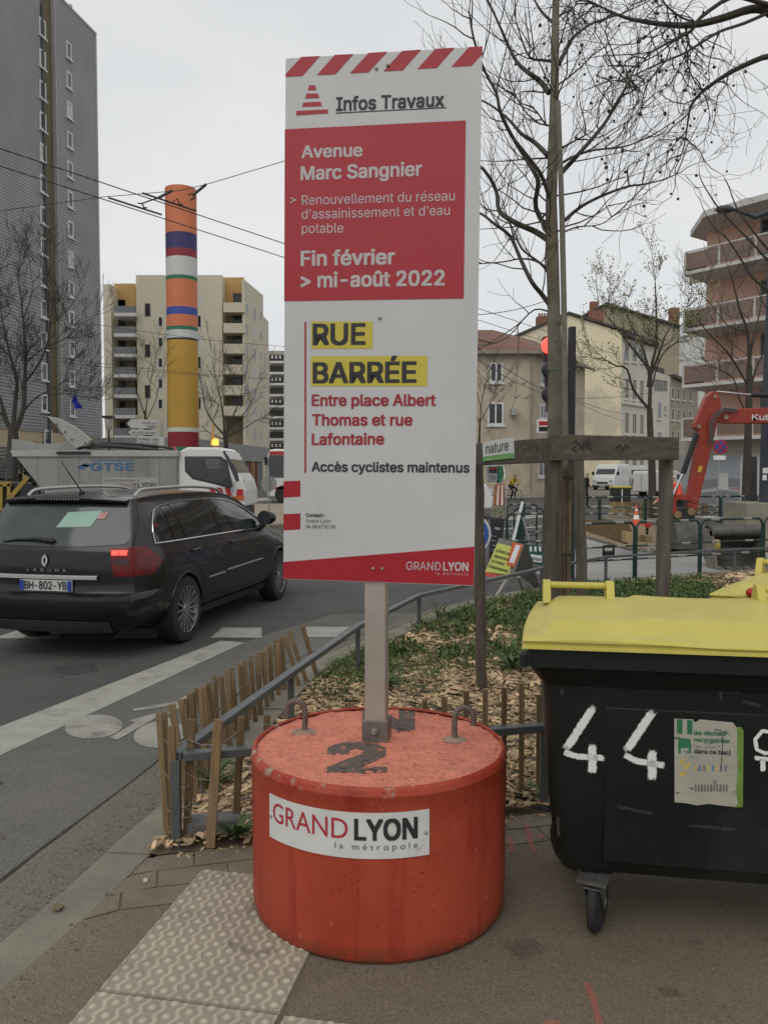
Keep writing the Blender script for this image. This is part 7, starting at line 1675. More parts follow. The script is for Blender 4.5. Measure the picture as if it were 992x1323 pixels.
# direction signs
YD_ = 34.; ds = thing('direction_signs', 'stack of white direction signs pointing left before the painted chimney', 'direction sign', (P(195, 600, YD_).x, YD_, ZR)); SGW = M('sign_face_grey', (.42, .42, .40), .45, var=.06); 
for k_, (q, tx) in enumerate((([(162, 547), (168, 541), (204, 543), (204, 554), (168, 553)], [('LA DOUA', 184, 202, 547.6), ('TONKIN', 188, 202, 552.2)]), ([(163, 558), (168, 554.5), (204, 556), (204, 562), (168, 562)], [('MUSÉE D’ART', 170, 202, 560.3)]), ([(177, 562.5), (212, 565), (212, 576), (177, 574)], [('PERRALIÈRE', 179, 205, 568.6), ('GRATTE-CIEL', 179, 205, 573.4)]), ([(188, 575.5), (212, 577.5), (212, 582), (188, 580)], []))):
    mb = MB(); mb.pxprism(q, YD_, .05); pn_ = build('sign_panel', mb, SGW, ds, bevel=.01)
    if len(q) == 5: mb = MB(); mb.pxprism([q[0], q[1], (q[1][0]+1.3, q[1][1]), (q[0][0]+1.6, q[0][1]), (q[4][0]+1.3, q[4][1]), q[4]], YD_-.012, .01); build('arrow_tip', mb, INK, pn_)
    for s_, x0, x1, yb in tx: a, b = P(x0, yb, YD_-.01), P(x1, yb+.8, YD_-.01); text(s_, 3.1/FPX*YD_/CAPR, GREYT, pn_, a, b-a, (0, 0, 1), .006, width=(b-a).length)
mb = MB(); 
for x in (196, 209): a = P(x, 560, YD_+.1); mb.tube([(a.x, YD_+.1, ZR), (a.x, YD_+.1, P(x, 545, YD_).z)], .045, 8)
tag(build('post', mb, STEEL, ds))
lt = thing('street_lantern', 'small street lantern on a thin post between tower and beige block', 'street lamp', (P(140.5, 600, 45).x, 45, ZR)); mb = MB(); a = P(140.5, 555, 45); mb.tube([(a.x, 45, ZR), (a.x, 45, a.z)], .05, 8); build('post', mb, BLACK, lt)
mb = MB(); mb.lathe([(.10, 0), (.18, .10), (.22, .55), (.22, .62), (0, .68)], 12, (a.x, 45, a.z-.05), cap=False); build('lantern', mb, M('lantern_glass', (.45, .42, .36), .3, var=.1), lt, smooth=True); mb = MB(); mb.box((a.x, 45, a.z+.68), (.55, .5, .12)); build('lantern_cap', mb, BLACK, lt)
rsn = thing('round_sign', 'small round traffic sign seen from behind, left of the information board', 'traffic sign', (P(347, 640, 25).x, 25, ZR)); c = P(347, 625, 25); mb = MB(); mb.tube([(c.x, 25, ZR), (c.x, 25, P(347, 604, 25).z)], .025, 8); build('post', mb, STEEL, rsn); mb = MB(); mb.lathe([(0, 0), (.24, 0), (.24, .02), (0, .02)], 28, (c.x, 25.04, c.z), axis='Y', cap=False); build('disc', mb, M('sign_back', (.28, .28, .27), .5, metal=.3, var=.1), rsn)
# blue direction disc at the board's edge
YBD = 12.6; bd_ = thing('blue_arrow_sign', 'round blue sign with white arrow half hidden by the information board', 'traffic sign', (P(608, 740, YBD).x, YBD, ZR)); c = P(607.5, 690, YBD); r_ = 27/FPX*YBD
disc('disc', c, r_, M('sign_white', (.55, .55, .54), .4, var=.04), bd_, 0); dd = bd_.children[-1]; disc('blue_field', c, r_*.88, M('sign_blue3', (.03, .10, .33), .4, var=.04), dd, .012)
mb = MB(); mb.pxprism([(590, 688), (626, 688), (625, 695), (590, 695)], YBD-.022, .006); build('white_arrow', mb, MATS['sign_white'], dd)
mb = MB(); mb.pxprism([(604, 648), (621, 646), (624.5, 650), (624.5, 668), (604, 662)], YBD+.04, .02); q = build('back_board', mb, MATS['sign_white'], bd_); mb = MB(); mb.pxprism([(616, 651), (621, 647), (624, 649), (619, 653)], YBD+.03, .008); build('red_corner', mb, STR, q)
mb = MB(); a = P(610, 690, YBD); mb.tube([(a.x, YBD+.08, ZR), (a.x, YBD+.08, a.z)], .03, 8); mb.box((a.x+.1, YBD+.1, .02), (.9, .5, .12)); build('stand', mb, STEEL, bd_)
# advertising totem with card terminal
YT_ = 16.; tt = thing('ticket_totem', 'narrow street totem with grey terminal, orange, floral and black panels', 'totem', (P(644, 720, YT_).x, YT_, ZR))
def tq(nm, px, m, dy=0, dep=.2, par=tt, **k): mb = MB(); mb.pxprism(px, YT_+dy, dep); return build(nm, mb, m, par, **k)
tq('orange_panel', [(641, 626), (651, 626), (651.5, 653), (638, 653)], M('totem_orange', (.36, .13, .06), .6, var=.25, scale=12), bevel=.01); tq('white_strip', [(643.2, 627), (644.6, 627), (643.5, 653), (641.5, 653)], WHITE, -.01, .01); tq('white_strip', [(648, 627), (649.4, 627), (649.5, 653), (647.5, 653)], WHITE, -.01, .01)
tq('floral_panel', [(637, 653), (652.5, 653), (653, 671), (635, 669)], M('floral_print', (.20, .19, .13), .7, var=.9, scale=18), bevel=.02); bp = tq('black_panel', [(634.5, 669), (652, 671), (650, 690), (649, 705), (649, 742), (632.5, 742)], M('totem_black', (.03, .032, .036), .5, var=.2), bevel=.01)
tq('printed_lines', [(639, 681), (646, 682), (646, 685), (639, 684)], M('print_pale', (.3, .3, .3), .5, var=.8, scale=60), -.008, .01, bp)
for y in (692, 698, 704, 710): tq('printed_lines', [(635, y), (641, y+.6), (641, y+1.6), (635, y+1)], MATS['print_pale'], -.008, .01, bp)
tm = tq('terminal', [(630, 601), (643, 600), (643, 622), (632, 623)], M('terminal_grey', (.26, .27, .28), .4, var=.15, scale=6), -.03, .3, bevel=.02); tq('screen', [(631.5, 603), (642, 603), (642, 611), (631.5, 611)], BLACK, -.04, .01, tm); tq('red_lettering_bar', [(633, 604.5), (641, 604.5), (641, 606), (633, 606)], STR, -.05, .01, tm); tq('keypad', [(632.5, 613.5), (640, 613.5), (640, 619), (632.5, 619)], PGY, -.04, .01, tm)
tq('green_side', [(644, 602), (649.5, 601.5), (650, 614), (647.5, 623), (643.5, 624)], M('totem_green', (.03, .15, .07), .5, var=.1), .0, .25, bevel=.01); tq('white_trim', [(649.5, 601), (652, 606), (652.5, 616), (650, 622), (651, 612)], WHITE, .0, .1); tq('loop', [(641.5, 624.5), (649, 624.5), (653.5, 630), (654, 668), (652.6, 668), (652, 632), (648.5, 626.5), (641.5, 626.5)], M('pipe_grey', (.36, .36, .35), .5, var=.05), .05, .05)
# folding works board
YA_ = 10.9; ak = thing('folding_works_board', 'folding A-frame board with yellow sheets about sewer works', 'sandwich board', (P(660, 770, YA_).x, YA_, ZR))
kA, kB = P(640, 720, YA_-.12), P(676, 720, YA_+.10); kn = Vector((kB.y-kA.y, -(kB.x-kA.x), 0)).normalized(); kn = kn if kn.y < 0 else -kn
def kq(x, y, o_=0): q = WP(x, y, (kA.x, kA.y), (kB.x, kB.y)); return q+kn*o_+Vector((0, (q.z-.9)*.25, 0))
def kp(nm, px, m, o_, th=.004, par=ak): mb = MB(); mb.prism([kq(x, y, o_) for x, y in px], -kn*th); return build(nm, mb, m, par)
bdp = kp('board', [(646, 695), (677, 703), (660, 746), (624.5, 741)], M('board_grey', (.20, .19, .17), .7, var=.2, scale=8), -.01, .015); kp('yellow_sheet', [(642, 701), (662, 706), (655.5, 741), (625, 737)], M('sheet_yellow', (.60, .63, .16), .6, var=.06), .004, .003, bdp)
kp('orange_sheet', [(661, 700), (674.5, 703.5), (661.5, 731.5), (652, 728.5)], M('sheet_orange', (.62, .14, .05), .6, var=.06), .008, .003, bdp); kp('white_sheet', [(665, 703), (670.5, 704.5), (661, 727), (655, 725)], WHITE, .012, .003, bdp); kp('red_strip', [(624.5, 737), (644, 741), (641, 746), (624, 742)], M('strip_red', (.55, .10, .07), .6, var=.1), .006, .003, bdp)
for s_, x0, y0, x1, y1 in (('Le Grand Lyon', 638.5, 711.5, 657, 716.5), ('réalise des travaux', 636, 718.5, 655, 723.5), ('sur le réseau', 632.5, 724.5, 649, 729), ('d’assainissement', 628.5, 731, 653, 738)):
    a, b = kq(x0, y0, .012), kq(x1, y1, .012); text(s_, 4.0/FPX*YA_/CAPR, INK, bdp, a, b-a, (.25, .3, 1), .014, width=(b-a).length, ext=.0002)
mb = MB(); 
for q in ((653, 748, 636, 778), (669, 744, 677, 766)): a, b = kq(q[0], q[1], -.03), G(q[2], q[3], ZR); mb.bar(a, b, .035, .02)
build('leg', mb, M('leg_wood', (.33, .31, .26), .7, var=.1), ak)
mb = MB(); mb.prism([P(677, 702, YA_+.25), P(664, 738, YA_+.15), P(684, 754, YA_+.6), P(699, 768, YA_+.9)], (.02, .02, 0)); build('rear_leaf', mb, M('leaf_dark', (.085, .08, .07), .8, var=.15), ak)
# green cone-like folded barrier and label board
fb2 = thing('folded_green_barrier', 'folded dark green triangular works barrier standing upright behind the sandwich board', 'barrier', (P(672, 700, 15).x, 15, ZR)); mb = MB(); mb.pxprism([(675, 646), (678, 650), (678, 715), (663, 715)], 15, .25); build('leaf', mb, M('barrier_green_dark', (.02, .045, .035), .6, var=.15), fb2)
mb = MB(); mb.bar(P(675, 648, 14.9), P(662, 702, 14.9), .03, .05); build('white_edge', mb, WHITE, fb2); mb = MB(); mb.tube([P(675, 668, 14.8), P(685, 706, 14.8)], .02, 6); build('strut', mb, STEEL, fb2)
# ------------------------------------------------------------------ green site barriers
GRN = M('barrier_green', (.012, .038, .03), .45, var=.15, scale=5); TAPE = M('reflective_tape', (.24, .24, .22), .45, var=.15, scale=20)
def barrier(label, p0, p1, h=.86, group='green site barriers', r=.019, tape=2):
    p0, p1 = Vector((p0[0], p0[1], 0)), Vector((p1[0], p1[1], 0)); t = thing('site_barrier', label, 'barrier', (p0.x, p0.y, ZR), 0, group); u = (p1-p0).normalized(); l = (p1-p0).length; c = .10
    def q(s_, z): v = p0+u*s_; return Vector((v.x, v.y, z))
    pts = [q(0, ZR)]+[q(c-c*math.cos(a), h-c+c*math.sin(a)) for a in [i*math.pi/12 for i in range(7)]]+[q(l-c+c*math.sin(a), h-c+c*math.cos(a)) for a in [i*math.pi/12 for i in range(7)]]+[q(l, ZR)]
    mb = MB(); mb.tube(pts, r, 8); build('hoop', mb, GRN, t, smooth=True)
    for z in (.50, .30): mb = MB(); mb.tube([q(0, z), q(l, z)], r*.8, 6); build('rail', mb, GRN, t, smooth=True)
    for z in (h, .50, .30):
        for k_ in range(tape):
            s_ = l*(k_+.5)/tape+.05*math.sin(k_*5+z*20); mb = MB(); mb.tube([q(s_-l*.07, z), q(s_+l*.07, z)], r*(1.12 if z == h else .98), 8, cap=False); build('tape', mb, TAPE, t)
    for s_ in (.03, l-.03): mb = MB(); n_ = Vector((-u.y, u.x, 0)); a = q(s_, ZR+.02); mb.bar(a-n_*.18, a+n_*.18, .05, .03); build('foot', mb, GRN, t)
    return t
def bl_(x, Y): return (P(x, 700, Y).x, Y)
barrier('green barrier panel left of the right-hand front stake, near the trench', bl_(741, 12.15), bl_(819, 12.6)); barrier('green barrier panel behind the right-hand front stake and excavator bucket', bl_(822, 12.62), bl_(903, 13.2))
barrier('green barrier panel in front of the toothed bucket', bl_(905.5, 13.22), bl_(984, 13.75)); barrier('green barrier panel at the right edge before the concrete block', bl_(987, 13.78), bl_(1070, 14.4))
for lb, x0, x1, Y0, Y1 in (('far green barrier panel right of the rear stake', 742, 773, 27, 27), ('far green barrier panel before the wooden planter box', 775, 832, 27, 26.6), ('far green barrier panel right of the orange cone', 834, 892, 26.6, 26.2), ('far green barrier panel left of the no stopping sign', 893, 929, 27.5, 27.8), ('far green barrier panel right of the no stopping sign', 931, 966, 27.8, 28)): barrier(lb, bl_(x0, Y0), bl_(x1, Y1), .84, 'far green barriers', .03, 2)
for lb, x0, x1, Y0, Y1 in (('green barrier panel left of the young tree, behind the folding board', 654, 693, 17.2, 17.6), ('green barrier panel crossing behind the white stacked frames', 664, 702, 15.8, 15.6), ('green barrier panel just left of the front left stake', 655, 706, 13.6, 13.4)): barrier(lb, bl_(x0, Y0), bl_(x1, Y1), .95, 'green site barriers', .019, 2)
ib = thing('barrier_nameplate', 'green and white company board hung on the barrier beside the sandwich board', 'sign', (P(692, 715, 13.2).x, 13.2, .3)); mb = MB(); mb.pxprism([(678, 703), (701, 706), (701, 731), (686, 728)], 13.25, .02); o = build('panel', mb, M('plate_dark_green', (.02, .10, .07), .5, var=.1), ib); mb = MB(); mb.pxprism([(685, 716), (700, 718), (700, 727), (689, 726)], 13.235, .01); build('white_field', mb, WHITE, o)
a, b = P(687, 723, 13.22), P(699, 725, 13.22); text('onlon', 4.5/FPX*13.2/CAPR, INK, o, a, b-a, (0, 0, 1), .01, width=(b-a).length)
for k_, x in enumerate((684, 690, 696)): mb = MB(); mb.pxprism([(x, 706), (x+3, 706.5), (x+3, 713), (x, 712)], 13.235, .01); build('white_mark', mb, WHITE, o)
for lb, x, y, Y in (('small dark frame plate hung on the near barrier, left of the right-hand front stake', 786, 712, 12.3), ('small white plate hung on the far barrier before the planter', 802, 662, 26.5)):
    o = thing('hanging_plate', lb, 'plate', P(x, y, Y)); s_ = 6.5/FPX*Y if Y < 20 else 5/FPX*Y; c = P(x, y, Y); mb = MB()
    for sx_ in (-1, 1): mb.box(c+Vector((sx_*s_, 0, 0)), (.03, .02, 2*s_))
    mb.box(c+Vector((0, 0, s_)), (2*s_, .02, .03)); mb.box(c-Vector((0, 0, s_*.5)), (2*s_, .02, s_)); build('frame', mb, BLACK if Y < 20 else TAPE, o)
# ------------------------------------------------------------------ planter box, cone, small bin, boards
pl_ = thing('planter_fence', 'ring of wooden boards and pales round the middle tree', 'planter', (P(815, 670, 28).x, 28, ZR)); PLY = woodmat('plywood', (.36, .27, .14), (.24, .18, .09))
for k_ in range(34):
    x = 788+2.1*k_; y1 = 648.5+(0.0 if k_ < 12 else .7); Yp = 27.6+1.0*abs(k_-17)/17*.8
    if 788 <= x <= 812: mb = MB(); mb.pxprism([(x, 648.5), (x+2.05, 648.5), (x+2.05, 667), (x, 667)], Yp, .04); build('plank', mb, PLY, pl_)
    else: mb = MB(); mb.pxprism([(x, 648+rnd()), (x+1.0, 648+rnd()), (x+1.1+rnd()*.6, 672), (x+.3, 672)], Yp, .04); build('pale', mb, PALE, pl_)
for k_ in range(16):
    x = 893+1.9*k_ if k_ < 12 else 940+2.2*(k_-12)*2; mb = MB(); mb.pxprism([(x, 650+rnd()), (x+1.0, 650+rnd()), (x+1.3, 672), (x+.4, 672)], 29.5, .04); build('pale', mb, PALE, pl_)
island([(776, 672), (790, 666), (850, 665), (872, 672), (850, 678), (795, 679)], 'planter_kerb', KERB_M, .14)
cn = thing('traffic_cone', 'orange and white traffic cone in front of the planter ring', 'traffic cone', (P(822, 677, 26.2).x, 26.2, ZR)); c = P(822, 660, 26.2); x = c.x
ORC = M('cone_orange', (.70, .12, .05), .6, var=.08)
for nm, r0, r1, z0, z1, m in (('cone_body', .13, .10, .04, .2, ORC), ('white_band', .10, .072, .2, .34, WHITE), ('cone_body', .072, .05, .34, .46, ORC), ('white_band', .05, .038, .46, .53, WHITE), ('cone_tip', .038, .018, .53, .66, ORC)): mb = MB(); mb.lathe([(r0, z0), (r1, z1)], 16, (x, 26.2, ZR), cap=nm == 'cone_tip'); build(nm, mb, m, cn, smooth=True, fix=False)
mb = MB(); mb.box((x, 26.2, ZR+.02), (.4, .4, .04)); build('base', mb, ORC, cn)
sb_ = thing('small_wheeled_bin', 'small dark wheeled bin with yellow lid behind the planter ring', 'bin', (P(801, 660, 30).x, 30, ZR)); x = P(801, 640, 30).x; mb = MB(); mb.box((x, 30, .58), (.60, .6, 1.0)); build('body', mb, DARKP, sb_, bevel=.03); mb = MB(); mb.box((x, 30, 1.12), (.66, .66, .08)); build('lid', mb, LIDY, sb_, bevel=.03); mb = MB(); mb.box((x-.02, 29.69, .8), (.03, .02, .5)); build('white_stripe', mb, WHITE, sb_)
def board(nm, label, cat, px, Y, dep, m, **k): mb = MB(); mb.pxprism(px, Y, dep); return tag(build(nm, mb, m, **k), label, cat)
board('upright_sheet', 'long brown sheet on edge, standing in for the earth side of the trench', 'board', [(756, 671), (812, 676), (818, 690), (810, 704), (756, 686)], 17.2, .05, woodmat('brown_trench_side', (.17, .115, .06), (.10, .07, .04), (2, 10, 10)), bevel=.01)  # upright brown sheet in place of the trench's earth wall, no hole is dug
board('timber_block', 'yellow timber block on the ground left of the trench stake', 'timber', [(808, 687), (822, 689), (822, 702), (808, 701)], 16.6, .3, PLY, bevel=.01); board('timber_block', 'second yellow timber block nearer the right-hand front stake', 'timber', [(834, 692), (843, 692), (843, 701), (834, 701)], 16.7, .3, PLY, bevel=.01); board('upright_sheet', 'pale plywood sheet standing between the two yellow timber blocks', 'board', [(822, 690), (834, 692), (834, 700), (822, 700)], 17.0, .05, PLY)
rub = MB()
for _ in range(160): c = G(820+rnd()*45, 705+rnd()*9, ZR); rub.ball(c+Vector((0, 0, .01)), .015+.045*rnd(), 5, 3, (1, 1, .6))
tag(build('rubble', rub, M('rubble', (.28, .24, .18), .95, var=.3, scale=8, island=.3), fix=False), kind='stuff')
rl = thing('warning_lamp', 'round red warning reflector on the ground by the trench', 'warning lamp', (P(836, 680, 20).x, 20, ZR)); c = P(837, 677, 20); mb = MB(); mb.lathe([(0, -.03), (.09, -.02), (.09, .02), (0, .03)], 16, c, axis='Y', cap=False); build('lens', mb, M('reflector_red', (.5, .04, .04), .3, var=.2), rl, smooth=True); mb = MB(); mb.box((c.x, 20.06, (c.z+ZR)/2), (.06, .03, c.z-ZR)); build('stand', mb, BLACK, rl)
# ------------------------------------------------------------------ excavator
YE = 17.; ex = thing('mini_excavator', 'orange-red excavator arm reaching in from the right with its grey bucket lowered', 'excavator', (P(1130, 700, YE).x, YE, ZR)); KR = M('excavator_red', (.30, .038, .020), .4, var=.12, scale=4, spec=.4, dirt=((.20, .05, .035), 5, .50, .72, 1)); BUK = M('bucket_steel', (.105, .10, .09), .6, metal=.2, var=.35, scale=5, bump=.2, bscale=30)
def eq(nm, px, m, dy=0, dep=.2, par=ex, **k): mb = MB(); mb.pxprism(px, YE+dy, dep); return build(nm, mb, m, par, **k)
stk = eq('stick', [(921, 505), (928, 506), (932, 523), (931, 530), (904, 645), (900, 660), (888, 660), (890, 640), (902, 572), (903, 556), (897, 552), (898, 547), (913, 512)], KR, 0, .22, bevel=.02)
bm2 = eq('boom', [(924, 537), (932, 531), (945, 528), (1060, 524), (1120, 560), (1150, 640), (1120, 650), (1090, 590), (1050, 549), (990, 547), (938, 547), (926, 545)], KR, .03, .16, bevel=.02)
for x, y, r_ in ((938, 539, .05), (897, 645, .045), (903, 551, .04), (924, 512, .04)): mb = MB(); c = P(x, y, YE-.02); mb.tube([c, c+Vector((0, .28, 0))], r_, 14); build('pin', mb, M('pin_steel', (.30, .24, .19), .5, metal=.5, var=.1), ex, smooth=True, ang=50)
mb = MB(); mb.tube([P(900, 560, YE-.06), P(882, 612, YE-.06)], .055, 12); cy1 = build('hydraulic_cylinder', mb, BLACK, ex, smooth=True); mb = MB(); mb.tube([P(882, 612, YE-.06), P(869, 640, YE-.06)], .028, 10); build('piston_rod', mb, CHROME, cy1, smooth=True)
mb = MB(); mb.tube([P(970, 510, YE+.1), P(1050, 513, YE+.1)], .05, 12); cy2 = build('hydraulic_cylinder', mb, BLACK, ex, smooth=True); mb = MB(); mb.tube([P(926, 506, YE+.1), P(970, 510, YE+.1)], .024, 10); build('piston_rod', mb, CHROME, cy2, smooth=True)
for k_ in range(3):
    mb = MB(); o_ = k_*2.2; mb.tube([P(952, 529+o_*.5, YE-.04), P(935, 527+o_, YE-.07), (P(922+o_, 534+o_, YE-.09)), P(916+o_*1.2, 547, YE-.09), P(917+o_, 560, YE-.07), P(914+o_*1.4, 576-k_*2, YE-.04)], .014, 8); build('hose', mb, M('hose_grey', (.09, .09, .09), .5, var=.2), ex, smooth=True)
link = eq('bucket_link', [(869, 638), (893, 640), (900, 645), (899, 650), (890, 647), (870, 645)], KR, -.03, .28, bevel=.01); eq('bucket_link', [(868, 643), (873, 645), (875, 662), (870, 664)], KR, -.03, .28, bevel=.01)
cp_ = eq('quick_coupler', [(871, 660), (880, 656), (893, 655), (898, 660), (898, 672), (868, 673)], M('coupler_dark', (.03, .028, .026), .6, var=.3), -.02, .3, bevel=.02)
for x, y in ((876, 665), (893, 661)): mb = MB(); c = P(x, y, YE-.05); mb.lathe([(0, 0), (.075, 0), (.075, .05), (0, .05)], 16, c, axis='Y', cap=False); build('coupler_plate', mb, M('rust_tan', (.27, .17, .09), .8, var=.2), cp_)
eq('yellow_label', [(902.5, 602), (907.5, 602), (906, 610), (901, 610)], M('label_yellow', (.55, .40, .05), .5, var=.2, scale=50), -.008, .006, stk)
a, b = P(971, 542.5, YE+.015), P(1010, 542.5, YE+.015); text('Kubota', 7.2/FPX*YE/CAPR, M('letter_white', (.62, .58, .55), .5, var=0), bm2, a, b-a, (0, 0, 1), .022, width=(P(1017, 540, YE)-P(971, 540, YE)).length)
mb = MB(); rows = []
for j in range(9):
    u = j/8; xw = lerp(-.30, .30, u); c0_ = P(885, 672, YE+.1); rows.append([Vector((c0_.x+xw*.95, c0_.y+yy, zz)) for yy, zz in ((-.10, c0_.z+.02), (-.30, c0_.z-.12), (-.40, c0_.z-.35), (-.34, c0_.z-.58), (-.12, ZR+.10), (.2, ZR+.02), (.42, ZR+.08))])
mb.grid(rows); mb.grid([[p+Vector((0, .02, .015)) for p in r__] for r__ in rows]); mb.flat(rows[0]); mb.flat(rows[-1]); bkt = build('bucket', mb, BUK, ex, smooth=True, ang=50)
for sx_, zz in ((-.3, 0), (.3, 0)): mb = MB(); mb.ball(P(903, 700, YE-.25), .05, 8, 6); 
build('yellow_clamp', mb, M('clamp_yellow', (.5, .35, .03), .5, var=0), ex, smooth=True)
# body and tracks just outside the frame
mb = MB(); xx = P(1150, 640, YE).x; mb.box((xx+.9, YE+.2, .75), (1.7, 1.4, .5)); mb.box((xx+1.0, YE+.3, 1.5), (1.1, 1.1, 1.1)); build('engine_house', mb, KR, ex, bevel=.08)
for dy in (-.5, .9): mb = MB(); mb.pxprism([(1125, 705), (1135, 690), (1230, 690), (1240, 705), (1230, 714), (1135, 714)], YE+dy, .3); build('track', mb, RUBBER, ex, bevel=.05)
# toothed bucket on the ground
YG = 14.3; gb = thing('toothed_bucket', 'wide grey excavator bucket with teeth lying on the ground behind the barriers', 'excavator bucket', (P(950, 733, YG).x, YG, ZR))
mb = MB(); rows = []; xa, xb = P(918, 700, YG).x, P(984, 700, YG).x
for j in range(13):
    x = lerp(xa, xb, j/12); rows.append([Vector((x, YG+.35, .62)), Vector((x, YG+.12, .70)), Vector((x, YG-.02, .64)), Vector((x, YG-.02, .52)), Vector((x, YG+.15, .47)), Vector((x, YG+.30, .30)), Vector((x, YG+.28, .10)), Vector((x, YG+.1, .02)), Vector((x, YG-.25, ZR+.01))])
mb.grid(rows); mb.grid([[p+Vector((0, .025, .01)) for p in r__] for r__ in rows]); build('shell', mb, BUK, gb, smooth=True, ang=45)
for x in (xa, xb): mb = MB(); mb.prism([(x, YG+.3, .66), (x, YG-.05, .60), (x, YG-.12, .30), (x, YG-.28, ZR), (x, YG+.2, ZR+.02), (x, YG+.34, .3)], (.03 if x == xa else -.03, 0, 0)); build('side_plate', mb, M('bucket_tan', (.19, .17, .135), .7, var=.3, scale=8), gb)
mb = MB(); mb.tube([(xa, YG-.02, .60), (xb, YG-.02, .60)], .085, 14); build('torsion_tube', mb, BUK, gb, smooth=True, ang=50)
for k_ in range(6): x = lerp(xa+.05, xb-.05, k_/5); mb = MB(); mb.prism([(x-.035, YG-.22, ZR+.03), (x+.035, YG-.22, ZR+.03), (x+.03, YG-.38, ZR+.01), (x+.01, YG-.38, ZR+.01)], (0, 0, .03)); build('tooth', mb, M('tooth_steel', (.30, .28, .25), .5, metal=.4, var=.2), gb)
mb = MB(); c = P(925, 705, YG-.1); mb.lathe([(.055, -.03), (.11, -.03), (.11, .03), (.055, .03)], 20, c, axis='X'); build('yellow_eye', mb, M('clamp_tan', (.40, .28, .08), .6, var=.2), gb, smooth=True, ang=40)
# ladder and work table
ld = thing('ladder', 'short aluminium ladder leaning behind the toothed bucket', 'ladder', (P(945, 690, 19).x, 19, ZR)); AL = M('aluminium', (.36, .35, .32), .5, metal=.4, var=.1); l0, l1 = P(934, 688, 19), P(944, 656, 19.3); l2, l3 = P(944, 688, 19), P(954, 656, 19.3)
for a, b in ((l0, l1), (l2, l3)): mb = MB(); mb.bar(a, b, .035, .05); build('stile', mb, AL, ld)
for k_ in range(4): mb = MB(); t = (k_+.6)/4.4; mb.tube([l0.lerp(l1, t), l2.lerp(l3, t)], .018, 6); build('rung', mb, AL, ld)
wt = thing('work_table', 'low grey work table with papers behind the barriers', 'table', (P(915, 690, 20).x, 20, ZR)); mb = MB(); a, b = P(900, 668, 20), P(932, 668, 20); mb.bb((a.x, 19.6, a.z-.04), (b.x, 20.5, a.z)); build('tabletop', mb, M('table_grey', (.25, .26, .24), .6, var=.15), wt)
for x in (a.x+.05, b.x-.05): mb = MB(); mb.bb((x-.03, 19.7, ZR), (x+.03, 19.76, a.z-.045)); build('leg', mb, STEEL, wt)
pp_ = MB(); pp_.box((a.x+.25, 19.85, a.z+.008), (.25, .2, .012)); tag(build('paper_sheets', pp_, WHITE), 'white sheets lying on the low work table', 'paper')

# ================================================================== TREES, BACKGROUND
def limbs3(mb, L_, Y, rs, tw, wl, depth=2, rmin=.005, up=.25, dens=.6, kids=3, tips=None):
    for px, r0, r1, dy in L_:
        n_ = len(px); fine = limb(mb, [P(x, y, Y+dy*i/(n_-1)) for i, (x, y) in enumerate(px)], r0, r1, 6)
        for i in range(3, len(fine)):
            if rs.random() < dens: d = (fine[i]-fine[i-1]).normalized(); sd_ = Vector((rs.gauss(0, 1), rs.gauss(0, 1), rs.gauss(.25, .7))); sd_ = (sd_-d*sd_.dot(d)).normalized(); grow(mb, fine[i], d*.8+sd_, wl*(.6+.8*rs.random()), tw, depth, rs, up=up, kids=kids, wob=.18, rmin=rmin, n=4, spread=.6, tips=tips)
        grow(mb, fine[-1], fine[-1]-fine[-2], wl*1.2, max(tw, r1), depth, rs, up=up, kids=kids, wob=.15, rmin=rmin, n=4, spread=.55, tips=tips)
def bgtree(label, trunk, r0, r1, L_, Y, seed, wl, tw, rmin=.006, dens=.6, depth=2, buds=False):
    t = thing('bare_tree', label, 'tree', (P(*trunk[0], Y).x, Y, ZR), 0, 'bare street trees'); rs = random.Random(seed); mb = MB(); pts = [P(x, y, Y) for x, y in trunk]; pts.insert(0, Vector((pts[0].x, Y, ZR-.05))); mb.tube(pts, [lerp(r0*1.25, r1, i/(len(pts)-1)) for i in range(len(pts))], 10); build('trunk', mb, BARKD, t, smooth=True); tips = []
    mb = MB(); limbs3(mb, L_, Y, rs, tw, wl, depth, rmin, dens=dens, tips=tips); build('crown', mb, BARKD, t, fix=False)
    if buds:
        b = MB()
        for q in tips:
            for _ in range(3): c = q+Vector((rs.gauss(0, .05), rs.gauss(0, .05), rs.gauss(0, .05))); s_ = .018+.02*rs.random(); b.add([c, c+Vector((s_, 0, s_)), c+Vector((0, s_*.6, s_*1.6)), c+Vector((-s_, 0, s_*.8))], [(0, 1, 2, 3)])
        tag(build('bud', b, M('bud_green', (.17, .18, .07), .7, var=.2, island=.4), t, fix=False), kind='stuff')
bgtree('bare tree with pale buds rising from the planter ring', [(843, 668), (842, 600), (840, 560), (839, 528)], .12, .09, [([(838, 528), (818, 503), (810, 477), (795, 472), (779, 463)], .05, .015, -1), ([(837, 500), (837, 477), (816, 449), (800, 428), (783, 407)], .055, .015, 0), ([(838, 477), (828, 444), (814, 418), (806, 390)], .045, .012, 1), ([(839, 528), (841, 477), (848, 442), (847, 383), (846, 362)], .07, .012, 0), ([(842, 482), (854, 449), (861, 430), (877, 407)], .045, .012, .6), ([(842, 500), (850, 470), (862, 450), (880, 440)], .03, .01, -.6)], 28, 3, .85, .012, .0055, .62, 2, True)
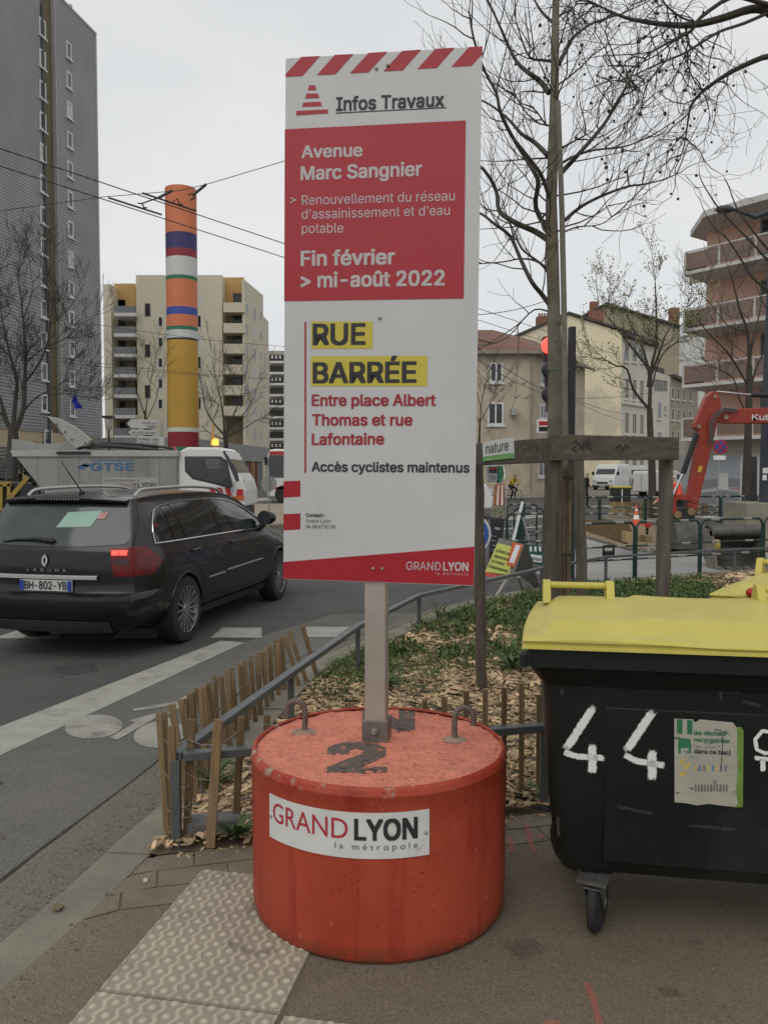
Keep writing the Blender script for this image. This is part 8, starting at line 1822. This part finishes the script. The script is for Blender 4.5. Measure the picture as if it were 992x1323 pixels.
bgtree('dark bare tree between the excavator and the lamp post', [(963, 664), (965, 600), (967, 540), (968, 472)], .15, .10, [([(968, 478), (966, 430), (956, 402), (947, 365), (940, 345)], .07, .015, 0), ([(968, 472), (972, 440), (980, 410), (984, 380)], .05, .015, .5), ([(967, 500), (950, 470), (935, 450), (915, 430), (900, 410)], .045, .012, -.7), ([(967, 520), (975, 480), (990, 450), (1010, 420)], .05, .012, .4), ([(966, 430), (940, 420), (920, 395), (905, 380)], .03, .01, .6), ([(967, 540), (955, 515), (948, 490), (930, 478), (905, 470)], .035, .01, -.3)], 30, 9, .9, .012, .0055, .5)
bgtree('large bare tree in front of the grey tower', [(16, 640), (16, 590), (17, 564), (17, 552)], .25, .20, [([(17, 556), (9, 546), (0, 515), (-15, 480), (-25, 430)], .13, .03, 0), ([(18, 560), (30, 529), (32, 494), (33, 461), (30, 412), (25, 370)], .13, .02, 0), ([(17, 552), (20, 517), (22, 489), (14, 461), (5, 424), (0, 390)], .12, .02, 1), ([(32, 494), (50, 470), (62, 440), (66, 405)], .06, .015, -1), ([(31, 530), (45, 515), (62, 505), (85, 492)], .05, .012, 0), ([(32, 470), (55, 450), (80, 440), (95, 428)], .04, .012, 1), ([(14, 461), (-5, 440), (-20, 400)], .05, .015, 1), ([(5, 540), (-10, 520), (-30, 500)], .06, .02, 0), ([(30, 412), (40, 385), (42, 365)], .035, .012, 0)], 38, 21, 1.25, .018, .0075, .62, 3)
bgtree('bare spreading tree right of the painted chimney', [(292, 590), (292, 575), (290, 560)], .22, .16, [([(290, 562), (275, 545), (265, 525), (262, 505)], .10, .02, 0), ([(290, 560), (288, 535), (284, 510), (280, 492)], .10, .02, 0), ([(291, 562), (300, 540), (308, 520), (312, 505)], .09, .02, 1), ([(291, 565), (312, 555), (328, 545), (338, 540)], .07, .02, 0), ([(290, 568), (272, 560), (262, 552)], .06, .02, 1), ([(292, 558), (312, 538), (325, 520)], .06, .02, -1)], 72, 4, 2.2, .03, .011, .7)
bgtree('slim bare tree left of the painted chimney', [(187, 590), (187, 560), (188, 530)], .12, .08, [([(188, 540), (180, 515), (172, 495), (166, 485)], .05, .015, 0), ([(188, 532), (192, 505), (196, 485), (198, 470)], .05, .015, 0), ([(188, 545), (200, 520), (205, 500)], .04, .015, 0)], 60, 6, 1.6, .02, .009, .6)
bgtree('small bare tree against the beige house wall', [(619, 612), (619, 570), (620, 540)], .07, .05, [([(620, 545), (628, 530), (636, 517), (642, 505)], .03, .01, 0), ([(620, 540), (622, 520), (626, 500), (630, 485)], .03, .01, 0), ([(620, 548), (612, 530), (608, 512)], .03, .01, 0)], 45, 8, .8, .012, .007, .7)
# long shoots of a tree standing just off the right edge
rt = thing('bare_tree', 'bare tree at the right edge whose long thin shoots cross the lamp head', 'tree', (P(1030, 700, 14).x, 14, ZR), 0, 'bare street trees'); mb = MB(); q = P(1030, 600, 14.0); mb.tube([(q.x, 14, ZR), (q.x, 14, 2.2), P(1026, 400, 14)], [.11, .09, .07], 10); build('trunk', mb, BARKD, rt, smooth=True); mb = MB(); rs = random.Random(2)
for px, r0, r1 in (([(1026, 410), (992, 376), (972, 358), (958, 336), (940, 309), (917, 287), (902, 253)], .03, .004), ([(1026, 400), (1010, 352), (992, 336), (968, 310), (933, 274), (915, 249), (904, 228), (903, 213)], .028, .004), ([(1026, 400), (1012, 340), (992, 322), (968, 292), (952, 269), (941, 240), (935, 230)], .028, .004), ([(940, 309), (933, 295), (931, 280)], .007, .003), ([(1026, 405), (1000, 405), (985, 390), (975, 362)], .015, .004)):
    fine = limb(mb, [P(x, y, 14) for x, y in px], r0, r1, 6)
    for i in range(5, len(fine)):
        if rs.random() < .15: d = (fine[i]-fine[i-1]).normalized(); grow(mb, fine[i], d+Vector((rs.gauss(0, .7), 0, .5)), .35, .005, 1, rs, kids=1, rmin=.003, n=4)
build('crown', mb, BARKD, rt, fix=False)
# dark hedge and fence at far left
hg = MB(); rs = random.Random(3)
for _ in range(1500): c = P(-40+rs.random()*95, 600, 40); c.z = ZR+rs.random()*3.2*(.7+.3*math.sin(c.x)); c.y = 40+rs.random()*1.5; s_ = .10; a = Vector((rs.gauss(0, 1), rs.gauss(0, 1), rs.gauss(0, 1))).normalized()*s_; b = a.orthogonal().normalized()*s_; hg.add([c-a, c+b, c+a, c-b], [(0, 1, 2, 3)])
o = tag(build('hedge', hg, M('hedge_leaf', (.025, .035, .018), .8, var=.3, island=.4), fix=False), 'dark evergreen hedge behind the truck at the far left', 'hedge')
sf = thing('slatted_fence', 'dark slatted fence before the tower at the far left', 'fence', (P(20, 620, 36).x, 36, ZR))
for k_ in range(9): mb = MB(); y = 577+4.6*k_; mb.pxprism([(-40, y), (16, y), (16, y+3.6), (-40, y+3.6)], 36, .04); build('slat', mb, M('slat_dark', (.06, .065, .065), .7, var=.1), sf)
# ================================================================== OVERHEAD WIRES
WR_ = M('wire_black', (.03, .03, .03), .5, var=0)
def wire3(label, a, b, r=.009, ext=(0, 0), sag=.0, nm='overhead_wire', grp='trolley wires'):
    a, b = Vector(a), Vector(b); d = b-a; a2 = a-d*ext[0]; b2 = b+d*ext[1]; pts = [a2.lerp(b2, i/16)-Vector((0, 0, sag*math.sin(math.pi*i/16))) for i in range(17)]; mb = MB(); mb.tube(pts, r, 5, cap=False); return tag(build(nm, mb, WR_), label, 'wire', grp)
def atz(x, y, z): d = ray(x, y); t = (z-CAM_H)/d.z; return Vector((d.x*t, d.y*t, z))
w1a, w1b = atz(0, 191.5, 6.0), atz(366, 314, 6.0); w2a, w2b = atz(0, 214, 6.0), atz(366, 332, 6.0)
wire3('upper of the two trolley wires crossing the grey tower', w1a, w1b, .009, (.8, 3.2)); wire3('lower of the two trolley wires crossing the grey tower', w2a, w2b, .009, (.8, 3.0))
cs = [(0, 272), (134, 254), (230, 246), (266, 238), (366, 208)]; zc = [6.05, 6.05, 6.08, 6.1, 6.6]; pts = [atz(x, y, z) for (x, y), z in zip(cs, zc)]; mb = MB(); e = pts[-1]+(pts[-1]-pts[-2])*2.5; mb.tube([pts[0]-(pts[1]-pts[0])*2]+pts+[e], .006, 5, cap=False); tag(build('span_wire', mb, WR_), 'thin span wire carrying the trolley wire fittings', 'wire', 'trolley wires')
FT_ = M('fitting_dark', (.05, .048, .045), .6, var=.2)
for lb, a, b, zz, r_ in (('long bar splice on the upper trolley wire by the chimney top', (184, 249), (253, 272), 5.99, .022), ('long bar splice on the lower trolley wire left of the chimney', (140, 255), (209, 277), 5.99, .022), ('dark insulator rod left of the chimney top', (205, 255), (222, 246), 6.08, .030), ('dark insulator rod right of the chimney top', (250, 251), (266, 238), 6.1, .030)):
    p, q = atz(*a, zz), atz(*b, zz); mb = MB(); mb.bar(p, q, r_, r_*1.3); tag(build('wire_fitting', mb, FT_, bevel=.006), lb, 'wire fitting', 'trolley wire fittings')
for lb, px in (('small curled clamp on the lower bar splice', [(178, 262), (184, 263), (186, 268), (190, 268)]), ('small curled clamp on the upper bar splice', [(224, 260), (229, 256), (231, 262), (236, 264)]), ('twin hooks on the right insulator rod', [(243, 251), (248, 250), (252, 255), (246, 258)]), ('thin bridle between the two bar splices', [(182, 263), (196, 258), (210, 254)])):
    mb = MB(); mb.tube([atz(x, y, 6.0) for x, y in px], .012, 5); tag(build('wire_fitting', mb, FT_), lb, 'wire fitting', 'trolley wire fittings')
for lb, a, b, Y0, Y1 in (('far wire passing low over the beige block, topmost of three', (133, 420), (366, 447), 50, 60), ('far wire dipping across the painted chimney', (60, 460), (347, 489), 45, 58), ('far wire just under the dipping one', (40, 462), (300, 487), 47, 58), ('thin wire from the board edge up to the young tree', (612, 406), (712, 385), 30, 34),
                         ('thin wire falling across the beige house wall', (612, 446), (709, 506), 30, 40), ('second thin wire falling across the beige house wall', (612, 460), (700, 507), 30, 40), ('wire across the cream gable, upper', (737, 514), (850, 505), 40, 55), ('wire across the cream gable, middle', (737, 513), (812, 535), 40, 60), ('wire sagging across the cream gable, lowest', (738, 515), (805, 543), 40, 60)):
    wire3(lb, P(*a, Y0), P(*b, Y1), .014, (.05, .05), .15, grp='far overhead wires')
# small bird-shaped wire clamps are omitted; house wall clamps
for x, y in ((661, 494), (677, 494), (668, 512), (680, 513)): 
    mb = MB(); mb.tube([P(x-4, y+1, 40), P(x, y+2.5, 40), P(x+1, y, 40), P(x+4, y-1, 40)], .02, 5); tag(build('wire_clamp', mb, FT_), {661: 'upper left wire clamp before the beige house', 677: 'upper right wire clamp before the beige house', 668: 'lower left wire clamp before the beige house', 680: 'lower right wire clamp before the beige house'}[x], 'wire fitting', 'wire clamps')
